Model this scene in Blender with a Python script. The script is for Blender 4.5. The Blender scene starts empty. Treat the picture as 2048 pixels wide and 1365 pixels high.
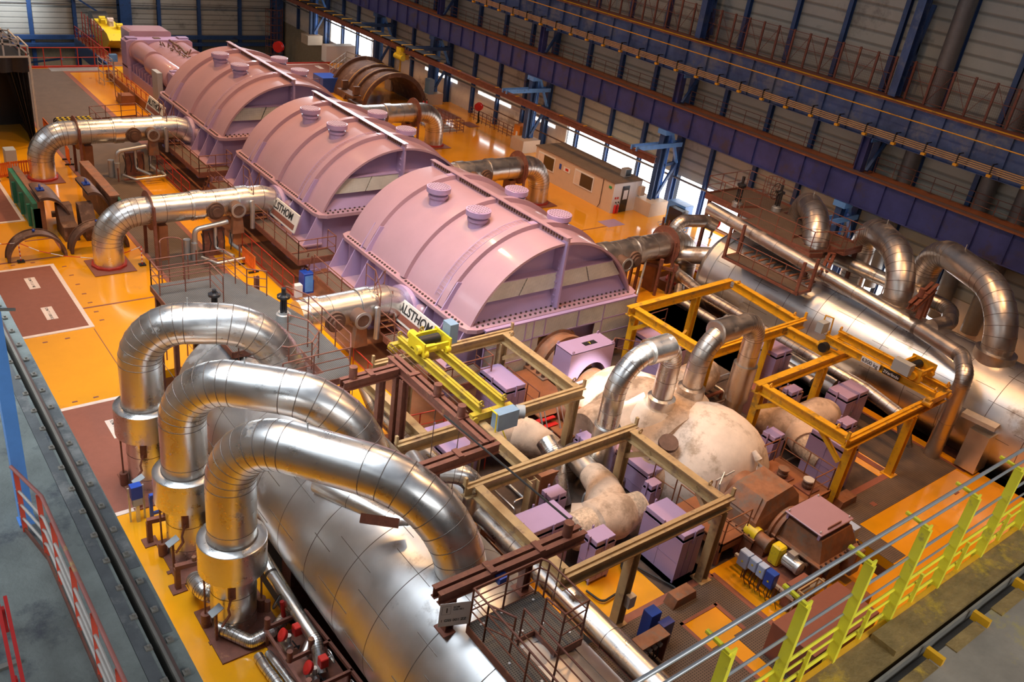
import bpy, bmesh, math, random
from math import sin, cos, pi, radians, sqrt, atan2, hypot
from mathutils import Vector as V, Matrix
random.seed(7)
S = bpy.context.scene
COL = S.collection
# ------------------------------------------------------------------ camera
cam_d = bpy.data.cameras.new('camera'); cam = bpy.data.objects.new('camera', cam_d); COL.objects.link(cam)
cam_d.sensor_width = 36.0; cam_d.lens = 1758.595/2048*36.0; cam_d.clip_end = 400; cam_d.clip_start = 0.1
RX = V((0.7878096, -0.6017399, 0.1313970)); RY = V((-0.1977651, -0.4491727, -0.8712823)); RZ = V((0.5833053, 0.6604188, -0.4728657))
m = Matrix((( RX.x, -RY.x, -RZ.x, 0), (RX.y, -RY.y, -RZ.y, 0), (RX.z, -RY.z, -RZ.z, 18.5), (0, 0, 0, 1)))
cam.matrix_world = m
S.camera = cam
S.view_settings.view_transform = 'Standard'; S.view_settings.look = 'None'; S.view_settings.gamma = 1
S.view_settings.use_curve_mapping = False; S.view_settings.exposure = 0.0
# ------------------------------------------------------------------ light
w = bpy.data.worlds.new('hall_air'); S.world = w; w.use_nodes = True
bg = w.node_tree.nodes['Background']; bg.inputs[0].default_value = (0.62, 0.66, 0.80, 1); bg.inputs[1].default_value = 0.24
def area(name, loc, target, sx, sy, power, col, spread=180):
    l = bpy.data.lights.new(name, 'AREA'); l.shape = 'RECTANGLE'; l.size = sx; l.size_y = sy; l.energy = power; l.color = col
    l.spread = radians(spread)
    o = bpy.data.objects.new(name, l); COL.objects.link(o); o.location = loc
    o.rotation_euler = (V(target)-V(loc)).to_track_quat('-Z', 'Y').to_euler(); return o
def spot(name, loc, target, power, col, deg, blend=0.4, size=0.3):
    l = bpy.data.lights.new(name, 'SPOT'); l.energy = power; l.color = col; l.spot_size = radians(deg); l.spot_blend = blend; l.shadow_soft_size = size
    o = bpy.data.objects.new(name, l); COL.objects.link(o); o.location = loc
    o.rotation_euler = (V(target)-V(loc)).to_track_quat('-Z', 'Y').to_euler(); return o
WARM = (1.0, 0.58, 0.27); COOL = (0.80, 0.89, 1.0)
# sodium high-bay lamps under the roof, in rows along the hall, shaded so they light the floor and not the upper walls
for i, (x, y, p) in enumerate([(8, 27, 500), (8, 44, 620), (8, 62, 700), (21, 10, 500), (21, 26, 1250), (21, 44, 1300), (21, 62, 1300),
                               (30, 8, 800), (30, 22, 850), (31, 40, 700), (31, 60, 700), (21, 80, 800), (31, 80, 500)]):
    area('high_bay_lamp', (x, y, 24.5), (x, y, 0), 1.4, 1.4, p, WARM if x < 30 else (1.0, 0.50, 0.20), 112)
# daylight: clerestory glazing high in the right wall, roof light strip and the left wall's glazing
area('clerestory_daylight', (43.4, 68, 17.5), (20, 62, 4), 52, 1.3, 9000, COOL, 120)
area('roof_light', (1, 20, 27), (8, 22, 0), 9, 34, 4200, COOL, 76)
area('left_glazing', (-5.5, 30, 15), (14, 30, 0), 50, 5, 2000, COOL)
spot('beam_through_rooflight', (14, 4, 26), (22.1, 19.2, 1.6), 170000, (1.0, 0.97, 0.93), 6.2, 0.35, 0.15)
area('near_fill', (7, -6.5, 19), (7, 5, 10), 14, 3, 750, (0.93, 0.96, 1.0), 140)  # added unseen fill behind the camera, brightens the near gallery and its railing
spot('wall_floodlight', (17, 90, 4), (16.8, 96, 1.2), 2600, COOL, 70, 0.9, 0.2)

# ------------------------------------------------------------------ materials
MAT = {}
def mat(name, col, rough=0.5, metal=0.0, var=0.0, vscale=3.0, dirt=None, dirt_amt=0.0, dirt_scale=1.2, bump=0.0, bscale=8.0,
        coat=0.0, rvar=0.0, emit=0.0, stretch=None, spec=0.5):
    m = bpy.data.materials.new(name); m.use_nodes = True; nt = m.node_tree; N = nt.nodes; L = nt.links
    b = N['Principled BSDF']; b.inputs['Roughness'].default_value = rough; b.inputs['Metallic'].default_value = metal
    b.inputs['Specular IOR Level'].default_value = spec
    if coat: b.inputs['Coat Weight'].default_value = coat; b.inputs['Coat Roughness'].default_value = 0.08
    c = (*col, 1)
    b.inputs['Base Color'].default_value = c
    geo = N.new('ShaderNodeNewGeometry'); mp = N.new('ShaderNodeMapping'); L.new(geo.outputs['Position'], mp.inputs['Vector'])
    if stretch: mp.inputs['Scale'].default_value = stretch
    out = None
    if var:
        n = N.new('ShaderNodeTexNoise'); n.inputs['Scale'].default_value = vscale; n.inputs['Detail'].default_value = 6; n.inputs['Roughness'].default_value = 0.65
        L.new(mp.outputs[0], n.inputs['Vector'])
        r = N.new('ShaderNodeMapRange'); r.inputs[1].default_value = 0.3; r.inputs[2].default_value = 0.7; r.inputs[3].default_value = 1-var; r.inputs[4].default_value = 1+var
        L.new(n.outputs['Fac'], r.inputs[0])
        mx = N.new('ShaderNodeVectorMath'); mx.operation = 'SCALE'; mx.inputs[0].default_value = col; L.new(r.outputs[0], mx.inputs['Scale'])
        out = mx.outputs[0]
        if rvar:
            r2 = N.new('ShaderNodeMapRange'); r2.inputs[1].default_value = 0.3; r2.inputs[2].default_value = 0.7; r2.inputs[3].default_value = rough-rvar; r2.inputs[4].default_value = rough+rvar
            L.new(n.outputs['Fac'], r2.inputs[0]); L.new(r2.outputs[0], b.inputs['Roughness'])
    if dirt is not None:
        n = N.new('ShaderNodeTexNoise'); n.inputs['Scale'].default_value = dirt_scale; n.inputs['Detail'].default_value = 9; n.inputs['Roughness'].default_value = 0.7
        L.new(mp.outputs[0], n.inputs['Vector'])
        r = N.new('ShaderNodeMapRange'); r.inputs[1].default_value = 0.62-0.25*dirt_amt; r.inputs[2].default_value = 0.70-0.15*dirt_amt
        L.new(n.outputs['Fac'], r.inputs[0])
        mx = N.new('ShaderNodeMix'); mx.data_type = 'RGBA'; mx.inputs['B'].default_value = (*dirt, 1)
        if out: L.new(out, mx.inputs['A'])
        else: mx.inputs['A'].default_value = c
        L.new(r.outputs[0], mx.inputs['Factor']); out = mx.outputs['Result']
        if metal > 0.5:
            r3 = N.new('ShaderNodeMapRange'); r3.inputs[3].default_value = metal; r3.inputs[4].default_value = 0.25
            L.new(r.outputs[0], r3.inputs[0]); L.new(r3.outputs[0], b.inputs['Metallic'])
    if out: L.new(out, b.inputs['Base Color'])
    if bump:
        n = N.new('ShaderNodeTexNoise'); n.inputs['Scale'].default_value = bscale; n.inputs['Detail'].default_value = 4
        L.new(mp.outputs[0], n.inputs['Vector'])
        bp = N.new('ShaderNodeBump'); bp.inputs['Strength'].default_value = bump; bp.inputs['Distance'].default_value = 0.02
        L.new(n.outputs['Fac'], bp.inputs['Height']); L.new(bp.outputs[0], b.inputs['Normal'])
    if emit: b.inputs['Emission Color'].default_value = c; b.inputs['Emission Strength'].default_value = emit
    MAT[name] = m; return m
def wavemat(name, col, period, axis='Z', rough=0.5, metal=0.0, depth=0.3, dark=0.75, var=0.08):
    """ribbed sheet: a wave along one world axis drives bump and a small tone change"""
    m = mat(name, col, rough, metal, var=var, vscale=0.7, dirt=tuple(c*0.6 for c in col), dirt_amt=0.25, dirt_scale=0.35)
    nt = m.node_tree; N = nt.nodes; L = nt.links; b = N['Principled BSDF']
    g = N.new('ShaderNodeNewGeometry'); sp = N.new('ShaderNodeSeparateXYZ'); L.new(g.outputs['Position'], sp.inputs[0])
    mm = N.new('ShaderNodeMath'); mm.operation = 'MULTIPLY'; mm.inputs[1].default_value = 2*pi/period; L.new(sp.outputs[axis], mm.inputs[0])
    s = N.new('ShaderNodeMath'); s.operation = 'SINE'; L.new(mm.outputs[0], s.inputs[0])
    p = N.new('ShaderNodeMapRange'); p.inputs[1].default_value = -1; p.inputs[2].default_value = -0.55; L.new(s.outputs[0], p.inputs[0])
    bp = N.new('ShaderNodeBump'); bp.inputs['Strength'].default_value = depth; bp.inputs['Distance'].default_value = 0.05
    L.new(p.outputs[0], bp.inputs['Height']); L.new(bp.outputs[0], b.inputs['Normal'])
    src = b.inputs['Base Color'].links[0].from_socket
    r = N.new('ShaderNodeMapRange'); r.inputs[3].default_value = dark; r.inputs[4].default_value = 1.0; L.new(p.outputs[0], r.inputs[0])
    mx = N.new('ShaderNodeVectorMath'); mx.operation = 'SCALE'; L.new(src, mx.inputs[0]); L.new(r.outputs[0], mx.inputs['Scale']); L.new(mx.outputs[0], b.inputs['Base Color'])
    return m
def gridmat(name, col, hole, px, py, duty=0.5, rough=0.6, metal=0.0, axes='XY'):
    """perforated or grated sheet: real holes drawn as dark cells of a fine grid"""
    m = mat(name, col, rough, metal, var=0.18, vscale=1.5); nt = m.node_tree; N = nt.nodes; L = nt.links; b = N['Principled BSDF']
    g = N.new('ShaderNodeNewGeometry'); sp = N.new('ShaderNodeSeparateXYZ'); L.new(g.outputs['Position'], sp.inputs[0])
    def cell(ax, per):
        d = N.new('ShaderNodeMath'); d.operation = 'DIVIDE'; d.inputs[1].default_value = per; L.new(sp.outputs[ax], d.inputs[0])
        f = N.new('ShaderNodeMath'); f.operation = 'FRACT'; L.new(d.outputs[0], f.inputs[0])
        c = N.new('ShaderNodeMath'); c.operation = 'LESS_THAN'; c.inputs[1].default_value = duty; L.new(f.outputs[0], c.inputs[0]); return c
    a = cell(axes[0], px); c2 = cell(axes[1], py)
    mu = N.new('ShaderNodeMath'); mu.operation = 'MULTIPLY'; L.new(a.outputs[0], mu.inputs[0]); L.new(c2.outputs[0], mu.inputs[1])
    src = b.inputs['Base Color'].links[0].from_socket
    mx = N.new('ShaderNodeMix'); mx.data_type = 'RGBA'; L.new(mu.outputs[0], mx.inputs['Factor']); L.new(src, mx.inputs['A']); mx.inputs['B'].default_value = (*hole, 1)
    L.new(mx.outputs['Result'], b.inputs['Base Color']); return m
mat('yellow_floor', (0.80, 0.34, 0.008), 0.15, var=0.06, vscale=0.5, bump=0.05, bscale=1.3, coat=0.6, dirt=(0.62, 0.26, 0.02), dirt_amt=0.06, dirt_scale=0.5)
mat('dark_deck', (0.075, 0.045, 0.03), 0.6, var=0.4, vscale=2.5)
mat('brown_cover', (0.25, 0.085, 0.055), 0.55, var=0.08, vscale=4)
mat('rust_floor', (0.24, 0.085, 0.032), 0.5, var=0.25, vscale=1.2)
mat('white_paint', (0.72, 0.60, 0.52), 0.6, var=0.08)
gridmat('grating', (0.13, 0.088, 0.062), (0.040, 0.027, 0.019), 0.085, 0.07, 0.55, 0.7)
gridmat('open_grating', (0.13, 0.125, 0.115), (0.03, 0.027, 0.025), 0.06, 0.05, 0.55, 0.5, 0.3)
mat('lilac', (0.40, 0.275, 0.43), 0.38, var=0.04, vscale=1.0, bump=0.03, bscale=2, coat=0.15)
mat('lilac_case', (0.42, 0.25, 0.285), 0.30, var=0.05, vscale=0.8, bump=0.04, bscale=1.0, coat=0.5)
mat('lilac_dark', (0.27, 0.19, 0.31), 0.5, var=0.05)
gridmat('lilac_vent', (0.40, 0.28, 0.40), (0.12, 0.08, 0.10), 0.14, 0.14, 0.55, 0.6)
gridmat('mesh_panel', (0.62, 0.60, 0.52), (0.26, 0.24, 0.19), 0.06, 0.06, 0.45, 0.6, axes='XZ')
mat('bolt_dark', (0.06, 0.035, 0.03), 0.6)
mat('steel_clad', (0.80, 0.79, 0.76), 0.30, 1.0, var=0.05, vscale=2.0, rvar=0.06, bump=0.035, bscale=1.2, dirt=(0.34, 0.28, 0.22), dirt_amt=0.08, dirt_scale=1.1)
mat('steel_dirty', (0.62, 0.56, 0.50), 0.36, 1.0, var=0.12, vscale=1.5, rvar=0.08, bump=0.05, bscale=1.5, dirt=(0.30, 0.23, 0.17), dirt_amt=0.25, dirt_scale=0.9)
mat('steel_drum', (0.70, 0.69, 0.67), 0.38, 1.0, var=0.10, vscale=0.8, rvar=0.08, bump=0.05, bscale=1.2, dirt=(0.34, 0.31, 0.28), dirt_amt=0.14, dirt_scale=0.5)
mat('seam', (0.16, 0.13, 0.11), 0.5, 0.6)
mat('galv', (0.55, 0.56, 0.55), 0.42, 0.8, var=0.1)
mat('insulation', (0.58, 0.42, 0.30), 0.85, var=0.18, vscale=1.6, bump=0.6, bscale=3.5, dirt=(0.30, 0.21, 0.14), dirt_amt=0.55, dirt_scale=0.9)
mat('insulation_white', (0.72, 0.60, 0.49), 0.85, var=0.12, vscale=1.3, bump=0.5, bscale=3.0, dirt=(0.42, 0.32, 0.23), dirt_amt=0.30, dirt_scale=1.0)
mat('wrap', (0.55, 0.42, 0.30), 0.6, 0.2, var=0.4, vscale=9, bump=1.0, bscale=9)
mat('rust_steel', (0.19, 0.065, 0.04), 0.55, var=0.22, vscale=5, dirt=(0.35, 0.16, 0.07), dirt_amt=0.15, dirt_scale=3)
mat('rust_cast', (0.27, 0.115, 0.055), 0.6, 0.15, var=0.28, vscale=2.5, bump=0.3, bscale=8, dirt=(0.19, 0.13, 0.095), dirt_amt=0.5, dirt_scale=1.4)
mat('oxide_ring', (0.14, 0.075, 0.05), 0.6, 0.3, var=0.3, vscale=2.2, bump=0.2, bscale=6, dirt=(0.30, 0.18, 0.12), dirt_amt=0.25, dirt_scale=1.3)
mat('red_rail', (0.42, 0.03, 0.015), 0.45)
mat('orange_plastic', (0.80, 0.16, 0.02), 0.5)
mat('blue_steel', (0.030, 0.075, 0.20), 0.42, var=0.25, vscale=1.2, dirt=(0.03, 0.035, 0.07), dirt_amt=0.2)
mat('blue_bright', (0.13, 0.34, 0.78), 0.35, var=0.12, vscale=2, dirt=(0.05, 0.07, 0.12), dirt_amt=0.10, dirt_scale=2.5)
mat('blue_beam', (0.045, 0.055, 0.20), 0.38, var=0.25, vscale=0.8, dirt=(0.06, 0.05, 0.09), dirt_amt=0.35, dirt_scale=0.6)
mat('blue_beam_worn', (0.06, 0.105, 0.25), 0.36, 0.3, var=0.35, vscale=0.8, dirt=(0.14, 0.17, 0.24), dirt_amt=0.45, dirt_scale=0.9)
mat('blue_box', (0.02, 0.07, 0.38), 0.35)
mat('grey_blue_box', (0.22, 0.33, 0.44), 0.4, var=0.06)
mat('pale_blue_box', (0.40, 0.50, 0.68), 0.45)
mat('grey_box', (0.36, 0.38, 0.38), 0.5)
mat('beige_beam', (0.42, 0.28, 0.13), 0.5, var=0.14, vscale=3, dirt=(0.24, 0.15, 0.09), dirt_amt=0.3, dirt_scale=2)
mat('yellow_beam', (0.72, 0.36, 0.012), 0.42, var=0.12, vscale=3, dirt=(0.34, 0.20, 0.04), dirt_amt=0.32, dirt_scale=2)
mat('yellow_bright', (0.78, 0.60, 0.02), 0.42, var=0.08, dirt=(0.4, 0.28, 0.05), dirt_amt=0.25, dirt_scale=3)
mat('lime_paint', (0.84, 0.74, 0.04), 0.42, var=0.08, dirt=(0.5, 0.42, 0.08), dirt_amt=0.15, dirt_scale=4)
mat('black', (0.012, 0.012, 0.013), 0.45)
mat('black_glossy', (0.02, 0.02, 0.022), 0.2, coat=0.3)
mat('dark_pit', (0.02, 0.014, 0.011), 0.8)
mat('concrete', (0.20, 0.225, 0.205), 0.85, var=0.22, vscale=1.8, bump=0.6, bscale=22, dirt=(0.09, 0.10, 0.11), dirt_amt=0.40, dirt_scale=1.4)
mat('concrete_warm', (0.24, 0.20, 0.15), 0.85, var=0.2, vscale=1.2, bump=0.3, bscale=10, dirt=(0.36, 0.28, 0.08), dirt_amt=0.25, dirt_scale=1.3)
mat('checker_worn', (0.26, 0.17, 0.06), 0.6, 0.2, var=0.3, vscale=3, bump=0.6, bscale=20, dirt=(0.55, 0.35, 0.04), dirt_amt=0.35, dirt_scale=1.8)
mat('rail_steel', (0.27, 0.25, 0.21), 0.5, 0.4, var=0.12)
mat('rail_head', (0.13, 0.08, 0.065), 0.5, 0.3)
mat('plate_dark', (0.13, 0.14, 0.14), 0.6, 0.3, var=0.2, dirt=(0.28, 0.28, 0.26), dirt_amt=0.4)
mat('olive_beam', (0.50, 0.36, 0.03), 0.45, var=0.15, vscale=3, dirt=(0.26, 0.17, 0.06), dirt_amt=0.3, dirt_scale=2)
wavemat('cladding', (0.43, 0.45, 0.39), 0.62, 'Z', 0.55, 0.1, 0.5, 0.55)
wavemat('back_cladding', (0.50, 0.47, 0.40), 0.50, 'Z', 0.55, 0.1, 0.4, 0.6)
mat('block_wall', (0.36, 0.30, 0.20), 0.9, var=0.12, vscale=6, bump=0.4, bscale=6)
mat('white_wall', (0.68, 0.62, 0.54), 0.7, var=0.06, dirt=(0.4, 0.34, 0.28), dirt_amt=0.2, dirt_scale=0.6)
mat('daylight', (0.93, 0.96, 1.0), 1.0, emit=5.5)
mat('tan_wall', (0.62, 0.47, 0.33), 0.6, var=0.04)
mat('roof_felt', (0.20, 0.15, 0.11), 0.8, var=0.15, vscale=1.5)
mat('glass_dark', (0.05, 0.035, 0.02), 0.08, coat=0.6)
mat('red', (0.55, 0.02, 0.015), 0.35)
mat('orange_red', (0.85, 0.10, 0.05), 0.5, var=0.08)
mat('faded_red', (0.42, 0.15, 0.12), 0.6, var=0.15, dirt=(0.55, 0.38, 0.12), dirt_amt=0.2, dirt_scale=2)
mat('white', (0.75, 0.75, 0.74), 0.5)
mat('green_sign', (0.03, 0.35, 0.12), 0.5)
mat('green_paint', (0.03, 0.20, 0.12), 0.45, var=0.2, dirt=(0.25, 0.20, 0.12), dirt_amt=0.2)
mat('orange_cabinet', (0.66, 0.22, 0.02), 0.45, var=0.06)
mat('tarp', (0.012, 0.009, 0.008), 0.35, bump=0.4, bscale=3)
mat('duct_grey', (0.19, 0.18, 0.17), 0.5, 0.4, var=0.1)
mat('pale_steel', (0.55, 0.50, 0.44), 0.5, 0.2, var=0.1)
mat('cable', (0.015, 0.015, 0.015), 0.6)
mat('ink', (0.02, 0.02, 0.02), 0.6)

# ------------------------------------------------------------------ mesh helpers
def orig(o):
    v = V((0, 0, 0))
    while o is not None: v += o.location; o = o.parent
    return v
class MB:
    def __init__(s): s.v = []; s.f = []; s.m = []; s.sm = []; s.mi = 0; s.sharp = []
    def add(s, vs, fs, smooth=False):
        b = len(s.v); s.v += [tuple(v) for v in vs]
        for f in fs: s.f.append(tuple(b+i for i in f)); s.m.append(s.mi); s.sm.append(smooth)
        return b
    def box(s, x0, x1, y0, y1, z0, z1, bev=0):
        if x0 > x1: x0, x1 = x1, x0
        if y0 > y1: y0, y1 = y1, y0
        if z0 > z1: z0, z1 = z1, z0
        if not bev:
            s.add([(x, y, z) for z in (z0, z1) for x, y in ((x0, y0), (x1, y0), (x1, y1), (x0, y1))],
                  [(3, 2, 1, 0), (4, 5, 6, 7), (0, 1, 5, 4), (1, 2, 6, 5), (2, 3, 7, 6), (3, 0, 4, 7)])
        else:
            b = bev; vs = []
            def ring(z, i):
                return [(x0+b+i*0, y0+i, z), (x1-b, y0+i, z), (x1-i, y0+b, z), (x1-i, y1-b, z), (x1-b, y1-i, z), (x0+b, y1-i, z), (x0+i, y1-b, z), (x0+i, y0+b, z)]
            rs = [ring(z0, b), ring(z0+b, 0), ring(z1-b, 0), ring(z1, b)]
            for r in rs: vs += r
            fs = [tuple(range(7, -1, -1)), tuple(range(24, 32))]
            for k in range(3):
                for i in range(8): j = (i+1) % 8; fs.append((k*8+i, k*8+j, k*8+8+j, k*8+8+i))
            s.add(vs, fs)
        return s
    def cbox(s, c, sz, rz=0.0, bev=0):
        b = len(s.v); s.box(-sz[0]/2, sz[0]/2, -sz[1]/2, sz[1]/2, -sz[2]/2, sz[2]/2, bev)
        R = Matrix.Rotation(rz, 3, 'Z')
        for i in range(b, len(s.v)): s.v[i] = tuple(R @ V(s.v[i]) + V(c))
        return s
    def bar(s, p0, p1, w, h=None, up=(0, 0, 1)):
        """rectangular bar from p0 to p1, w across, h along 'up'"""
        h = w if h is None else h; p0 = V(p0); p1 = V(p1); d = (p1-p0).normalized(); u = V(up)
        if abs(d.dot(u)) > 0.98: u = V((0, 1, 0))
        a = d.cross(u).normalized(); u = a.cross(d).normalized()
        vs = [p+a*sx*w/2+u*sy*h/2 for p in (p0, p1) for sx, sy in ((-1, -1), (1, -1), (1, 1), (-1, 1))]
        s.add(vs, [(3, 2, 1, 0), (4, 5, 6, 7), (0, 1, 5, 4), (1, 2, 6, 5), (2, 3, 7, 6), (3, 0, 4, 7)]); return s
    def ibeam(s, p0, p1, h, w, t=0.03, up=(0, 0, 1), stiff=0):
        p0 = V(p0); p1 = V(p1); d = (p1-p0).normalized(); u = V(up)
        if abs(d.dot(u)) > 0.98: u = V((0, 1, 0))
        a = d.cross(u).normalized(); u = a.cross(d).normalized()
        s.bar(p0+u*(h/2-t/2), p1+u*(h/2-t/2), w, t, u); s.bar(p0-u*(h/2-t/2), p1-u*(h/2-t/2), w, t, u); s.bar(p0, p1, t, h-2*t, u)
        if stiff:
            n = max(1, int((p1-p0).length/stiff))
            for i in range(n+1):
                q = p0+(p1-p0)*(i/n); q0 = q-d*0.012; s.bar(q0, q0+d*0.024, w*0.92, h-2*t, u)
        return s
    def ring(s, p, d, r, n, u=None):
        d = V(d).normalized(); u = V(u) if u is not None else (V((0, 0, 1)) if abs(d.z) < 0.9 else V((0, 1, 0)))
        a = d.cross(u).normalized(); u = a.cross(d)
        return [V(p)+(a*cos(2*pi*i/n)+u*sin(2*pi*i/n))*r for i in range(n)]
    def cyl(s, p0, p1, r0, r1=None, n=16, caps=True, smooth=True):
        r1 = r0 if r1 is None else r1; p0 = V(p0); p1 = V(p1); d = p1-p0
        vs = s.ring(p0, d, r0, n)+s.ring(p1, d, r1, n)
        s.add(vs, [(i, (i+1) % n, n+(i+1) % n, n+i) for i in range(n)], smooth)
        if caps:
            if r0 > 0: s.add(vs[:n], [tuple(range(n-1, -1, -1))])
            if r1 > 0: s.add(vs[n:], [tuple(range(n))])
        return s
    def lathe(s, p, d, prof, n=24, smooth=True, a0=0.0, a1=2*pi, caps=True):
        """prof: list of (along, radius) around the axis d from p"""
        p = V(p); d = V(d).normalized(); full = abs(a1-a0-2*pi) < 1e-6
        u = V((0, 0, 1)) if abs(d.z) < 0.9 else V((0, 1, 0)); a = d.cross(u).normalized(); u = a.cross(d)
        k = n if full else n+1; vs = []
        for t, r in prof:
            for i in range(k):
                an = a0+(a1-a0)*i/n; vs.append(p+d*t+(a*cos(an)+u*sin(an))*r)
        fs = []
        for j in range(len(prof)-1):
            for i in range(n): i2 = (i+1) % k if full else i+1; fs.append((j*k+i, j*k+i2, (j+1)*k+i2, (j+1)*k+i))
        s.add(vs, fs, smooth)
        if full and caps:
            if prof[0][1] > 1e-4: s.add(vs[:k], [tuple(range(k-1, -1, -1))])
            if prof[-1][1] > 1e-4: s.add(vs[-k:], [tuple(range(k))])
        return s
    def sphere(s, c, r, n=16, sc=(1, 1, 1)):
        m = n//2; vs = []
        for j in range(m+1):
            for i in range(n):
                th = pi*j/m; ph = 2*pi*i/n; vs.append((c[0]+r*sc[0]*sin(th)*cos(ph), c[1]+r*sc[1]*sin(th)*sin(ph), c[2]+r*sc[2]*cos(th)))
        s.add(vs, [(j*n+i, (j+1)*n+i, (j+1)*n+(i+1) % n, j*n+(i+1) % n) for j in range(m) for i in range(n)], True); return s
    def tube(s, pts, r, n=8, caps=True, smooth=True):
        """sweep with mitred joints"""
        pts = [V(p) for p in pts]; k = len(pts); rr = r if isinstance(r, (list, tuple)) else [r]*k
        dirs = [(pts[i+1]-pts[i]).normalized() for i in range(k-1)]
        d = dirs[0]; u = V((0, 0, 1)) if abs(d.z) < 0.9 else V((0, 1, 0)); a = d.cross(u).normalized(); u = a.cross(d)
        vs = []
        for i in range(k):
            if i == 0: t = dirs[0]
            elif i == k-1: t = dirs[-1]
            else: t = (dirs[i-1]+dirs[i]).normalized()
            if i > 0:
                q = dirs[i-1].rotation_difference(dirs[min(i, k-2)]) if i < k-1 else None
            ring = []
            base = dirs[i-1] if i > 0 else dirs[0]
            den = t.dot(base)
            for j in range(n):
                off = (a*cos(2*pi*j/n)+u*sin(2*pi*j/n))*rr[i]
                off = off-base*(off.dot(t)/den if abs(den) > 0.6 else 0)
                ring.append(pts[i]+off)
            vs += ring
            if 0 < i < k-1 and q is not None: a = q @ a; u = q @ u
        b = s.add(vs, [(i*n+j, i*n+(j+1) % n, (i+1)*n+(j+1) % n, (i+1)*n+j) for i in range(k-1) for j in range(n)], smooth)
        if caps: s.add(vs[:n], [tuple(range(n-1, -1, -1))]); s.add(vs[-n:], [tuple(range(n))])
        return b
    def prism(s, poly, axis, a0, a1, smooth=False):
        """poly of 2D points extruded along an axis ('X': (y,z), 'Y': (x,z), 'Z': (x,y))"""
        def P(p, t): return {'X': (t, p[0], p[1]), 'Y': (p[0], t, p[1]), 'Z': (p[0], p[1], t)}[axis]
        n = len(poly); vs = [P(p, a0) for p in poly]+[P(p, a1) for p in poly]
        s.add(vs, [(i, (i+1) % n, n+(i+1) % n, n+i) for i in range(n)], smooth)
        s.add(vs, [tuple(range(n-1, -1, -1)), tuple(range(n, 2*n))]); return s
    def quad(s, a, b, c, d): s.add([a, b, c, d], [(0, 1, 2, 3)]); return s
    def build(s, name, mats, parent=None, loc=None, **tags):
        if isinstance(mats, str): mats = [mats]
        me = bpy.data.meshes.new(name); o = bpy.data.objects.new(name, me); COL.objects.link(o)
        if loc is not None: o.location = loc
        if parent is not None: o.parent = parent
        L = orig(o)
        me.from_pydata([(v[0]-L.x, v[1]-L.y, v[2]-L.z) for v in s.v], [], s.f)
        for mm in mats: me.materials.append(MAT[mm])
        me.polygons.foreach_set('material_index', s.m); me.polygons.foreach_set('use_smooth', s.sm)
        me.update()
        bm = bmesh.new(); bm.from_mesh(me); bmesh.ops.recalc_face_normals(bm, faces=bm.faces)
        for e in bm.edges:
            if len(e.link_faces) == 2 and e.calc_face_angle(0) > 0.7: e.smooth = False
        bm.to_mesh(me); bm.free()
        for k, v in tags.items(): o[k] = v
        return o
def thing(name, label, cat, loc=(0, 0, 0), group=None):
    o = bpy.data.objects.new(name, None); COL.objects.link(o); o.location = loc; o.empty_display_size = 0.2
    o['label'] = label; o['category'] = cat
    if group: o['group'] = group
    return o
def tag(o, label, cat, group=None):
    o['label'] = label; o['category'] = cat
    if group: o['group'] = group
    return o
def copy_tree(o, loc=None, label=None, rz=None, parent=None):
    c = o.copy(); COL.objects.link(c); c.parent = parent
    if loc is not None: c.location = loc
    if rz is not None: c.rotation_euler = (0, 0, rz)
    if label: c['label'] = label
    for ch in list(o.children): copy_tree(ch, parent=c)
    return c
def struct(mb, name, mats, **k):
    o = mb.build(name, mats, **k); o['kind'] = 'structure'; return o
def arc(c, r, a0, a1, n, plane='XZ'):
    out = []
    for i in range(n+1):
        a = a0+(a1-a0)*i/n
        out.append((c[0]+r*cos(a), c[1], c[2]+r*sin(a)) if plane == 'XZ' else (c[0]+r*cos(a), c[1]+r*sin(a), c[2]))
    return out
def fillet(pts, r, n=8):
    """polyline with rounded corners"""
    pts = [V(p) for p in pts]; rs = r if isinstance(r, (list, tuple)) else [r]*(len(pts)-2); out = [pts[0]]
    for i in range(1, len(pts)-1):
        p, a, b = pts[i], (pts[i-1]-pts[i]).normalized(), (pts[i+1]-pts[i]).normalized()
        ang = a.angle(b); rr = rs[i-1]
        if ang > pi-0.05 or rr <= 0: out.append(p); continue
        t = min(rr/math.tan(ang/2), 0.49*(pts[i-1]-p).length if i > 1 else 0.98*(pts[i-1]-p).length, 0.98*(pts[i+1]-p).length)
        rr = t*math.tan(ang/2); c = p+(a+b).normalized()*(rr/sin(ang/2)); s0 = p+a*t-c; s1 = p+b*t-c
        tot = s0.angle(s1); ax = s0.cross(s1).normalized()
        for k in range(n+1): out.append(c+Matrix.Rotation(tot*k/n, 3, ax) @ s0)
    out.append(pts[-1]); return out
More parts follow.
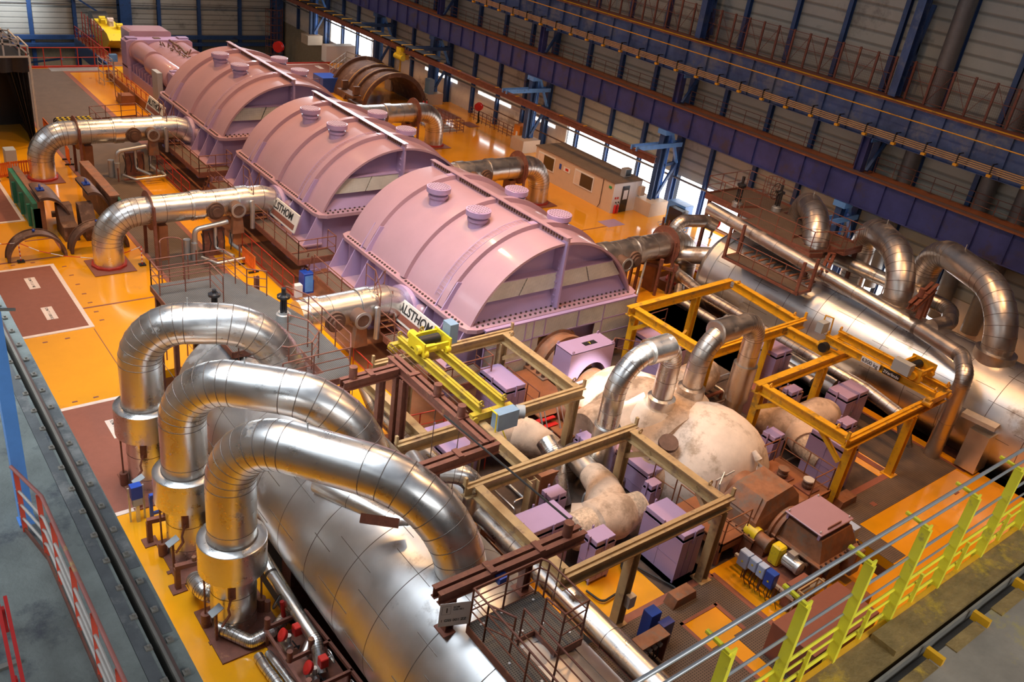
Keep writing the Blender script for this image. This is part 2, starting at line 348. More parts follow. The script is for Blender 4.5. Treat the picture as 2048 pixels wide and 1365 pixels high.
def clad_pipe(mb, pts, r, n=32, seam_every=1.5, ridge=0.007, caps=True, seam_all=True):
    """sheet-metal clad pipe: mitred pieces; a thin dark swage at each joint. Material 0 sheet, 1 seam"""
    full = [pts[0]]
    for a, b in zip(pts[:-1], pts[1:]):
        L = (V(b)-V(a)).length; k = max(1, int(L/seam_every)) if seam_every else 1
        for j in range(1, k+1): full.append(V(a)+(V(b)-V(a))*(j/k))
    full = [V(p) for p in full]
    mb.mi = 0; mb.tube(full, r, n, caps)
    mb.mi = 1; h = min(0.012, r*0.02+0.002)
    for i in range(1, len(full)-1):
        d0 = (full[i]-full[i-1]).normalized(); d1 = (full[i+1]-full[i]).normalized(); t = (d0+d1).normalized()
        u = V((0, 0, 1)) if abs(d0.z) < 0.9 else V((0, 1, 0)); a = d0.cross(u).normalized(); u = a.cross(d0); den = t.dot(d0); vs = []
        if den < 0.6 or (full[i]-full[i-1]).length < 0.01 or (full[i+1]-full[i]).length < 0.01: continue
        for sh, rr in ((-h, r+0.001), (-h*0.5, r+ridge), (h*0.5, r+ridge), (h, r+0.001)):
            for j in range(n):
                o = (a*cos(2*pi*j/n)+u*sin(2*pi*j/n))*rr; o = o-d0*(o.dot(t)/den); vs.append(full[i]+o+t*sh)
        mb.add(vs, [(k*n+j, k*n+(j+1) % n, (k+1)*n+(j+1) % n, (k+1)*n+j) for k in range(3) for j in range(n)], True)
    mb.mi = 0
def hframe(mb, pts, h=1.05, posts=None, r=0.024, mid=(0.5,), toe=0.1, step=1.2, n=6):
    """guard rail along a polyline of floor points"""
    P = [V(p) for p in pts]
    for f in (1.0,)+tuple(mid):
        mb.tube([p+V((0, 0, h*f)) for p in P], r if f == 1.0 else r*0.75, n)
    for a, b in zip(P[:-1], P[1:]):
        k = max(1, round((b-a).length/step))
        for j in range(k+1):
            q = a+(b-a)*(j/k); mb.tube([q, q+V((0, 0, h))], r, n)
        if toe: mb.bar(a+V((0, 0, toe/2)), b+V((0, 0, toe/2)), 0.012, toe)
def rail_parts(root, pts, h, mt, r=0.024, mids=(0.5,), toe=0.1, step=1.2):
    """the same rail as separate parts: each post is a part, rails and toe board one each"""
    P = [V(p) for p in pts]
    a = MB(); a.tube([p+V((0, 0, h)) for p in P], r, 8); a.build('top_rail', mt, root)
    for f in mids:
        a = MB(); a.tube([p+V((0, 0, h*f)) for p in P], r*0.75, 6); a.build('middle_rail', mt, root)
    seen = []
    for p, q in zip(P[:-1], P[1:]):
        k = max(1, round((q-p).length/step))
        for j in range(k+1):
            c = p+(q-p)*(j/k)
            if any((c-s).length < 0.05 for s in seen): continue
            seen.append(c); a = MB(); a.tube([c, c+V((0, 0, h))], r, 6); a.build('post', mt, root)
    if toe:
        a = MB()
        for p, q in zip(P[:-1], P[1:]): a.bar(p+V((0, 0, toe/2)), q+V((0, 0, toe/2)), 0.014, toe)
        a.build('toe_board', mt, root)
def railing(label, pts, h=1.0, mt='rust_steel', group=None, r=0.024, mids=(0.5,), toe=0.1, step=1.2, name='guard_rail'):
    t = thing(name, label, 'railing', pts[0], group); rail_parts(t, pts, h, mt, r, mids, toe, step); return t
def lettering(name, txt, size, mt, origin, ux, uy, parent=None, ext=0.004, align='LEFT'):
    """raised lettering in the plane (ux, uy)"""
    cu = bpy.data.curves.new(name, 'FONT'); cu.body = txt; cu.size = size; cu.extrude = ext; cu.offset = size*0.012; cu.align_x = align; cu.materials.append(MAT[mt])
    o = bpy.data.objects.new(name, cu); COL.objects.link(o)
    if parent is not None: o.parent = parent
    base = orig(parent) if parent is not None else V((0, 0, 0))
    X = V(ux).normalized(); Y = V(uy).normalized(); Z = X.cross(Y)
    M4 = Matrix(((X.x, Y.x, Z.x, 0), (X.y, Y.y, Z.y, 0), (X.z, Y.z, Z.z, 0), (0, 0, 0, 1)))
    me = bpy.data.meshes.new_from_object(o.evaluated_get(bpy.context.evaluated_depsgraph_get()))
    bpy.data.objects.remove(o)
    o = bpy.data.objects.new(name, me); COL.objects.link(o); o.parent = parent
    if not me.materials: me.materials.append(MAT[mt])
    o.rotation_euler = M4.to_euler(); o.location = V(origin)-base
    return o
# ------------------------------------------------------------------ floor
def ORD(n): return {1: 'first', 2: 'second', 3: 'third'}.get(n, f'{n}th' if n % 10 > 3 or n % 10 == 0 or 10 < n < 14 else f"{n}{ {1: 'st', 2: 'nd', 3: 'rd'}[n % 10] }")
def cells(b, holes):
    xs = sorted({b[0], b[1], *[h[0] for h in holes], *[h[1] for h in holes]}); ys = sorted({b[2], b[3], *[h[2] for h in holes], *[h[3] for h in holes]})
    out = []
    for x0, x1 in zip(xs[:-1], xs[1:]):
        for y0, y1 in zip(ys[:-1], ys[1:]):
            cx, cy = (x0+x1)/2, (y0+y1)/2
            if not any(h[0] < cx < h[1] and h[2] < cy < h[3] for h in holes): out.append((x0, x1, y0, y1))
    return out
HOLES = [(7.55, 12.6, 2, 29.5), (33.7, 37.4, 2, 29.3), (24.4, 25.4, 8.2, 9.6)]
a = MB()
for c in cells((-6, 44, -2, 76.4), HOLES): a.box(c[0], c[1], c[2], c[3], -0.35, 0)
struct(a, 'floor', 'yellow_floor')
a = MB(); a.box(-6, 44, -2, 100, -6.2, -6)
struct(a, 'floor_basement', 'dark_pit')
def patch(name, mt, rects, z0=0.0, h=0.012):
    a = MB()
    for r in rects: a.box(r[0], r[1], r[2], r[3], z0, z0+h)
    return struct(a, name, mt)
patch('floor_grating_back', 'grating', [(11.6, 14.05, 26.0, 76), (14.05, 16.4, 50.6, 76)])
patch('floor_brown_strip', 'brown_cover', [(16.4, 16.75, 50.6, 74.6), (14.05, 14.3, 26, 50.6), (11.4, 11.6, 26, 76), (16.4, 20.3, 74.6, 75.0)], 0.0, 0.016)
patch('floor_steel_plate', 'galv', [(15.6, 19.2, 75.05, 76.2)], 0.0, 0.014)
patch('floor_machine_rust', 'rust_floor', [(15.75, 29.5, 23.5, 62.5), (15.3, 21.0, 20.5, 23.5)], 0.0, 0.010)
patch('floor_machine_dark', 'dark_deck', [(12.8, 15.3, 13.9, 21.5), (15.3, 17.5, 13.4, 20.5), (17.5, 29.5, 11.25, 20.5), (21.0, 29.5, 20.5, 23.5), (17.9, 19.4, 11.25, 13.0)], 0.0, 0.010)
patch('floor_yellow_strip', 'yellow_floor', [(14.3, 15.75, 30, 50.6)], 0.0, 0.014)
patch('floor_grating_near', 'grating', cells((12.6, 19.4, -1, 11.0), [(17.1, 18.5, 9.05, 10.1), (17.55, 18.1, 6.5, 9.05)])+[(19.4, 20.3, -1, 8.7), (25.4, 26.2, 8.3, 11.35), (26.2, 33.2, 10.1, 11.35), (26.2, 29.9, 11.2, 11.35), (30.3, 33.2, 11.35, 26), (29.5, 33.2, 14.5, 26)])
patch('floor_brown_trim', 'brown_cover', [(17.0, 18.6, 10.1, 10.2), (18.5, 18.65, 9.05, 10.2), (17.0, 17.12, 9.0, 10.2), (17.4, 17.55, 6.5, 9.1), (15.5, 19.45, 11.0, 11.25), (19.4, 19.6, 7, 11.1),
      (27.2, 30.2, 11.15, 11.4), (29.9, 30.2, 11.2, 14.5), (22, 25.2, 9.6, 9.75), (33.1, 33.25, 9.8, 26), (27.6, 27.85, 10.4, 10.6), (31.3, 31.6, 9.2, 9.4)], 0.0, 0.018)
patch('floor_red_kerb', 'red_rail', [(10, 20.4, 76.2, 76.4), (33, 40, 76.2, 76.4)], 0.0, 0.12)
patch('floor_purple_mat', 'lilac', [(37.2, 38.6, 34.9, 35.9), (40.2, 41.2, 29.6, 31.2)], 0, 0.01)
patch('floor_joint', 'brown_cover', [(7.56, 10.6, 35.52, 35.62), (28, 37.4, 35.05, 35.13), (7.47, 7.50, 29.5, 33.7), (-1, 8.0, 41.0, 41.12), (7.0, 8.3, 43.2, 43.3), (8.2, 8.3, 41.1, 43.3)], 0.0, 0.008)
def hatch(name, label, x0, x1, y0, y1, sides, grp=None):
    t = thing(name, label, 'floor hatch', ((x0+x1)/2, (y0+y1)/2, 0), grp)
    a = MB(); a.box(x0, x1, y0, y1, 0, 0.02); a.build('cover', 'brown_cover', t)
    b = MB(); q = 0.17
    if 'R' in sides: b.box(x1, x1+q, y0-q, y1+q, 0, 0.024)
    if 'T' in sides: b.box(x0, x1, y1, y1+q, 0, 0.024)
    if 'B' in sides: b.box(x0, x1, y0-q, y0, 0, 0.024)
    b.build('white_border', 'white_paint', t)
    return t
hatch('floor_hatch', 'brown floor hatch with two white load plates, beside the left concrete deck', 0, 7.38, 34.0, 40.15, 'RTB')
hatch('floor_hatch', 'brown floor hatch with one load plate, left of the farthest thick riser pipe', 0, 7.3, 22.2, 28.25, 'TB')
hatch('floor_hatch', 'brown floor hatch with white border left of the green coupling half', 2, 7.4, 45.9, 52, 'RB')
hatch('floor_hatch', 'dull brown floor hatch at the far end right of the generator', 33.5, 39.2, 68.0, 76.0, 'RT')
def plate(label, x, y, txt, w=0.42, l=1.15):
    a = MB(); a.box(x, x+w, y-l, y, 0.02, 0.03); o = a.build('load_plate', 'white_paint', loc=(x, y, 0.02)); tag(o, label, 'sign')
    lettering('lettering', txt, 0.145, 'ink', (x+w*0.36, y-0.05, 0.032), (0, -1, 0), (1, 0, 0), o, 0.001)
plate('white load plate nearest the standing barrier post, painted SOM T 1 1.1 M2', 6.10, 39.18, 'SOM T 1 1.1 M2')
plate('white load plate in the near half of the two-plate brown hatch', 6.08, 36.18, 'SOM T 1 1300 KG')
plate('white load plate left of the thick riser pipes reading 1300 KG', 6.03, 27.07, 'SOM T 1 1300 KG')
plate('white load plate on the far brown hatch beyond the casings', 37.7, 75.4, 'SOM T 2')
for i, (x, y) in enumerate([(7.9, 39.9), (7.95, 38.9), (7.95, 37.9), (7.95, 36.9), (7.95, 36.0), (7.95, 35.1), (7.95, 34.3), (6.4, 33.3), (5.6, 33.3), (6.2, 28.7), (5.5, 28.7), (6.0, 40.75), (6.8, 40.75), (16.9+0.9, 72.8), (18.2, 61.3)]):
    a = MB(); a.box(x-0.09, x+0.09, y-0.04, y+0.04, 0, 0.008)
    tag(a.build('floor_slot', 'brown_cover', loc=(x, y, 0)), ('dark lifting slot right of the two-plate hatch, '+ORD(i+1)+' from its far corner') if i < 7 else ('small dark lifting slot near the brown hatches, '+ORD(i-6)+' of the scattered ones') if i < 13 else ('dark lifting slot at the far end of the yellow strip' if i == 13 else 'dark lifting slot at the near end of the far yellow strip'), 'floor slot', 'lifting slots in the yellow floor')
# pit walls
a = MB()
for h in HOLES:
    a.box(h[0]-0.2, h[0], h[2], h[3], -6, -0.35); a.box(h[1], h[1]+0.2, h[2], h[3], -6, -0.35); a.box(h[0], h[1], h[3], h[3]+0.2, -6, -0.35)
struct(a, 'wall_pit', 'rust_floor')
a = MB()
for h in HOLES[:2]:
    a.box(h[1], h[1]+0.18, h[2], h[3], 0, 0.10)
struct(a, 'trim_1', 'red_rail')

# ------------------------------------------------------------------ right wall
WX = 43.9
a = MB(); a.box(WX, WX+0.15, -6, 96, 2.35, 24)
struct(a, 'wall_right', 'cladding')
a = MB()
for y0, y1, z0, z1 in [(47.2, 75.8, 0, 2.35), (-6, 17, 0, 2.35), (84.5, 96, 0, 2.35), (75.8, 84.5, 0, 0.3), (17, 47.2, 0, 0.12)]: a.box(WX, WX+0.15, y0, y1, z0, z1)
struct(a, 'wall_right_base', 'white_wall')
a = MB(); a.box(WX+0.02, WX+0.12, -6, 96, -6, 0); struct(a, 'wall_right_below', 'block_wall')
for i, (y0, y1) in enumerate([(17.2, 26.0), (26.2, 35.8), (36.2, 47.0), (76.0, 84.3)]):
    a = MB(); a.box(WX+0.05, WX+0.09, y0, y1, 0.12, 2.35); o = struct(a, f'window_{i+1}', 'daylight', loc=(WX, y0, 0.12))
    b = MB(); n = 8
    for k in range(n+1):
        if i in (0, 3): b.box(WX-0.02, WX+0.06, y0+(y1-y0)*k/n-0.03, y0+(y1-y0)*k/n+0.03, 0.12, 2.35)
    b.box(WX-0.02, WX+0.06, y0, y1, 0.12, 0.2); b.build('window_frame', 'pale_steel' if i == 3 else 'oxide_ring', o)
for i, (y0, y1) in enumerate([(61.5, 66.5), (54.0, 58.4), (48.5, 52)]):
    a = MB(); a.box(WX-0.03, WX, y0, y1, 1.75, 1.95); struct(a, f'window_{i+5}', 'daylight')
# blue wall studs, each a thing
def stud(y, z0, z1, label):
    a = MB(); a.ibeam((WX-0.16, y, z0), (WX-0.16, y, z1), 0.28, 0.24, 0.02, up=(1, 0, 0)); o = a.build('wall_stud', 'blue_steel', loc=(WX, y, z0))
    tag(o, label, 'column', 'blue studs of the right wall')
for ks, y in enumerate([17.9, 20.9, 24.15, 27.2, 30.3, 33.6, 39.5, 42.7, 45.9, 52.3, 55.6, 59.0, 65.5, 68.5, 75.0, 78.5, 81.5, 88, 91.5]):
    stud(y, 0.0, 22, f'slim blue stud against the pale ribbed right wall, {ORD(ks+1)} from the right')
# main column assemblies
def main_column(y, label):
    t = thing('crane_column', label, 'column', (42.0, y, 0), 'blue main columns along the right wall')
    a = MB(); a.ibeam((41.85, y, 0.9), (41.85, y, 5.35), 0.42, 0.36, 0.03, up=(1, 0, 0)); a.build('front_leg', 'blue_steel', t)
    a = MB(); a.ibeam((43.5, y, 0.0), (43.5, y, 23), 0.42, 0.36, 0.03, up=(1, 0, 0)); a.build('wall_leg', 'blue_steel', t)
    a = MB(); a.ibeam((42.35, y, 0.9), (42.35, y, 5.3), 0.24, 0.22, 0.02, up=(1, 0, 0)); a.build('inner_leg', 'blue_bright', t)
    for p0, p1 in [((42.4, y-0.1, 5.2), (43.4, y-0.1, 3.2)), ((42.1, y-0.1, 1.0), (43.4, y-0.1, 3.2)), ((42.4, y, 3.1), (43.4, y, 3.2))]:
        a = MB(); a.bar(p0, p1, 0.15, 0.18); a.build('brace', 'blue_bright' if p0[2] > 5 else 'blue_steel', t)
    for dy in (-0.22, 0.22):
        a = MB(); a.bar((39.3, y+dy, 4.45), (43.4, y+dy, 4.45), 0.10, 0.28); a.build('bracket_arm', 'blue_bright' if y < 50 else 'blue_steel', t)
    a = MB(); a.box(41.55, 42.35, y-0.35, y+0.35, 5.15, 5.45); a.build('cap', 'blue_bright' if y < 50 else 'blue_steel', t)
    a = MB(); a.ibeam((42.15, y-0.1, 7.1), (42.15, y-0.1, 8.95), 0.40, 0.42, 0.03, up=(0, 1, 0)); a.build('upper_post', 'blue_beam', t)
    a = MB(); a.bar((42.2, y-0.5, 7.2), (43.4, y-0.5, 8.9), 0.16, 0.16); a.build('brace', 'blue_steel', t)
    a = MB(); a.bar((42.1, y-0.3, 8.75), (43.4, y-0.3, 8.75), 0.12, 0.2); a.build('strut', 'blue_bright', t)
    a = MB(); a.ibeam((42.6, y-0.4, 11.0), (42.6, y-0.4, 23), 0.5, 0.40, 0.03, up=(1, 0, 0)); a.build('upper_leg', 'blue_beam_worn', t)
    a = MB(); a.bar((42.9, y-0.5, 12.5), (43.4, y-0.5, 15.3), 0.16, 0.2); a.bar((43.4, y-0.5, 11.2), (42.9, y-0.5, 14.2), 0.16, 0.2); a.build('lacing', 'blue_steel', t)
    a = MB(); a.box(41.1, 42.7, y-0.75, y+0.75, 0, 0.9); a.build('plinth', 'tan_wall', t)
    return t
for y, l in [(23.2, 'blue lattice main column of the right wall, behind the right drum bends'), (36.1, 'blue lattice main column standing just right of the white cabin'), (49.3, 'blue lattice main column beyond the white cabin roof'),
             (62.4, 'blue lattice main column with a grey box, behind the brown ring halves'), (71.6, 'blue lattice main column left of the bright far window'), (84.5, 'blue lattice main column near the far right corner'), (10.2, 'blue lattice main column at the right edge of the frame')]:
    main_column(y, l)
# crane runway beams
def runway(name, label, x, z0, z1, mt, y0=-4, y1=95):
    t = thing(name, label, 'beam', (x, y0, z0)); n = int((y1-y0)/1.6)
    a = MB(); a.box(x, x+0.04, y0, y1, z0, z1); a.box(x-0.14, x+0.22, y0, y1, z0-0.03, z0); a.build('web', mt, t)
    for i in range(n):
        y = y0+0.8+i*(y1-y0)/n; a = MB(); a.box(x-0.13, x, y-0.012, y+0.012, z0, z1); a.build('stiffener', mt, t)
    return t
t = runway('lower_runway_beam', 'deep blue lower runway beam with brown walkway on its top', 41.75, 5.5, 7.0, 'blue_beam')
a = MB(); a.box(41.6, 43.1, -4, 95, 7.0, 7.06); a.build('walkway_deck', 'rust_floor', t)
a = MB(); a.box(41.78, 41.86, -4, 95, 7.06, 7.16); a.build('crane_rail', 'rail_head', t)
for ks, (ya, yb) in enumerate([(-4, 22.6), (23.8, 35.5), (36.7, 48.7), (49.9, 61.8), (63.0, 71.0), (72.2, 84), (85, 94)]):
    railing(f'slim rust red handrail on the lower runway beam, {ORD(ks+1)} stretch from the right', [(42.75, ya, 7.06), (42.75, yb, 7.06)], 0.85, 'rust_steel', 'handrails of the lower crane runway', 0.018, (0.35, 0.68), 0, 1.05)
t = runway('upper_runway_beam', 'worn blue upper runway beam carrying yellow conductor bars', 41.9, 8.95, 10.85, 'blue_beam_worn')
a = MB(); a.box(41.75, 43.3, -4, 95, 10.85, 10.90); a.build('walkway_deck', 'rust_steel', t)
a = MB(); a.box(42.0, 42.05, -4, 95, 10.90, 10.96); a.build('crane_rail', 'yellow_beam', t)
a = MB(); a.tube([(41.55, -4, 10.35), (41.55, 95, 10.35)], 0.03, 6); a.build('cable_line', 'yellow_beam', t)
a = MB()
for k in range(4): a.box(41.50, 41.54, -4, 95, 9.18+k*0.09, 9.23+k*0.09)
a.build('conductor_bars', 'beige_beam', t)
for i in range(44):
    y = 2+i*1.62
    a = MB(); a.box(41.40, 41.60, y-0.10, y+0.10, 9.02, 9.14); a.mi = 1; a.box(41.46, 41.58, y-0.02, y+0.02, 9.1, 9.62); a.box(41.56, 41.9, y-0.02, y+0.02, 9.58, 9.62); a.build('conductor_hanger', ['yellow_beam', 'black'], t)
# mesh fence along the upper walkway
def fence_panel(y0, y1, first, idx):
    t = thing('mesh_fence_panel', f'rust red mesh fence panel on the upper walkway, {ORD(idx)} from the right frame edge', 'fence', (43.0, y0, 10.93), 'mesh fence panels of the upper walkway')
    for y in (y0,):
        a = MB(); a.box(42.97, 43.05, y-0.05, y+0.05, 10.93, 12.75); a.build('post', 'rust_steel', t)
    a = MB()
    for z in (11.05, 11.9, 12.68): a.bar((43.0, y0, z), (43.0, y1, z), 0.03)
    a.build('rail', 'rust_steel', t)
    a = MB(); a.bar((43.0, y0, 11.1), (43.0, y1, 12.6) if first else (43.0, y1, 12.6), 0.02) if first else a.bar((43.0, y0, 12.6), (43.0, y1, 11.1), 0.02); a.build('brace', 'rust_steel', t)
    a = MB(); n = 10
    for k in range(1, n): y = y0+(y1-y0)*k/n; a.bar((43.02, y, 11.05), (43.02, y, 12.68), 0.006)
    for k in range(1, 14): z = 11.05+1.63*k/14; a.bar((43.02, y0, z), (43.02, y1, z), 0.006)
    a.build('wire_mesh', 'rust_steel', t)
for k in range(40): fence_panel(14.2+k*1.03, 14.2+1.03*(k+1)-0.07, k % 2, k+1)
# grey vertical ducts on the wall
for y, l in [(21.2, 'big grey downpipe duct on the right wall beside the upper column'), (17.2, 'grey vertical duct on the wall right of the upper fence'), (15.4, 'grey vertical duct at the right frame edge')]:
    a = MB(); a.cyl((43.45, y, 1.2), (43.45, y, 22), 0.42, n=24); tag(a.build('wall_duct', 'duct_grey', loc=(43.45, y, 1.2)), l, 'duct')
# monorail and service pipes along the right wall
t = thing('monorail_beam', 'dark brown monorail beam hung from the column brackets along the right wall', 'beam', (39.4, 34.4, 4.2))
a = MB(); a.ibeam((39.5, 34.4, 4.2), (39.5, 94, 4.2), 0.42, 0.26, 0.04); a.build('beam', 'rust_steel', t)
for i in range(14):
    y = 36+i*2.4; a = MB(); a.box(39.36, 39.64, y-0.06, y+0.06, 4.41, 4.44); a.build('rail_clip', 'yellow_beam', t)
t = thing('monorail_walkway', 'narrow black grated catwalk with yellow edge bars beside the far monorail', 'walkway', (39.6, 58, 4.5))
for i in range(20):
    y = 58+i*1.7; a = MB(); a.box(39.2, 40.1, y, y+1.5, 4.55, 4.6); a.build('grate', 'black', t); a = MB(); a.box(39.15, 40.15, y+1.52, y+1.68, 4.54, 4.62); a.build('edge_bar', 'yellow_beam', t)
t = thing('chain_hoist', 'yellow electric chain hoist hanging from the monorail near the brown rings', 'hoist', (39.5, 63.5, 4))
a = MB(); a.cyl((39.3, 62.9, 3.55), (39.3, 64.1, 3.55), 0.24); a.build('drum_motor', 'yellow_bright', t)
a = MB(); a.box(39.15, 39.6, 63.1, 63.8, 3.5, 4.3); a.build('frame', 'yellow_bright', t)
a = MB(); a.box(39.6, 39.9, 63.0, 63.7, 3.4, 3.8); a.build('gearbox', 'yellow_beam', t)
a = MB(); a.box(39.35, 39.45, 63.4, 63.5, 2.2, 3.5); a.build('hook_block', 'yellow_beam', t)
a = MB(); a.tube([(43.45, 26, 2.28), (43.45, 95, 2.28)], 0.07, 10); tag(a.build('service_pipe', 'duct_grey', loc=(43.45, 26, 2.28)), 'dark service pipe running along the top of the low wall windows', 'pipe')
a = MB(); a.tube([(43.2, 58, 2.75), (43.2, 86, 2.75)], 0.09, 10); tag(a.build('service_pipe', 'galv', loc=(43.2, 58, 2.75)), 'bare grey service pipe crossing the far bright window', 'pipe')
a = MB(); a.tube([(43.3, 37, 1.25), (43.3, 57, 1.25)], 0.05, 8); tag(a.build('service_pipe', 'oxide_ring', loc=(43.3, 37, 1.25)), 'thin brown pipe low on the white right wall behind the hose reel', 'pipe')

# ------------------------------------------------------------------ back wall
BY = 96.0
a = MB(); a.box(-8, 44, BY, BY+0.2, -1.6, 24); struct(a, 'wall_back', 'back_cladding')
a = MB(); a.box(-8, 44, BY-0.05, BY+0.15, -6, -1.6); struct(a, 'wall_back_base', 'block_wall')
a = MB(); a.box(-8, 44, BY-0.5, BY-0.2, -2.0, -1.6); a.mi = 0; a.box(-8, 44, BY-0.9, BY-0.1, -2.6, -2.35); tag(a.build('wall_girt', 'blue_steel', loc=(10, BY, -2)), 'blue horizontal girder along the far wall', 'beam')
a = MB(); a.box(-8, 44, BY-0.25, BY-0.15, 1.2, 1.3); tag(a.build('wall_rail', 'duct_grey', loc=(10, BY, 1.2)), 'thin dark rail across the far wall cladding', 'rail')
for ks, x in enumerate((2.5, 7.0, 11.0, 14.9, 18.6, 22.5, 30.5, 34.6, 39.0)):
    a = MB(); a.ibeam((x, BY-0.2, -6), (x, BY-0.2, 22), 0.30, 0.34, 0.03, up=(0, 1, 0)); tag(a.build('wall_stud', 'blue_steel', loc=(x, BY-0.2, -6)), f'slim blue upright of the pale ribbed far wall, {ORD(ks+1)} from the left', 'column', 'blue studs of the far wall')
for x, l in ((27.0, 'broad dark blue column of the far wall behind the generator'), (43.0, 'broad dark blue column in the far right corner'), (2.2, 'broad blue column at the far left')):
    a = MB(); a.ibeam((x, BY-0.7, -6), (x, BY-0.7, 22), 1.0, 1.1, 0.05, up=(0, 1, 0)); tag(a.build('wall_column', 'blue_steel', loc=(x, BY-0.7, -6)), l, 'column')
for p0, p1, l in [((9.0, BY-0.5, -0.8), (17.0, BY-0.5, 5.0), 'dark diagonal brace rising left to right on the far wall'), ((16.5, BY-0.5, 6.0), (27, BY-0.5, -1.0), 'dark diagonal brace falling towards the broad column on the far wall'), ((12, 92, -4), (17.5, 80, -0.2), 'pale sloping handrail bar down in the well at the far left')]:
    a = MB(); a.bar(p0, p1, 0.16); tag(a.build('wall_brace', 'blue_steel', loc=p0), l, 'brace')
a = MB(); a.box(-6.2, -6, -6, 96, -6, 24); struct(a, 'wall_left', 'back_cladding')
a = MB(); a.box(-6, 44, -8.2, -8, -6, 24); struct(a, 'wall_front', 'duct_grey')
t = thing('caged_ladder', 'rust red caged ladder hanging beside the far corner column', 'ladder', (42.0, 92, -1))
a = MB()
for k in range(7):
    z = -2.6+k*0.75; a.tube([(41.2+0.9*cos(j*pi/8)*1.0, 92-0.9*sin(j*pi/8), z) for j in range(9)], 0.04, 5)
for j in range(0, 9, 1): a.tube([(41.2+0.9*cos(j*pi/8), 92-0.9*sin(j*pi/8), -2.6), (41.2+0.9*cos(j*pi/8), 92-0.9*sin(j*pi/8), 2.0)], 0.03, 5)
a.build('cage', 'rust_steel', t)
a = MB()
for dx in (-.25, .25): a.bar((41.2+dx, 92, -5), (41.2+dx, 92, 12), 0.05)
for k in range(40): a.bar((40.95, 92, -5+k*0.4), (41.45, 92, -5+k*0.4), 0.03)
a.build('ladder', 'rust_steel', t)
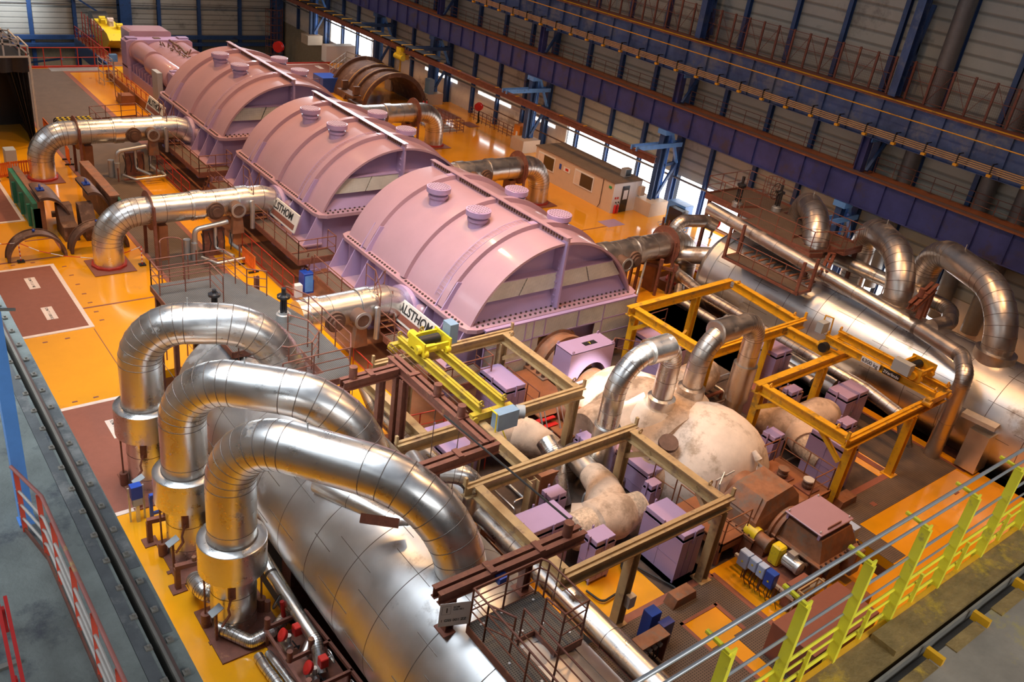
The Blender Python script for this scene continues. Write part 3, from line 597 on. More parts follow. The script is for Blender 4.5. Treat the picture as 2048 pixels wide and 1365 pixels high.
# ------------------------------------------------------------------ turbine casings
CX = 22.6
def casing(y0, label, L=9.6):
    t = thing('turbine_casing', label, 'turbine casing', (CX, y0, 0), 'three lilac low-pressure turbine casings')
    y1 = y0+L; R = 4.62; zc = 1.17; hw = 4.22; zf = 2.95
    a0 = math.asin((zf-zc)/R)
    def P(an, r): return (CX+r*cos(an), zc+r*sin(an))
    n = 48; A = [a0+(pi-2*a0)*i/n for i in range(n+1)]
    # shell
    a = MB(); vs = []; 
    for y in (y0, y1):
        for an in A: p = P(an, R); vs.append((p[0], y, p[1]))
    for y in (y0, y1):
        for an in A: p = P(an, R-0.10); vs.append((p[0], y, p[1]))
    k = n+1; fs = []
    for i in range(n): fs += [(i, i+1, k+i+1, k+i), (2*k+i, 3*k+i, 3*k+i+1, 2*k+i+1)]
    a.add(vs, fs, True); a.add(vs, [(i, 2*k+i, 2*k+i+1, i+1) for i in range(n)]+[(k+i, k+i+1, 3*k+i+1, 3*k+i) for i in range(n)])
    a.build('shell', 'lilac_case', t)
    # end faces, set back inside the shell
    for ye, s in ((y0, 1), (y1, -1)):
        nm = 'end_wall'
        a = MB()
        top = [P(an, R-0.1) for an in A]
        a.prism([(x, z) for x, z in top], 'Y', ye+s*0.55, ye+s*0.6)
        zs = 4.35
        def xat(z): return sqrt(max(0, (R-0.1)**2-(z-zc)**2))
        # sloping lower skirt
        x1_, x2_ = xat(zf), xat(3.72)
        a.add([(CX-x1_, ye+s*0.16, zf), (CX+x1_, ye+s*0.16, zf), (CX+x2_, ye+s*0.5, 3.72), (CX-x2_, ye+s*0.5, 3.72)], [(0, 1, 2, 3)])
        # ledge over the mesh panels
        x3 = xat(4.5); a.box(CX-x3, CX+x3, ye+s*0.2, ye+s*0.55, 4.46, 4.5)
        a.build(nm, 'lilac', t)
        for xa, xb in ((-1, -0.52), (-0.5, 0), (0, 0.5), (0.52, 1)):
            a = MB(); zz = [3.74, 4.45]
            def cl(f, z): return CX+f*xat(z)*0.985
            a.add([(cl(xa, zz[0]), ye+s*0.22, zz[0]), (cl(xb, zz[0]), ye+s*0.22, zz[0]), (cl(xb, zz[1]), ye+s*0.22, zz[1]), (cl(xa, zz[1]), ye+s*0.22, zz[1]),
                   (cl(xa, zz[0]), ye+s*0.5, zz[0]), (cl(xb, zz[0]), ye+s*0.5, zz[0]), (cl(xb, zz[1]), ye+s*0.5, zz[1]), (cl(xa, zz[1]), ye+s*0.5, zz[1])],
                  [(0, 1, 2, 3), (7, 6, 5, 4), (0, 4, 5, 1), (1, 5, 6, 2), (2, 6, 7, 3), (3, 7, 4, 0)]); a.build('mesh_panel', 'mesh_panel', t)
        a = MB(); a.box(CX-0.05, CX+0.05, ye-s*0.12, ye+s*0.55, zf, zc+R+0.1)
        for k2 in range(9): a.box(CX-0.09, CX-0.05, ye+s*0.1, ye+s*0.22, zf+0.15+k2*0.3, zf+0.22+k2*0.3)
        a.build('centre_web', 'lilac', t)
    # ribs round the shell
    for yr, wd, hh in ((y0+1.85, 0.34, 0.20), (y0+4.75, 0.30, 0.20), (y0+7.85, 0.34, 0.20)):
        a = MB(); pr = []
        for yy in (yr-wd/2, yr+wd/2):
            for r in (R-0.02, R+hh):
                for an in A: p = P(an, r); pr.append((p[0], yy, p[1]))
        fs = []
        for i in range(n):
            fs += [(i, i+1, k+i+1, k+i), (k+i, k+i+1, 3*k+i+1, 3*k+i), (2*k+i, 3*k+i, 3*k+i+1, 2*k+i+1)]
        a.add(pr, fs, True)
        a.build('rib', 'lilac_case', t)
    for yr in (y0+1.85, y0+7.85):
        for sx in (-1, 1):
            for dy in (-0.22, 0.22):
                a = MB(); x = CX+sx*hw
                a.prism([(x+sx*0.32, zf), (x-sx*0.1, zf), (x-sx*0.55, zf+1.05), (x-sx*0.35, zf+1.1)], 'Y', yr+dy-0.03, yr+dy+0.03); a.build('bracket', 'lilac', t)
    # ridge web with its row of teeth
    zt = zc+R
    a = MB(); a.box(CX-0.04, CX+0.04, y0-0.15, y1+0.15, zt-0.05, zt+0.24); a.box(CX-0.12, CX+0.12, y0-0.15, y1+0.15, zt+0.24, zt+0.28)
    a.build('ridge_web', 'lilac_case', t)
    for ya, yb in ((y0+0.2, y0+1.5), (y0+2.3, y0+4.4), (y0+5.1, y0+7.4), (y0+8.2, y0+9.4)):
        a = MB(); q = ya
        while q < yb: a.box(CX-0.10, CX-0.04, q, q+0.07, zt+0.06, zt+0.22); q += 0.17
        a.build('bolt_row', 'oxide_ring', t)
    for yy in (y0+1.85, y0+7.85):
        a = MB(); a.box(CX-0.45, CX+0.1, yy-0.12, yy+0.12, zt+0.0, zt+0.20); a.build('ridge_lug', 'lilac', t)
    # split flange with bolts
    a = MB(); x0, x1, f = CX-4.62, CX+4.62, 0.45
    out = [(x0+f, y0-0.32), (x1-f, y0-0.32), (x1-0.12, y0-0.15), (x1, y0+0.25), (x1, y1-0.25), (x1-0.12, y1+0.15), (x1-f, y1+0.32), (x0+f, y1+0.32), (x0+0.12, y1+0.15), (x0, y1-0.25), (x0, y0+0.25), (x0+0.12, y0-0.15)]
    a.prism(out, 'Z', zf-0.16, zf); a.build('flange', 'lilac_case', t)
    a = MB(); yy = y0+0.3
    while yy < y1-0.2:
        if not any(abs(yy-(y0+q)) < 0.32 for q in (1.85, 4.75, 7.85)):
            for x in (x0+0.17, x1-0.17): a.cyl((x, yy, zf), (x, yy, zf+0.05), 0.055, n=7, smooth=False)
        yy += 0.215
    x = x0+0.6
    while x < x1-0.5:
        for y in (y0-0.12, y0+0.16, y1+0.12): a.cyl((x, y, zf), (x, y, zf+0.05), 0.05, n=7, smooth=False)
        x += 0.26
    o = a.build('flange_bolts', 'bolt_dark', t); o['kind'] = 'stuff'
    # lower case: panelled walls, gussets, shelf, piers
    xo = 4.50
    a = MB(); a.box(CX-4.25, CX+4.25, y0+0.1, y1-0.1, 0, zf-0.16); a.build('lower_case', 'lilac', t)
    for sx in (-1, 1):
        a = MB(); xs = CX+sx*4.25
        a.box(xs, xs+sx*1.05, y0-0.1, y1+0.1, 1.38, 1.46); a.build('shelf', 'lilac_case', t)
        for i, yg in enumerate([y0, y0+1.25, y0+2.5, y0+3.8, y0+6.0, y0+7.25, y0+8.45, y1]):
            a = MB(); a.prism([(xs, zf-0.16), (xs+sx*0.3, zf-0.16), (xs+sx*0.98, 1.46), (xs, 1.46)], 'Y', yg-0.025, yg+0.025); a.build('gusset', 'lilac', t)
        for i, yg in enumerate([y0+0.15, y0+1.9, y0+3.6, y0+6.2, y0+7.8, y1-0.15]):
            a = MB(); a.box(xs, xs+sx*0.72, yg-0.14, yg+0.14, 0, 1.38); a.box(xs, xs+sx*0.85, yg-0.2, yg+0.2, 0, 0.12); a.build('pier', 'lilac', t)
        for ya, yb in ((y0+0.3, y0+1.75), (y0+2.05, y0+3.45), (y0+6.35, y0+7.65), (y0+7.95, y1-0.3)):
            a = MB(); a.box(xs, xs+sx*0.45, ya, yb, 0.78, 0.84); a.build('stiffener', 'lilac', t)
        # pipe inlet collar and dished cover on the side
        a = MB(); yc = y0+3.9 if sx < 0 else y0+3.9
        a.cyl((xs+sx*0.0, yc, 1.95), (xs+sx*0.5, yc, 1.95), 0.98, n=36); a.cyl((xs+sx*0.5, yc, 1.95), (xs+sx*0.62, yc, 1.95), 1.05, n=36)
        a.build('inlet_flange', 'lilac', t)
        a = MB(); a.sphere((xs+sx*0.35, y0+5.45, 2.2) if 0 else (xs+sx*0.3, y0+2.9, 2.25), 0.36, 20, (0.8, 1, 1)); a.build('dished_cover', 'lilac_case', t)
    # mushroom vents
    for dx, dy in ((-1.80, 6.45), (-1.72, 3.62), (1.28+0.2, 5.2), (1.28+0.12, 2.15)):
        x, y = CX+dx, y0+dy; zb = zc+sqrt(R*R-dx*dx)-0.2
        a = MB(); a.cyl((x, y, zb), (x, y, 5.84), 0.38, n=28); a.cyl((x, y, 5.60), (x, y, 5.72), 0.43, n=28)
        o = a.build('vent', 'lilac', t)
        a = MB(); a.lathe((x, y, 5.80), (0, 0, 1), [(0, 0.40), (0.04, 0.52), (0.26, 0.53), (0.27, 0.50)], 32); a.build('cap', 'lilac', o)
        a = MB(); a.cyl((x, y, 6.07), (x, y, 6.085), 0.47, n=28); a.build('grille', 'lilac_vent', o)
    return t
c1 = casing(47.75, 'farthest of the three ribbed lilac turbine casings, nearest the generator')
c2 = casing(35.50, 'middle one of the three ribbed lilac turbine casings')
c3 = casing(23.25, 'nearest lilac turbine casing, with its mesh-panelled front end wall in full view')
# curved ladders laid on the shell
for y0, tgt, lab in ((23.25, c3, 1), (35.5, c2, 0), (47.75, c1, 0)):
    a = MB(); R = 4.62+0.08
    for dy in (0, 0.34):
        a.tube([(CX+R*cos(an), y0+3.0-0.8+dy, 1.17+R*sin(an)) for an in [pi*0.50+pi*0.36*i/24 for i in range(25)]], 0.014, 5)
    for i in range(34):
        an = pi*0.50+pi*0.36*i/34; a.tube([(CX+R*cos(an), y0+2.2, 1.17+R*sin(an)), (CX+R*cos(an), y0+2.54, 1.17+R*sin(an))], 0.010, 4)
    a.build('shell_ladder', 'lilac', tgt)
# name signs
def name_sign(y0, y1, z, label, tilt=0.35):
    t = thing('name_sign', label, 'sign', (17.0, y1, z)); x = 17.28
    a = MB(); a.prism([(x, z), (x+0.06, z), (x+0.36, z+0.85), (x+0.30, z+0.85)], 'Y', y0, y1); a.build('board', 'white_wall', t)
    nrm = V((-0.85, 0, 0.30)).normalized(); up = V((0.30, 0, 0.85)).normalized()
    q = V((x, 0, z))+nrm*0.012
    a = MB(); b = q+up*0.10; c = q+up*0.36
    a.add([(b.x, y0+0.15, b.z), (b.x, y1-0.15, b.z), (c.x, y1-0.15, c.z), (c.x, y0+0.15, c.z)], [(0, 1, 2, 3)]); a.build('red_band', 'brown_cover', t)
    p = V((x, y1-0.12, z))+nrm*0.015+up*0.45; lettering('lettering', 'ALSTHOM', 0.52, 'ink', p, (0, -1, 0), up, t, 0.006)
name_sign(24.2, 27.6-0.6, 1.75, 'white ALSTHOM board with red band on the nearest casing')
name_sign(36.3, 39.3, 1.75, 'white ALSTHOM board with red band on the middle casing')
name_sign(55.0, 58.0, 1.75, 'white ALSTHOM board with red band at the far end of the farthest casing')
# front mesh screen of the nearest casing
t = thing('mesh_screen', 'lilac framed perforated screen wall across the front of the nearest casing', 'screen', (22.8, 22.85, 0))
y = 22.8
a = MB()
a.box(18.75, 26.9, y-0.05, y+0.3, 2.86, 2.92)
for x in (18.78, 20.75, 21.15, 21.75, 23.55, 25.0, 26.87): 
    z0 = 0.1 if x in (18.78, 21.15, 25.0, 26.87) else 2.1 if x in (20.75, 21.75, 23.55) else 0
    a.box(x-0.03, x+0.03, y-0.03, y+0.03, z0, 2.88)
for x0_, x1_, z in ((18.78, 21.15, 2.05), (21.15, 25.0, 2.08), (25.0, 26.87, 2.15), (25.0, 26.87, 1.45), (18.78, 21.15, 1.2)): a.box(x0_, x1_, y-0.03, y+0.03, z-0.025, z+0.025)
a.build('frame', 'lilac', t)
for x0_, x1_, z0_, z1_ in ((18.8, 20.73, 2.08, 2.85), (20.77, 21.12, 2.08, 2.85), (18.8, 21.12, 1.22, 2.02), (18.8, 21.12, 0.1, 1.18), (21.18, 21.73, 2.1, 2.85), (21.78, 23.5, 2.1, 2.85), (23.58, 24.97, 2.1, 2.85), (21.18, 21.5, 0.9, 2.05), (24.6, 24.97, 1.0, 2.05), (25.03, 26.85, 2.18, 2.85), (25.03, 26.85, 1.48, 2.12), (25.03, 26.85, 0.9, 1.42)):
    a = MB(); a.box(x0_, x1_, y-0.01, y+0.015, z0_, z1_); a.build('mesh_panel', 'mesh_panel', t)
# walkways beside the casings, left side
def walkway(pts_rect, label, z=1.5):
    t = thing('walkway', label, 'walkway', (pts_rect[0][0], pts_rect[0][2], z))
    for i, r in enumerate(pts_rect):
        a = MB(); a.box(r[0], r[1], r[2], r[3], z-0.02, z+0.02); a.build('deck', 'grating', t)
        a = MB(); a.box(r[0]-0.03, r[0], r[2], r[3], z-0.2, z+0.08); a.box(r[1], r[1]+0.03, r[2], r[3], z-0.2, z+0.08); a.box(r[0], r[1], r[2]-0.03, r[2], z-0.2, z+0.08); a.box(r[0], r[1], r[3], r[3]+0.03, z-0.2, z+0.08); a.build('side_beam', 'rust_steel', t)
    return t
for k, y0 in enumerate((23.25, 35.5, 47.75)):
    nm = ('nearest', 'middle', 'farthest')[k]
    t = walkway([(16.35, 17.15, y0-0.9, y0+3.4), (16.35, 18.2, y0-1.7, y0-0.9)] if k else [(16.35, 17.15, y0-0.4, y0+2.9), (16.6, 18.4, y0-1.5, y0-0.4)], f'rust red railed walkway on the near half of the {nm} casing', 1.5)
    rail_parts(t, [(16.35, y0+3.4, 1.5), (16.35, y0-1.7 if k else y0-0.4, 1.5)], 1.0, 'rust_steel')
    rail_parts(t, [(16.35, y0-1.7, 1.5), (18.2, y0-1.7, 1.5), (18.2, y0-0.9, 1.5)] if k else [(16.6, y0-1.5, 1.5), (18.4, y0-1.5, 1.5), (18.4, y0-0.5, 1.5)], 1.0, 'rust_steel')
    t = walkway([(16.35, 17.15, y0+5.2, y0+9.0)], f'rust red railed walkway on the far half of the {nm} casing', 1.5)
    rail_parts(t, [(16.35, y0+9.0, 1.5), (16.35, y0+5.2, 1.5), (17.15, y0+5.2, 1.5), (17.15, y0+4.4, 2.6)], 1.0, 'rust_steel')
    # stair over the inlet pipe
    t = thing('crossover_steps', f'short rust red steps over the inlet pipe of the {nm} casing', 'steps', (16.5, y0+3.4, 1.5))
    for s in (16.4, 17.1):
        a = MB(); a.bar((s, y0+3.35, 1.5), (s, y0+3.75, 3.0), 0.04, 0.18, (0, 1, 0)); a.build('stringer', 'rust_steel', t)
    for i in range(6):
        a = MB(); q = (i+0.5)/6; a.box(16.4, 17.1, y0+3.30+0.4*q, y0+3.55+0.4*q, 1.5+1.5*q, 1.53+1.5*q); a.build('tread', 'rust_floor', t)
    rail_parts(t, [(16.4, y0+3.4, 2.3), (16.4, y0+3.9, 3.0), (16.4, y0+4.6, 3.0)], 0.95, 'rust_steel', toe=0)
for k, (x, y) in enumerate(((16.9, 46.1), (16.9, 45.1), (17.0, 34.0))):
    t = thing('access_ladder', ('slim rust red ladder under the walkway of the farthest casing, left one', 'slim rust red ladder at the far end of the middle casing walkway', 'slim ladder by the blue box at the near end of the middle casing walkway')[k], 'ladder', (x, y, 0))
    a = MB(); a.bar((x-0.5, y-0.25, 0), (x, y-0.25, 1.7), 0.05); a.bar((x-0.5, y+0.1, 0), (x, y+0.1, 1.7), 0.05); a.build('side_rails', 'rust_steel', t)
    for i in range(5):
        q = (i+0.7)/6; a = MB(); a.box(x-0.55+0.5*q, x-0.4+0.5*q, y-0.25, y+0.1, 1.7*q, 1.7*q+0.03); a.build('rung', 'rust_floor', t)
# ------------------------------------------------------------------ steam pipes
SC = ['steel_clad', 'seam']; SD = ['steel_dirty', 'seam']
def riser_pipe(base, drop, zt, label, R1, R2, mats, zdrop=3.4, collar=True, grp=None, zc=(1.95, 2.9), r=0.61, low=-0.4):
    t = thing('steam_riser', label, 'pipe', (base[0], base[1], 0), grp)
    b = V((base[0], base[1], 0)); d = V((drop[0], drop[1], 0))
    a = MB(); pts = fillet([b+V((0, 0, zc[0])), b+V((0, 0, zt)), d+V((0, 0, zt)), d+V((0, 0, zdrop))], [R1, R2], 9)
    clad_pipe(a, pts, r, 40, 1.25); a.build('clad_pipe', mats, t)
    a = MB(); clad_pipe(a, [b+V((0, 0, low)), b+V((0, 0, zc[0]+0.1))], r-0.02, 40, 0.75); a.build('lower_pipe', mats, t)
    if collar:
        a = MB(); a.lathe(b+V((0, 0, zc[0])), (0, 0, 1), [(0, r), (0, 0.86), (zc[1]-zc[0]-0.02, 0.86), (zc[1]-zc[0], 0.84), (zc[1]-zc[0]+0.02, r+0.02)], 48); a.build('collar', mats[0], t)
        a = MB(); a.lathe(b+V((0, 0, zc[1]+0.02)), (0, 0, 1), [(0, r+0.025), (0.03, r+0.025), (0.03, r)], 40); a.build('collar_gasket', 'seam', t)
        # slotted guide with its lever on the west side, tie rod and spring can
        a = MB(); a.box(base[0]-0.35, base[0]-0.18, base[1]-0.63, base[1]-0.52, 1.35, 1.95); a.build('guide_slot', 'rust_steel', t)
        a = MB(); a.tube([(base[0]-0.3, base[1]-0.64, 1.5), (base[0]-0.42, base[1]-0.72, 1.2), (base[0]-0.40, base[1]-0.75, 1.02), (base[0]-0.62, base[1]-0.78, 0.75)], 0.035, 6); a.build('lever', 'rust_steel', t)
        for s in (-1, 1):
            a = MB(); x = base[0]+s*0.72; y = base[1]-0.10*s
            a.cyl((x, y, 0.05), (x, y, 0.48), 0.12, n=16); a.build('spring_can', 'rust_steel', t)
            a = MB(); a.cyl((x, y, 0.48), (x, y, zc[0]), 0.028, n=8); a.build('tie_rod', 'rust_steel', t)
    a = MB(); a.lathe(d+V((0, 0, zdrop-0.55)), (0, 0, 1), [(0, 0.95), (0.25, 0.82), (0.95, 0.80), (0.97, r)], 44); a.build('nozzle_skirt', mats[0], t)
    # instrument stub on the run
    q = b.lerp(d, 0.33)+V((0, 0, zt+r)); a = MB(); a.cyl(q-V((0, 0, 0.05)), q+V((0, 0, 0.22)), 0.02, n=8); a.build('stub', 'galv', t)
    return t
G = 'three thick silver steam risers of the left drum'
riser_pipe((6.37, 16.60), (10.0, 11.84), 6.10, 'nearest of the three thick silver steam risers, bending down beside the GSS sign', 1.5, 2.5, SC, grp=G)
riser_pipe((6.30, 19.71), (10.15, 16.35), 5.88, 'middle one of the three thick silver steam risers, sooty on its upper bend', 1.4, 2.4, SC, grp=G)
riser_pipe((6.32, 23.30), (10.15, 21.60), 5.65, 'farthest of the three thick silver steam risers, ending inside the railed platform', 1.3, 2.0, SC, grp=G)
G = 'thick steam pipes of the right drum'
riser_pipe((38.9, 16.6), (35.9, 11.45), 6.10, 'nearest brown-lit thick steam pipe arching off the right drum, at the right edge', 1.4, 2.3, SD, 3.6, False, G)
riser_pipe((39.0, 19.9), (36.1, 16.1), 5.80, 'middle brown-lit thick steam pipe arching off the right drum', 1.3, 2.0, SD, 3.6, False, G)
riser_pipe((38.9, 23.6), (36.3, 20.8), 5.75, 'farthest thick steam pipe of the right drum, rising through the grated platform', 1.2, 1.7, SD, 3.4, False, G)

# drums
def drum(x, z, R, y0, y1, label, mats, long_seams):
    t = thing('separator_drum', label, 'vessel', (x, y1, z))
    a = MB(); pts = [(x, y0, z), (x, y1, z)]; clad_pipe(a, pts, R, 72, 1.55, 0.006, False)
    for k, (yy, an, L) in enumerate(long_seams):
        a.mi = 1; c, s = cos(an), sin(an); p = V((x+c*(R+0.002), yy, z+s*(R+0.002))); a.bar(p, p+V((0, L, 0)), 0.014, 0.014, (c, 0, s))
    a.build('shell', mats, t)
    a = MB(); prof = [(0, R)]+[(0.75*sin(k*pi/16), R*cos(k*pi/16)*1.0) for k in range(1, 8)]+[(0.76, 0.01)]
    a.lathe((x, y1, z), (0, 1, 0), prof, 60); a.build('end_head', mats[0], t)
    a = MB(); a.lathe((x, y1-0.55, z), (0, 1, 0), [(0, R+0.01), (0, R+0.06), (0.5, R+0.06), (0.5, R)], 72, caps=False); a.build('end_band', mats[0], t)
    for yy in range(int(y0)+3, int(y1)-1, 6):
        a = MB(); a.box(x-1.5, x+1.5, yy-0.3, yy+0.3, -5.9, z-R*0.75); a.build('saddle', 'rust_steel', t)
    return t
ls = []
for k in range(15):
    for an in (0.55, 1.15, 1.75, 2.35, 2.9): ls.append((4.6+k*1.46, an+(0.22 if k % 2 else 0), 1.45 if (k+int(an*10)) % 3 else 0.8))
drum(10.0, 1.8, 2.2, 3, 24.9, 'huge silver clad separator drum under the three risers, lower middle', ['steel_drum', 'seam'], ls)
drum(36.0, 1.55, 2.2, 2, 25.0, 'huge bronze-lit clad separator drum along the right side', ['steel_drum', 'seam'], ls)

def pipe(name, label, pts, r, mats='steel_clad', rad=None, n=24, seam=1.3, parent=None, nf=6, cat='pipe'):
    if rad: pts = fillet(pts, rad, nf)
    a = MB(); mm = [mats, 'seam'] if isinstance(mats, str) else mats
    if seam: clad_pipe(a, pts, r, n, seam)
    else: a.tube(pts, r, n)
    o = a.build(name, mm if seam else mm[0], parent, loc=None if parent is not None else pts[0])
    if parent is None: tag(o, label, cat)
    return o
pipe('steam_pipe', 'long straight silver pipe running right of the left drum to the lower edge', [(13.3, 4, 1.9), (13.3, 21.3, 1.9), (13.3, 22.3, 2.6)], 0.36, rad=0.6, seam=1.9)
pipe('drain_pipe', 'silver pipe hooping up and down behind the GSS hoist beam', [(11.6, 17.5, 2.4), (11.9, 16.4, 3.1), (13.1, 15.5, 3.15), (13.1, 15.4, 0.2)], 0.31, rad=0.62, seam=0.9)
pipe('drain_pipe', 'silver pipe elbow slung under the nearest riser bend across the drum', [(8.7, 16.6, 3.7), (9.7, 13.8, 3.85), (10.9, 14.0, 3.9), (11.6, 16.6, 3.5)], 0.27, rad=0.7, seam=0.8)
pipe('drain_pipe', 'slim silver pipe in the gap between the risers and the left drum', [(7.55, 20.4, 1.8), (7.5, 16.8, 0.9), (7.55, 14.2, 0.75), (7.4, 13.6, 0.3)], 0.16, rad=0.5, seam=1.2)
pipe('drain_pipe', 'second slim silver pipe below the nearest riser, dipping to the red valve rack', [(7.7, 18.0, 0.8), (7.65, 14.6, 0.6), (7.2, 14.2, 0.4)], 0.12, rad=0.3, seam=1.2)
# third cross pipe (near) and the two far ones
def cross_pipe(y, label, side=-1, z=2.45, near=False):
    X = lambda x: x if side < 0 else 2*22.6-x
    t = thing('crossover_pipe', label, 'pipe', (X(9.7), y, 0))
    m2 = SC if side < 0 else SD
    a = MB(); xe = 16.9
    if near: pts = [(X(13.2), y, z), (X(xe), y, z), (X(18.0), y, z-0.45)]
    else: pts = fillet([(X(9.7), y, -0.3), (X(9.7), y, z), (X(xe), y, z)], 1.35, 10)+[(X(17.4), y, z-0.15), (X(18.1), y, z-0.5)]
    clad_pipe(a, pts, 0.655, 40, 0.8 if side > 0 else 1.1); a.build('clad_pipe', m2, t)
    for xb, w in ((13.75, 0.5), (15.95, 0.55)):
        a = MB(); a.lathe((X(xb-w/2), y, z), (1 if side < 0 else -1, 0, 0), [(0, 0.655), (0.0, 0.71), (w, 0.71), (w, 0.655)], 40, caps=False); a.build('band', m2[0], t)
    if not near:
        a = MB(); s = 1 if side < 0 else -1
        a.lathe((X(11.55), y, z), (s, 0, 0), [(0, 0.66), (0, 0.92 if side < 0 else 1.0), (0.05, 0.92 if side < 0 else 1.0), (0.05, 0.66)], 44); a.build('ring_plate', 'rust_steel', t)
        a = MB(); a.bar((X(11.6), y-0.8, 0), (X(11.6), y-0.72, z+0.4), 0.14, 0.10, (0, 1, 0)); a.build('support_leg', 'rust_steel', t)
        a = MB(); a.bar((X(11.6), y+0.8, 0), (X(11.6), y+0.72, z+0.2), 0.14, 0.10, (0, 1, 0)); a.build('support_leg', 'rust_steel', t)
        a = MB(); a.box(X(11.9), X(12.3), y-0.35, y+0.35, 0, z-0.7); a.build('pedestal', 'rust_floor', t)
        a = MB(); a.box(X(8.8), X(10.6), y-1.05, y+0.8, 0.012, 0.035); a.build('floor_plate', 'brown_cover', t)
        a = MB(); a.lathe((X(9.7), y, 0.03), (0, 0, 1), [(0, 0.70), (0, 0.78), (0.10, 0.78), (0.10, 0.70)], 10); a.build('floor_collar', 'red_rail', t)
    # valve bonnet pair on the near side
    a = MB(); a.lathe((X(14.45), y-0.55, z-0.12), (0, -1, 0), [(0, 0.42), (0.18, 0.42), (0.18, 0.34), (0.30, 0.34), (0.30, 0.22), (0.40, 0.22)], 28); a.build('bonnet', 'oxide_ring', t)
    a = MB(); a.lathe((X(15.4), y-0.4, z-0.05), (0, -1, 0), [(0, 0.33), (0.75, 0.33)], 28); a.build('nozzle_stub', 'oxide_ring', t)
    a = MB(); a.lathe((X(15.4), y-1.12, z-0.05), (0, -1, 0), [(0, 0.35), (0.04, 0.36), (0.05, 0.26), (0.0, 0.25)], 28); a.build('nozzle_flange', 'galv', t)
    a = MB(); a.lathe((X(15.4), y-1.13, z-0.05), (0, -1, 0), [(0, 0.24), (0.01, 0.23)], 20); a.build('nozzle_bore', 'grey_box', t)
    a = MB(); a.prism([(X(15.1), 1.2), (X(15.7), 1.2), (X(15.6), 2.15), (X(15.2), 2.15)], 'Y', y-1.05, y-0.75); a.build('bracket', 'rust_cast', t)
    a = MB(); a.tube([(X(16.2), y-0.75, 2.6), (X(16.2), y-0.85, 2.62), (X(16.2), y-0.85, 1.3)], 0.11, 14); a.build('vent_tube', 'galv', t)
    return t
cross_pipe(51.6, 'farthest silver crossover pipe on the left, bending down through the floor')
cross_pipe(39.4, 'left silver crossover pipe rising beside the curved brown ring pieces')
cross_pipe(27.3, 'near silver crossover pipe entering the nearest casing over a valve stand', near=True)
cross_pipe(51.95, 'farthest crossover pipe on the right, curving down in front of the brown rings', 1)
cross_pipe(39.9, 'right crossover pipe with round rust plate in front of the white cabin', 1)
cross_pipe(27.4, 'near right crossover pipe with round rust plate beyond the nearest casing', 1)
# valve stand beneath each left crossover pipe
def valve_stand(y, label):
    t = thing('valve_stand', label, 'valve stand', (14.4, y-1.3, 0))
    a = MB(); a.tube(fillet([(13.4, y-0.9, 0.2), (13.4, y-0.95, 1.55), (15.0, y-0.95, 1.75)], 0.25, 4), 0.12, 12); a.build('insulated_pipe', 'galv', t)
    a = MB(); a.tube(fillet([(14.4, y-0.9, 1.6), (14.4, y-0.9, 0.45), (14.9, y-1.9, 0.35)], 0.2, 4), 0.09, 12); a.build('insulated_pipe', 'galv', t)
    a = MB(); a.tube(fillet([(15.3, y-0.7, 1.2), (15.2, y-0.7, 0.5), (15.5, y-1.6, 0.35)], 0.2, 4), 0.10, 12); a.build('insulated_pipe', 'galv', t)
    a = MB(); a.tube(fillet([(13.5, y-1.5, 0.35), (13.9, y-2.4, 0.35), (15.6, y-2.35, 0.4), (15.6, y-1.6, 0.4)], 0.12, 3), 0.07, 10); a.build('loop_pipe', 'galv', t)
    a = MB(); a.cyl((13.1, y-0.7, 0), (13.1, y-0.7, 1.0), 0.17, n=16); a.cyl((13.35, y-1.0, 0), (13.35, y-1.0, 0.9), 0.15, n=16); a.build('steel_pot', 'galv', t)
    a = MB(); a.box(13.9, 14.9, y-0.8, y-0.5, 0, 1.35); a.build('panel', 'rust_steel', t)
    a = MB()
    for i in range(5): a.tube([(13.7+i*0.35, y-1.0, 0.3), (13.8+i*0.33, y-1.05, 0.8), (13.72+i*0.35, y-0.9, 1.3)], 0.025, 5)
    a.build('cables', 'cable', t)
    for dx in (0, 2.1):
        a = MB(); a.bar((13.2+dx, y-1.6, 0), (13.2+dx, y-1.6, 0.8), 0.06); a.build('leg', 'rust_steel', t)
    a = MB(); a.bar((13.4, y-2.0, 0.25), (15.6, y-2.0, 0.25), 0.08); a.build('skid', 'rust_steel', t)
    return t
valve_stand(39.6, 'tangle of steel pipes and valves under the middle left crossover pipe')
valve_stand(51.6, 'tangle of steel pipes and valves under the farthest left crossover pipe')
# right side pipes
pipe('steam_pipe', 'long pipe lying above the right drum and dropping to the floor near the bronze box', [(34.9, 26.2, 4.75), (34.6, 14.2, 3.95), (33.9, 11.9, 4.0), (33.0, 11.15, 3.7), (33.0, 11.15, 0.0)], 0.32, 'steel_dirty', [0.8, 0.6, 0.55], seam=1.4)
gm = MAT['steel_clad']
t = thing('perforated_pipe', 'upper silver pipe in perforated sheet between the yellow gantries and the right drum', 'pipe', (33.2, 26, 1.3))
pipe('jacket', '', [(34.6, 27.2, 1.0), (33.7, 26.4, 1.35), (33.0, 24, 1.35), (32.7, 14.5, 1.3), (32.7, 12.6, 1.0), (32.7, 12.0, -0.3)], 0.27, 'steel_dirty', [0.5, 0.5, 0.8, 0.7], seam=0.33, parent=t)
t = thing('perforated_pipe', 'lower short silver pipe in perforated sheet beside the far yellow gantry', 'pipe', (32.8, 25.5, 0.6))
pipe('jacket', '', [(33.3, 25.6, 0.9), (32.6, 25.0, 0.6), (32.3, 16.6, 0.55)], 0.25, 'steel_dirty', 0.5, seam=0.33, parent=t)
pipe('drain_vessel', 'dark bronze auxiliary vessel lying low against the right drum', [(33.4, 22.5, 0.2), (33.4, 16, 0.2)], 0.62, 'steel_drum', seam=2.2)
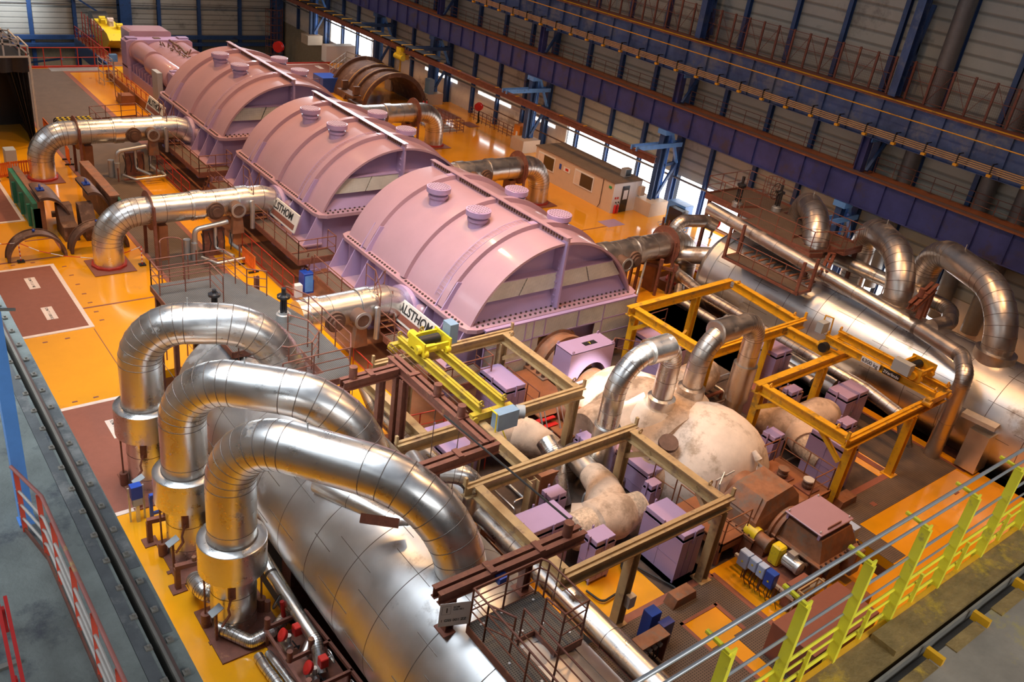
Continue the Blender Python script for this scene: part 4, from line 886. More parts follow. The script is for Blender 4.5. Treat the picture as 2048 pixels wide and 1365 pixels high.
pipe('steam_pipe', 'bronze-lit pipe behind the right drum curling back near the wall', [(37.6, 26, 4.0), (38.2, 17, 3.9), (38.2, 14.6, 3.9), (37.0, 14.0, 3.8), (35.9, 14.2, 3.7)], 0.34, 'steel_dirty', [0.5, 0.9, 0.6], seam=1.2)
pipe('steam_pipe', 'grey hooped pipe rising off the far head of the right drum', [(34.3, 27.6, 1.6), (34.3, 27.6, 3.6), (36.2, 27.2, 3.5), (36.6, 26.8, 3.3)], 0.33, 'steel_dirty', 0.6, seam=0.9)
t = thing('drum_nozzle', 'horizontal clad nozzle with box flange on the far head of the right drum', 'pipe', (34.6, 26.5, 2.2))
a = MB(); a.cyl((34.0, 27.8, 1.7), (35.6, 25.2, 2.4), 0.45, n=28); a.build('nozzle', 'steel_dirty', t)
a = MB(); a.cbox((33.8, 28.1, 1.9), (1.1, 0.35, 2.0), 0.55); a.build('box_flange', 'steel_dirty', t)
t = thing('lagging_box', 'bronze sheet metal box on the near flank of the right drum', 'box', (33.4, 10.3, 0))
a = MB(); a.cbox((33.6, 9.9, 0.95), (0.9, 0.8, 1.7), 0); a.build('box', 'steel_drum', t)
a = MB(); a.cbox((33.55, 10.2, 2.1), (0.5, 1.3, 0.18), 0.1); a.build('cover', 'pale_steel', t)
# ------------------------------------------------------------------ high-pressure turbine group
def lump(mb, axis_pts, radii, n=36, amp=0.05, seed=1, sq=1.0):
    rnd = random.Random(seed); ph = [rnd.uniform(0, 6) for _ in range(6)]
    P = [V(p) for p in axis_pts]; vs = []; k = len(P)
    for i, p in enumerate(P):
        d = (P[min(i+1, k-1)]-P[max(i-1, 0)]).normalized(); u = V((0, 0, 1)) if abs(d.z) < 0.9 else V((0, 1, 0)); a = d.cross(u).normalized(); u = a.cross(d)
        for j in range(n):
            an = 2*pi*j/n; r = radii[i]*(1+amp*sin(3*an+ph[0]+i*0.3)+amp*0.6*sin(5*an+ph[1]-i*0.5)+amp*0.4*sin(i*0.9+ph[2]))
            vs.append(p+a*cos(an)*r*sq+u*sin(an)*r)
    mb.add(vs, [(i*n+j, i*n+(j+1) % n, (i+1)*n+(j+1) % n, (i+1)*n+j) for i in range(k-1) for j in range(n)], True)
    mb.add(vs[:n], [tuple(range(n-1, -1, -1))], True); mb.add(vs[-n:], [tuple(range(n))], True)
t = thing('insulated_turbine', 'big domed cream insulated turbine body in the middle of the beige and yellow gantries', 'turbine casing', (22.7, 16, 0))
a = MB()
ys = [12.75, 12.8, 12.95, 13.2, 13.55, 14.0, 14.5, 15.0, 15.5, 16.0]
rs = [0.05, 0.75, 1.30, 1.72, 2.02, 2.22, 2.30, 2.32, 2.25, 2.05]
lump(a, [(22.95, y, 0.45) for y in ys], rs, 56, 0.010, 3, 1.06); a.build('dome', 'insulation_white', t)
a = MB(); lump(a, [(22.55, y, 0.7) for y in (15.2, 15.8, 16.4, 17.0, 17.6, 18.1, 18.6, 19.1, 19.5, 19.8, 20.05)], [1.9, 1.95, 1.95, 1.9, 1.9, 1.8, 1.65, 1.5, 1.45, 1.3, 0.9], 56, 0.02, 4, 1.2); a.build('middle_body', 'insulation', t)
for x, lab in ((21.77, 0), (23.35, 1)):
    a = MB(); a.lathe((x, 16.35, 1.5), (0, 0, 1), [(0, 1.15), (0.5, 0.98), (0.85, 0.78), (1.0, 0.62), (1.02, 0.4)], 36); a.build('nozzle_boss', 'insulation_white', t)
a = MB(); lump(a, [(x, 15.3, 0.5) for x in (20.3, 20.6, 21.0, 21.6)], [0.8, 0.95, 1.0, 1.0], 32, 0.02, 6); a.build('side_lobe', 'insulation', t)
a = MB(); lump(a, [(x, 17.9, 0.8) for x in (19.9, 20.2, 20.7, 21.4)], [0.85, 1.0, 1.1, 1.2], 32, 0.02, 7); a.build('side_lobe', 'insulation', t)
a = MB(); lump(a, [(x, 17.9, 0.8) for x in (25.2, 24.8, 24.4, 23.6)], [0.85, 1.0, 1.1, 1.2], 32, 0.02, 8); a.build('side_lobe', 'insulation', t)
a = MB(); lump(a, [(23.2, 12.72, 1.55), (23.2, 12.70, 1.75), (23.18, 12.85, 2.0), (23.15, 13.1, 2.2)], [0.10, 0.13, 0.13, 0.08], 14, 0.05, 9); a.build('sewn_patch', 'insulation_white', t)
a = MB(); a.lathe((20.75, 14.85, 2.15), (-0.3, -0.3, 0.9), [(0, 0.35), (0.12, 0.33)], 24); a.build('inspection_plug', 'oxide_ring', t)
# the two hoops of inlet pipe
def hoop(label, pts, rad, xs, xo, zo, mats, zin=1.6):
    t = thing('inlet_pipe', label, 'pipe', (xo, 16.35, 0))
    P = fillet(pts, rad, 9); a = MB(); clad_pipe(a, P, 0.375, 34, 0.55, 0.006); a.build('clad_pipe', mats, t)
    a = MB(); a.lathe((xs, 16.35, zin), (0, 0, 1), [(0, 0.50), (0.98, 0.50), (1.0, 0.44), (1.03, 0.375)], 36); a.build('inner_sleeve', mats, t)
    a = MB(); a.lathe((xo, 16.35, zo[0]), (0, 0, 1), [(0, 0.46), (zo[1]-zo[0], 0.46), (zo[1]-zo[0], 0.375)], 36); a.build('outer_sleeve', mats, t)
    s = 1 if xs > xo else -1; xm = (xs+xo)/2; a = MB(); a.lathe((xm-0.05*s, 16.35, 5.0), (s, 0, 0), [(0, 0.38), (0, 0.45), (1.0, 0.45), (1.02, 0.38)], 36); a.build('elbow_jacket', mats, t)
    return t
hoop('left polished inlet pipe hooping over onto the cream turbine body', [(19.25, 16.35, 0.2), (19.25, 16.35, 5.0), (21.77, 16.35, 5.0), (21.77, 16.35, 2.3)], [1.35, 0.72], 21.77, 19.25, (0.3, 2.45), SC, 1.9)
hoop('right dull inlet pipe hooping from the cream turbine body down to the far valve', [(23.35, 16.35, 2.3), (23.35, 16.35, 5.0), (26.35, 16.35, 5.0), (26.35, 16.35, 0.9)], [1.35, 0.8], 23.35, 26.35, (1.55, 3.1), SD, 1.9)
def valve(label, parts, loc):
    t = thing('insulated_valve', label, 'valve', loc)
    for nm, pts, rr, mt, sd in parts:
        a = MB(); P = [V(p) for p in pts]
        # densify
        Q = []; R_ = []
        for i in range(len(P)-1):
            for k in range(4): q = k/4; Q.append(P[i].lerp(P[i+1], q)); R_.append(rr[i]*(1-q)+rr[i+1]*q)
        Q.append(P[-1]); R_.append(rr[-1]); lump(a, Q, R_, 32, 0.02 if mt != 'steel_dirty' else 0, sd); a.build(nm, mt, t)
    return t
valve('tan insulated valve body with wrapped ends in the near beige gantry', [
    ('body', [(16.55, 13.95, 1.0), (16.7, 13.95, 1.0), (17.6, 13.9, 1.0), (18.1, 13.85, 1.0)], [0.55, 0.72, 0.75, 0.62], 'insulation', 2),
    ('wrapped_end', [(15.75, 13.95, 1.0), (15.9, 13.95, 1.0), (16.6, 13.95, 1.0)], [0.40, 0.58, 0.60], 'wrap', 3),
    ('wrapped_end', [(18.0, 13.85, 1.0), (18.7, 13.85, 1.0)], [0.58, 0.50], 'wrap', 4),
    ('branch', [(17.3, 14.0, 1.0), (17.9, 14.6, 1.05), (18.2, 15.1, 1.1), (18.35, 15.8, 1.1)], [0.66, 0.68, 0.55, 0.46], 'insulation', 5),
    ('rear_boss', [(16.4, 14.6, 0.9), (16.8, 14.2, 0.95)], [0.45, 0.55], 'insulation', 12)], (17.2, 14, 0))
pipe('valve_pipe', 'polished pipe elbow leading back from the near tan valve', [(18.3, 15.6, 1.1), (18.45, 16.8, 1.1), (18.8, 17.2, 0.9), (18.8, 17.3, -0.2)], 0.40, 'steel_dirty', [0.9, 0.5], seam=0.5)
pipe('valve_pipe', 'silver pipe standing beside the beige post near the red-brown box', [(17.5, 17.4, 1.7), (17.5, 16.9, 1.5), (17.45, 16.0, 0.0)], 0.33, 'steel_clad', 0.4, seam=0.5)
valve('tan insulated valve body under the far beige gantry crossbeam', [
    ('body', [(16.0, 19.3, 1.0), (16.3, 19.3, 1.0), (17.4, 19.25, 1.05), (18.0, 19.2, 1.0)], [0.55, 0.72, 0.78, 0.6], 'insulation', 6),
    ('branch', [(17.2, 19.2, 1.0), (17.8, 18.6, 1.0), (18.1, 18.0, 0.95), (18.3, 17.6, 0.9)], [0.7, 0.66, 0.55, 0.42], 'insulation', 7),
    ('wrapped_end', [(15.2, 19.3, 0.95), (16.1, 19.3, 0.95)], [0.5, 0.58], 'wrap', 8)], (17, 19.3, 0))
pipe('valve_pipe', 'silver cone and elbow behind the far tan valve', [(18.2, 17.7, 0.9), (18.5, 17.1, 0.7), (18.6, 17.1, -0.2)], 0.34, 'steel_dirty', 0.35, seam=0.4)
valve('tan insulated valve body with dark slots inside the near yellow gantry', [
    ('body', [(28.0, 14.4, 1.0), (28.4, 14.4, 1.0), (29.4, 14.35, 1.0), (29.9, 14.3, 1.0)], [0.6, 0.76, 0.78, 0.62], 'insulation', 9),
    ('branch', [(28.6, 14.4, 1.0), (27.9, 14.6, 1.0), (27.3, 14.9, 1.0), (26.7, 15.6, 1.0)], [0.7, 0.72, 0.62, 0.5], 'insulation', 10),
    ('lower_branch', [(27.9, 14.5, 1.0), (27.6, 13.9, 0.95), (27.3, 13.4, 0.9)], [0.6, 0.66, 0.62], 'insulation', 11),
    ('wrapped_end', [(27.35, 13.5, 0.9), (27.2, 13.0, 0.85), (27.1, 12.5, 0.8)], [0.55, 0.52, 0.45], 'wrap', 13)], (28.5, 14.4, 0))
valve('tan insulated valve end behind the dull hooped pipe', [
    ('body', [(25.6, 18.4, 0.9), (26.0, 18.6, 1.0), (27.4, 18.8, 1.0), (27.9, 18.8, 1.0)], [0.5, 0.7, 0.7, 0.5], 'insulation', 14)], (26.5, 18.6, 0))
# bearing hood and shaft casing
t = thing('bearing_casing', 'rust brown ribbed bearing casing between the mesh screen and the lilac hood', 'bearing casing', (22.6, 22.3, 0))
a = MB(); a.lathe((22.55, 22.95, 0.85), (0, -1, 0), [(0, 1.28), (0.2, 1.32), (0.22, 1.2), (0.6, 1.16), (0.62, 1.3), (0.82, 1.3), (0.84, 1.12), (1.3, 1.06)], 40); a.build('bearing_dome', 'rust_cast', t)
a = MB(); a.lathe((22.55, 23.0, 0.85), (0, -1, 0), [(0, 1.36), (0.08, 1.38), (0.12, 1.36)], 40, caps=False); a.build('yellow_edge', 'yellow_beam', t)
a = MB(); a.box(20.95, 24.3, 21.55, 22.9, 0.1, 0.85); a.build('base', 'rust_cast', t)
for i in range(4):
    a = MB(); y = 21.75+i*0.34; a.cyl((21.12, y, 0.85), (21.12, y, 1.15), 0.08, n=12); a.build('stud_nut', 'oxide_ring', t)
t = thing('coupling_hood', 'square lilac hood with arched opening over the shaft, dark label on top', 'cover', (22.5, 21.1, 0))
a = MB(); x0, x1, zt = 21.35, 23.66, 2.4
poly = [(x0, 0.75), (x0, zt-0.12), (x0+0.15, zt), (x1-0.15, zt), (x1, zt-0.12), (x1, 0.75)]
ar = [(22.65+0.85*cos(an), 0.75+1.0*sin(an)) for an in [pi*i/14 for i in range(15)]]
for k in range(14): a.prism([ar[k], ar[k+1], (ar[k+1][0], zt), (ar[k][0], zt)], 'Y', 20.62, 20.75)
a.box(x0, 21.8, 20.62, 20.75, 0.75, zt); a.box(23.5, x1, 20.62, 20.75, 0.75, zt)
a.box(x0, x0+0.06, 20.75, 21.6, 0.75, zt); a.box(x1-0.06, x1, 20.75, 21.6, 0.75, zt); a.box(x0, x1, 20.62, 21.6, zt-0.03, zt+0.002)
a.box(x0, x1, 21.55, 21.6, 1.9, zt); a.build('hood', 'lilac', t)
a = MB(); a.box(22.35, 23.0, 20.95, 21.2, zt, zt+0.012); a.build('label_plate', 'black', t)
lettering('lettering', '7', 0.2, 'yellow_bright', (22.62, 21.0, zt+0.013), (1, 0, 0), (0, 1, 0), t, 0.001)
for x, y in ((x0+0.1, 20.66), (x1-0.1, 20.66), (x0+0.1, 21.56), (x1-0.1, 21.56)):
    a = MB(); a.lathe((x, y-0.02, zt+0.06), (0, 1, 0), [(0, 0.03), (0, 0.065), (0.03, 0.065), (0.03, 0.03), (0, 0.03)], 14, caps=False); a.build('lifting_eye', 'lilac', t)
t = thing('shaft_pedestal', 'rust brown shaft pedestal poking from the arch of the lilac hood', 'bearing casing', (22.6, 20.2, 0))
a = MB(); a.lathe((22.65, 20.7, 0.7), (0, -1, 0), [(0, 0.75), (0.35, 0.8), (0.8, 0.72), (1.0, 0.5)], 28); a.box(21.6, 23.7, 19.8, 20.6, 0.1, 0.7); a.build('pedestal', 'rust_cast', t)
a = MB(); a.tube([(21.2, 20.45, 1.1), (22.3, 20.3, 1.25)], 0.06, 8); a.build('oil_pipe', 'galv', t)
a = MB()
for i in range(6): a.tube([(22.6+i*0.1, 20.1, 1.35), (22.65+i*0.08, 20.25, 1.5), (22.8+i*0.05, 20.1, 1.42)], 0.02, 5)
a.build('oil_fittings', 'oxide_ring', t)
t = thing('shaft_deck', 'rust coloured deck plates and stair beside the lilac hood', 'platform', (20, 21, 0))
a = MB(); a.box(19.2, 21.2, 19.5, 22.6, 0.75, 0.8); a.box(19.2, 21.2, 19.5, 19.54, 0.2, 0.8); a.box(19.4, 20.9, 18.3, 19.5, 0.5, 0.55); a.build('deck', 'rust_floor', t)
a = MB(); a.cyl((20.2, 19.6, 0.80), (20.9, 18.7, 0.80), 0.34, n=20); a.build('drum_cover', 'rust_floor', t)
for x in (18.95, 19.75):
    a = MB(); a.bar((x, 18.7, 0.1), (x, 19.6, 1.7), 0.05); a.bar((x, 18.4, 0.1), (x, 19.3, 1.7), 0.03); a.build('handrail', 'galv', t)
for i in range(4):
    a = MB(); a.box(18.9, 19.8, 18.75+i*0.2, 18.95+i*0.2, 0.2+i*0.18, 0.24+i*0.18); a.build('tread', 'red', t)
rail_parts(t, [(19.3, 21.9, 0.8), (19.3, 20.6, 0.8), (19.3, 19.9, 0.8)], 0.9, 'rust_steel', toe=0)
railing('rust railed landing left of the lilac front screen', [(24.4, 21.6, 0.5), (25.4, 22.2, 0.5), (26.6, 21.0, 0.5)], 0.95, 'rust_steel', toe=0)
# lilac cabinets
def cabinet(label, x0, x1, y0, y1, z, lid='x', slots=1, zb=0.12, doors=True, mt='lilac'):
    t = thing('valve_cabinet', label, 'cabinet', ((x0+x1)/2, (y0+y1)/2, 0))
    hl = 0.17
    a = MB(); a.box(x0, x1, y0, y1, zb, z-hl-0.06); a.build('body', mt, t)
    a = MB(); i = 0.06; a.box(x0+i, x1-i, y0+i, y1-i, z-hl-0.06, z-hl+0.01); a.build('vent_gap', 'black', t)
    a = MB(); o = 0.0 if slots else 0.04; a.box(x0+0.02-o, x1-0.02+o, y0+0.02-o, y1-0.02+o, z-hl, z, 0.012); a.build('lid', mt, t)
    a = MB(); a.box(x0-0.01, x1+0.01, y0-0.01, y1+0.01, z-hl-0.10, z-hl-0.06); a.build('rim', mt, t)
    for x, y in (((x0+x1)/2, y0-0.02), ((x0+x1)/2, y1+0.02), (x0-0.02, (y0+y1)/2)):
        a = MB(); a.box(x-0.03, x+0.03, y-0.02, y+0.02, z-hl-0.25, z+0.06); a.build('lifting_lug', mt, t)
    if doors:
        a = MB()
        for k in range(1, 3): xx = x0+(x1-x0)*k/3; a.box(xx-0.008, xx+0.008, y0-0.008, y0, zb+0.05, z-hl-0.12)
        ym = (y0+y1)/2; a.box(x0-0.008, x0, ym-0.008, ym+0.008, zb+0.05, z-hl-0.12); a.box(x0-0.008, x0, y0+0.03, y1-0.03, (zb+z)/2-0.2, (zb+z)/2-0.185)
        a.build('door_joints', 'lilac_dark', t)
        a = MB(); a.box(x0+(x1-x0)*0.37, x0+(x1-x0)*0.40, y0-0.03, y0, z*0.45, z*0.62); a.build('handle', 'galv', t)
    for x in (x0+0.04, x1-0.04):
        for y in (y0+0.04, y1-0.04):
            a = MB(); a.box(x-0.03, x+0.03, y-0.03, y+0.03, 0.0, zb); a.build('foot', 'lilac_dark', t)
    return t
cabinet('lilac cabinet under the beige bridge crane, beside the mesh screen', 18.15, 19.1, 20.45, 22.15, 1.8)
cabinet('wide lilac cabinet right of the hooped silver pipe, near beige gantry', 14.0, 15.55, 13.7, 14.65, 1.95)
cabinet('tall lilac cabinet by the near right beige post', 18.0, 18.95, 11.45, 13.1, 1.85)
cabinet('small square lilac cabinet above the yellow floor pad, near beige gantry', 15.65, 16.45, 12.7, 13.3, 1.65)
cabinet('small lilac cabinet behind the wide one, left of the tan valve', 15.8, 16.5, 15.0, 15.5, 1.6, doors=False)
cabinet('low white-lit lilac cabinet with rings, right of the elbow pipe', 19.9, 20.65, 14.7, 16.7, 1.3, slots=0)
cabinet('tiny lilac cabinet between the low cabinet and the tall one', 19.2, 19.7, 13.9, 14.3, 1.55, doors=False)
cabinet('long lilac cabinet by the near yellow post and the yellow floor pad', 26.75, 27.6, 11.65, 13.2, 1.95)
cabinet('big lilac cabinet with stained lid beyond the yellow gantry post', 30.05, 31.6, 13.8, 14.75, 1.95)
cabinet('small lilac cabinet left of the big stained one', 28.8, 29.55, 15.45, 15.95, 1.6, doors=False)
cabinet('small brownish lilac cabinet in front of the big stained one', 28.8, 29.55, 12.9, 13.4, 1.6, doors=False)
cabinet('narrow lilac cabinet with slotted top by the dome', 25.4, 26.05, 13.7, 14.3, 1.6)
cabinet('lilac cabinet inside the far yellow gantry', 26.2, 27.5, 20.0, 21.9, 1.75)
cabinet('lilac cabinet seen below the red hoist beam, far beige gantry', 14.0, 15.1, 17.9, 19.7, 1.85)
cabinet('small lilac cabinet by the far beige post and cone pipe', 19.0, 19.55, 17.0, 17.5, 1.45, doors=False)
cabinet('lilac cabinet behind the far yellow post', 30.2, 31.3, 17.4, 18.6, 2.0)
# ------------------------------------------------------------------ gantries
ZB = 3.05
def gantry(label, mt, beams, posts, knees, eyes):
    t = thing('gantry_frame', label, 'gantry', (posts[0][0], posts[0][1], 0))
    for p0, p1 in beams: 
        a = MB(); a.ibeam((p0[0], p0[1], ZB-0.2), (p1[0], p1[1], ZB-0.2), 0.40, 0.28, 0.035); a.build('beam', mt, t)
        a = MB(); a.bar((p0[0], p0[1], ZB+0.03), (p1[0], p1[1], ZB+0.03), 0.07, 0.06); a.build('crane_rail', mt, t) if abs(p1[1]-p0[1]) < 0.1 else None
        d = (V((p1[0], p1[1], 0))-V((p0[0], p0[1], 0))).normalized()
        if abs(p1[1]-p0[1]) < 0.1:
            for q in (p0, p1): a = MB(); a.box(q[0]-0.04, q[0]+0.04, q[1]-0.05, q[1]+0.05, ZB, ZB+0.30); a.build('end_stop', mt, t)
    for x, y in posts:
        a = MB(); a.ibeam((x, y, 0.03), (x, y, ZB-0.4), 0.30, 0.28, 0.03, up=(1, 0, 0)); a.build('post', mt, t)
        a = MB(); a.box(x-0.24, x+0.24, y-0.24, y+0.24, 0.0, 0.035); a.build('base_plate', mt, t)
    for p0, p1 in knees: a = MB(); a.bar(p0, p1, 0.14, 0.16, (0, 0, 1)); a.build('knee_brace', mt, t)
    for x, y in eyes:
        a = MB(); a.lathe((x, y-0.02, ZB+0.08), (0, 1, 0), [(0, 0.05), (0, 0.09), (0.04, 0.09), (0.04, 0.05), (0, 0.05)], 14, caps=False); a.build('lifting_eye', mt, t)
    return t
gantry('near beige gantry frame over the tan valve and lilac cabinets', 'beige_beam',
    [((12.7, 11.2), (19.4, 11.2)), ((12.6, 15.3), (19.4, 15.3)), ((19.1, 11.35), (19.1, 15.15)), ((12.95, 11.35), (12.95, 15.15)), ((14.9, 15.45), (14.9, 17.75))],
    [(19.0, 11.15), (15.4, 11.2), (19.05, 15.25), (14.9, 15.0)],
    [((19.1, 15.2, 2.0), (19.1, 14.2, 2.75)), ((19.1, 11.4, 2.0), (19.1, 12.3, 2.75))], [(19.2, 11.9), (19.2, 14.9)])
gantry('far beige gantry frame carrying the yellow bridge crane', 'beige_beam',
    [((11.9, 17.9), (19.4, 17.9)), ((13.6, 22.3), (19.6, 22.3)), ((19.2, 18.05), (19.2, 22.15)), ((12.95, 18.05), (12.95, 21.9))],
    [(19.1, 17.95), (15.0, 17.95), (19.15, 22.2), (15.0, 22.2)],
    [((19.2, 22.1, 2.0), (19.2, 21.1, 2.75)), ((19.2, 18.2, 2.0), (19.2, 19.1, 2.75))], [(19.3, 21.9), (19.3, 18.3)])
gantry('near yellow gantry frame around the big tan valve', 'yellow_beam',
    [((25.6, 11.3), (32.5, 11.4)), ((25.6, 15.2), (32.2, 15.3)), ((25.85, 11.45), (25.85, 15.05)), ((30.9, 15.4), (30.9, 17.7))],
    [(26.1, 11.3), (30.05, 11.3), (26.0, 15.2), (30.0, 15.2)],
    [((25.9, 15.1, 2.0), (25.9, 14.1, 2.75)), ((25.9, 11.45, 1.9), (25.9, 12.6, 2.75))], [(25.9, 11.9), (25.9, 14.8)])
gantry('far yellow gantry frame beside the perforated pipes', 'yellow_beam',
    [((25.5, 21.9), (32.4, 22.1)), ((25.6, 17.8), (32.3, 17.9)), ((25.8, 18.0), (25.8, 21.75)), ((32.0, 18.0), (32.4, 21.9))],
    [(26.0, 21.9), (30.0, 22.0), (26.0, 17.8), (30.1, 17.9)],
    [((25.85, 21.8, 2.0), (25.85, 20.8, 2.75)), ((30.0, 22.0, 1.0), (29.0, 22.0, 0.05)), ((32.1, 18.1, 2.9), (31.4, 17.95, 2.9))], [(32.3, 21.6), (32.1, 18.3)])
# bridge cranes
def bridge(label, xa, xb, y0, y1, trolley_y, mt, box, side):
    t = thing('bridge_crane', label, 'crane', (xa, y0, ZB+0.1)); z = ZB+0.42
    for x in (xa, xb):
        a = MB(); a.ibeam((x, y0, z), (x, y1, z), 0.30, 0.22, 0.03); a.bar((x, y0, z+0.17), (x, y1, z+0.17), 0.05, 0.05); a.build('girder', mt, t)
    for y in (y0+0.05, y1-0.05):
        a = MB(); a.box(xa-0.35, xb+0.35, y-0.10, y+0.10, ZB+0.10, ZB+0.34); a.build('end_carriage', mt, t)
        for x in (xa-0.25, xb+0.25):
            a = MB(); a.cyl((x, y-0.16, ZB+0.15), (x, y+0.16, ZB+0.15), 0.13, n=16); a.build('wheel', mt, t)
        for x in (xa, xb):
            a = MB(); a.lathe((x, y-0.02, z+0.26), (0, 1, 0), [(0, 0.05), (0, 0.09), (0.04, 0.09), (0.04, 0.05), (0, 0.05)], 12, caps=False); a.build('lifting_eye', mt, t)
    ty = trolley_y; zt = z+0.2; bm = 'yellow_bright' if mt == 'olive_beam' else 'yellow_beam'
    tr = thing('trolley', '', '', (xa, ty, zt)); del tr['label'], tr['category']; tr.parent = t; tr.location = V((xa, ty, zt))-orig(t)
    a = MB(); a.box(xa-0.1, xa-0.04, ty-0.5, ty+0.5, zt+0.05, zt+0.5); a.build('side_plate', bm, tr)
    a = MB(); a.box(xb+0.04, xb+0.1, ty-0.5, ty+0.5, zt+0.05, zt+0.5); a.build('side_plate', bm, tr)
    a = MB(); a.cyl((xa+0.05, ty+0.1, zt+0.28), (xb-0.05, ty+0.1, zt+0.28), 0.17, n=20); a.build('rope_drum', 'black', tr)
    a = MB(); a.box(xa-0.05, xb+0.05, ty-0.42, ty-0.34, zt+0.1, zt+0.35); a.build('cross_plate', bm, tr)
    a = MB(); a.box(xa-0.05, xb+0.05, ty+0.34, ty+0.42, zt+0.1, zt+0.45); a.build('cross_plate', bm, tr)
    a = MB(); a.cyl((xa-0.15, ty-0.25, zt+0.2), (xa+0.45, ty-0.32, zt+0.2), 0.14, n=18); a.cyl((xa-0.25, ty-0.24, zt+0.2), (xa-0.13, ty-0.25, zt+0.2), 0.16, n=18); a.build('motor', bm, tr)
    a = MB(); a.cyl((xa+0.1, ty+0.65, zt+0.32), (xa+0.1, ty+0.25, zt+0.32), 0.17, n=18); a.build('hoist_motor', bm, tr)
    for x in (xa, xb):
        for y in (ty-0.42, ty+0.42):
            a = MB(); a.cyl((x-0.09, y, zt+0.08), (x+0.09, y, zt+0.08), 0.12, n=16); a.build('wheel', bm, tr)
    a = MB(); a.box(*box); a.build('control_box', 'grey_box' if side else 'grey_blue_box', tr if side == 2 else t)
    return t
b = bridge('yellow bridge crane on the far beige gantry, lime trolley at its far end', 14.85, 15.75, 17.75, 22.75, 21.5, 'olive_beam', (15.05, 15.85, 17.1, 17.45, 3.0, 3.62), 0)
a = MB(); a.box(15.95, 16.3, 21.3, 21.75, 3.75, 4.5); a.build('relay_box', 'grey_blue_box', b)
a = MB(); a.cyl((16.05, 17.5, 3.25), (16.3, 17.35, 3.25), 0.22, n=18); a.build('cable_reel', 'grey_box', b)
a = MB(); a.tube([(14.95, 17.5, 3.7), (14.95, 17.1, 3.7), (14.95, 17.05, 2.4), (15.6, 17.05, 2.3), (15.6, 17.5, 2.7)], 0.025, 6); a.build('guard_hoop', 'yellow_bright', b)
for k in range(3):
    a = MB(); a.tube([(14.45-k*0.07, 22.6, 3.45-k*0.1), (14.45-k*0.07, 17.9, 3.45-k*0.1)], 0.02, 6); a.build('trolley_cable', 'oxide_ring', b)
b2 = bridge('golden yellow bridge crane on the near yellow gantry, marked 6300 kg', 30.75, 31.65, 11.1, 15.9, 12.3, 'yellow_beam', (30.25, 30.6, 12.1, 12.8, 3.85, 4.3), 2)
a = MB(); a.box(30.35, 30.8, 15.95, 16.25, 3.7, 4.15); a.build('end_box', 'grey_box', b2)
a = MB(); a.tube([(30.95, 15.9, 3.6), (30.95, 15.95, 4.3), (30.75, 16.2, 4.35), (30.75, 16.25, 3.7)], 0.03, 6); a.build('box_bracket', 'yellow_beam', b2)
a = MB(); a.cyl((30.4, 15.6, 3.3), (30.15, 15.6, 3.3), 0.2, n=18); a.build('cable_reel', 'black', b2)
zz = ZB+0.42
a = MB(); a.box(30.62, 30.635, 13.35, 14.15, zz-0.12, zz+0.13); a.build('capacity_plate', 'white', b2)
lettering('lettering', '6300 kg', 0.22, 'ink', (30.615, 14.12, zz-0.07), (0, -1, 0), (0, 0, 1), b2, 0.002)
a = MB(); a.box(30.62, 30.635, 12.5, 13.2, zz-0.12, zz+0.13); a.build('maker_plate', 'black', b2)
lettering('lettering', '2Verlinde', 0.17, 'white', (30.615, 13.18, zz-0.06), (0, -1, 0), (0, 0, 1), b2, 0.002)
# red brown hoist beams
def tbeam(label, p0, p1, posts, cans, z=4.9, name='hoist_beam'):
    t = thing(name, label, 'beam', p0); d = (V(p1)-V(p0)).normalized(); s = d.cross(V((0, 0, 1)))
    for k in (-1, 1):
        a = MB(); a.ibeam(V(p0)+s*0.11*k, V(p1)+s*0.11*k, 0.30, 0.14, 0.025); a.build('channel', 'rust_steel', t)
    n = max(2, int((V(p1)-V(p0)).length/1.2))
    for i in range(1, n): a = MB(); q = V(p0).lerp(V(p1), i/n); a.cbox(q+V((0, 0, 0.17)), (0.36, 0.16, 0.05) if abs(d.y) > 0.5 else (0.16, 0.36, 0.05)); a.build('tie_plate', 'rust_steel', t)
    for q, zz0, zz1 in posts: a = MB(); a.ibeam((q[0], q[1], zz0), (q[0], q[1], zz1), 0.22, 0.20, 0.025, up=(1, 0, 0)); a.box(q[0]-0.2, q[0]+0.2, q[1]-0.2, q[1]+0.2, zz0, zz0+0.04); a.build('post', 'rust_steel', t)
    for q in cans:
        a = MB(); a.cyl(q, (q[0], q[1], q[2]+0.38), 0.12, n=18); o = a.build('spring_can', 'rust_steel', t)
        a = MB(); a.cyl((q[0], q[1], 1.5), q, 0.015, n=6); a.build('hanger_rod', 'oxide_ring', t)
    return t
g = tbeam('rust red double hoist beam on the left drum carrying the white GSS sign', (8.45, 10.75, 4.9), (12.55, 10.72, 4.9), [((8.85, 10.75), 3.7, 4.75), ((10.95, 10.75), 3.85, 4.75)], [(12.05, 10.72, 5.05)])
a = MB(); a.box(9.9, 10.15, 10.42, 10.6, 4.75, 4.92); a.build('blue_junction_box', 'blue_box', g)
t = thing('equipment_sign', 'white sign 1 GSS 001 ZZ hanging at the end of the rust red beam', 'sign', (8.35, 10.5, 4.6))
a = MB(); X = V((0.93, -0.36, 0)).normalized(); o0 = V((8.42, 10.52, 4.20))
vs = [o0, o0+X*0.72, o0+X*0.72+V((0, 0, 0.66)), o0+V((0, 0, 0.66))]; nn = V((-X.y, X.x, 0))*0.01
a.add(vs+[v+nn for v in vs], [(0, 1, 2, 3), (7, 6, 5, 4), (0, 4, 5, 1), (1, 5, 6, 2), (2, 6, 7, 3), (3, 7, 4, 0)]); a.build('board', 'white', t)
nf = V((X.y, -X.x, 0)).normalized()
if nf.dot(V((0, 0, 0))-o0) < 0: nf = -nf
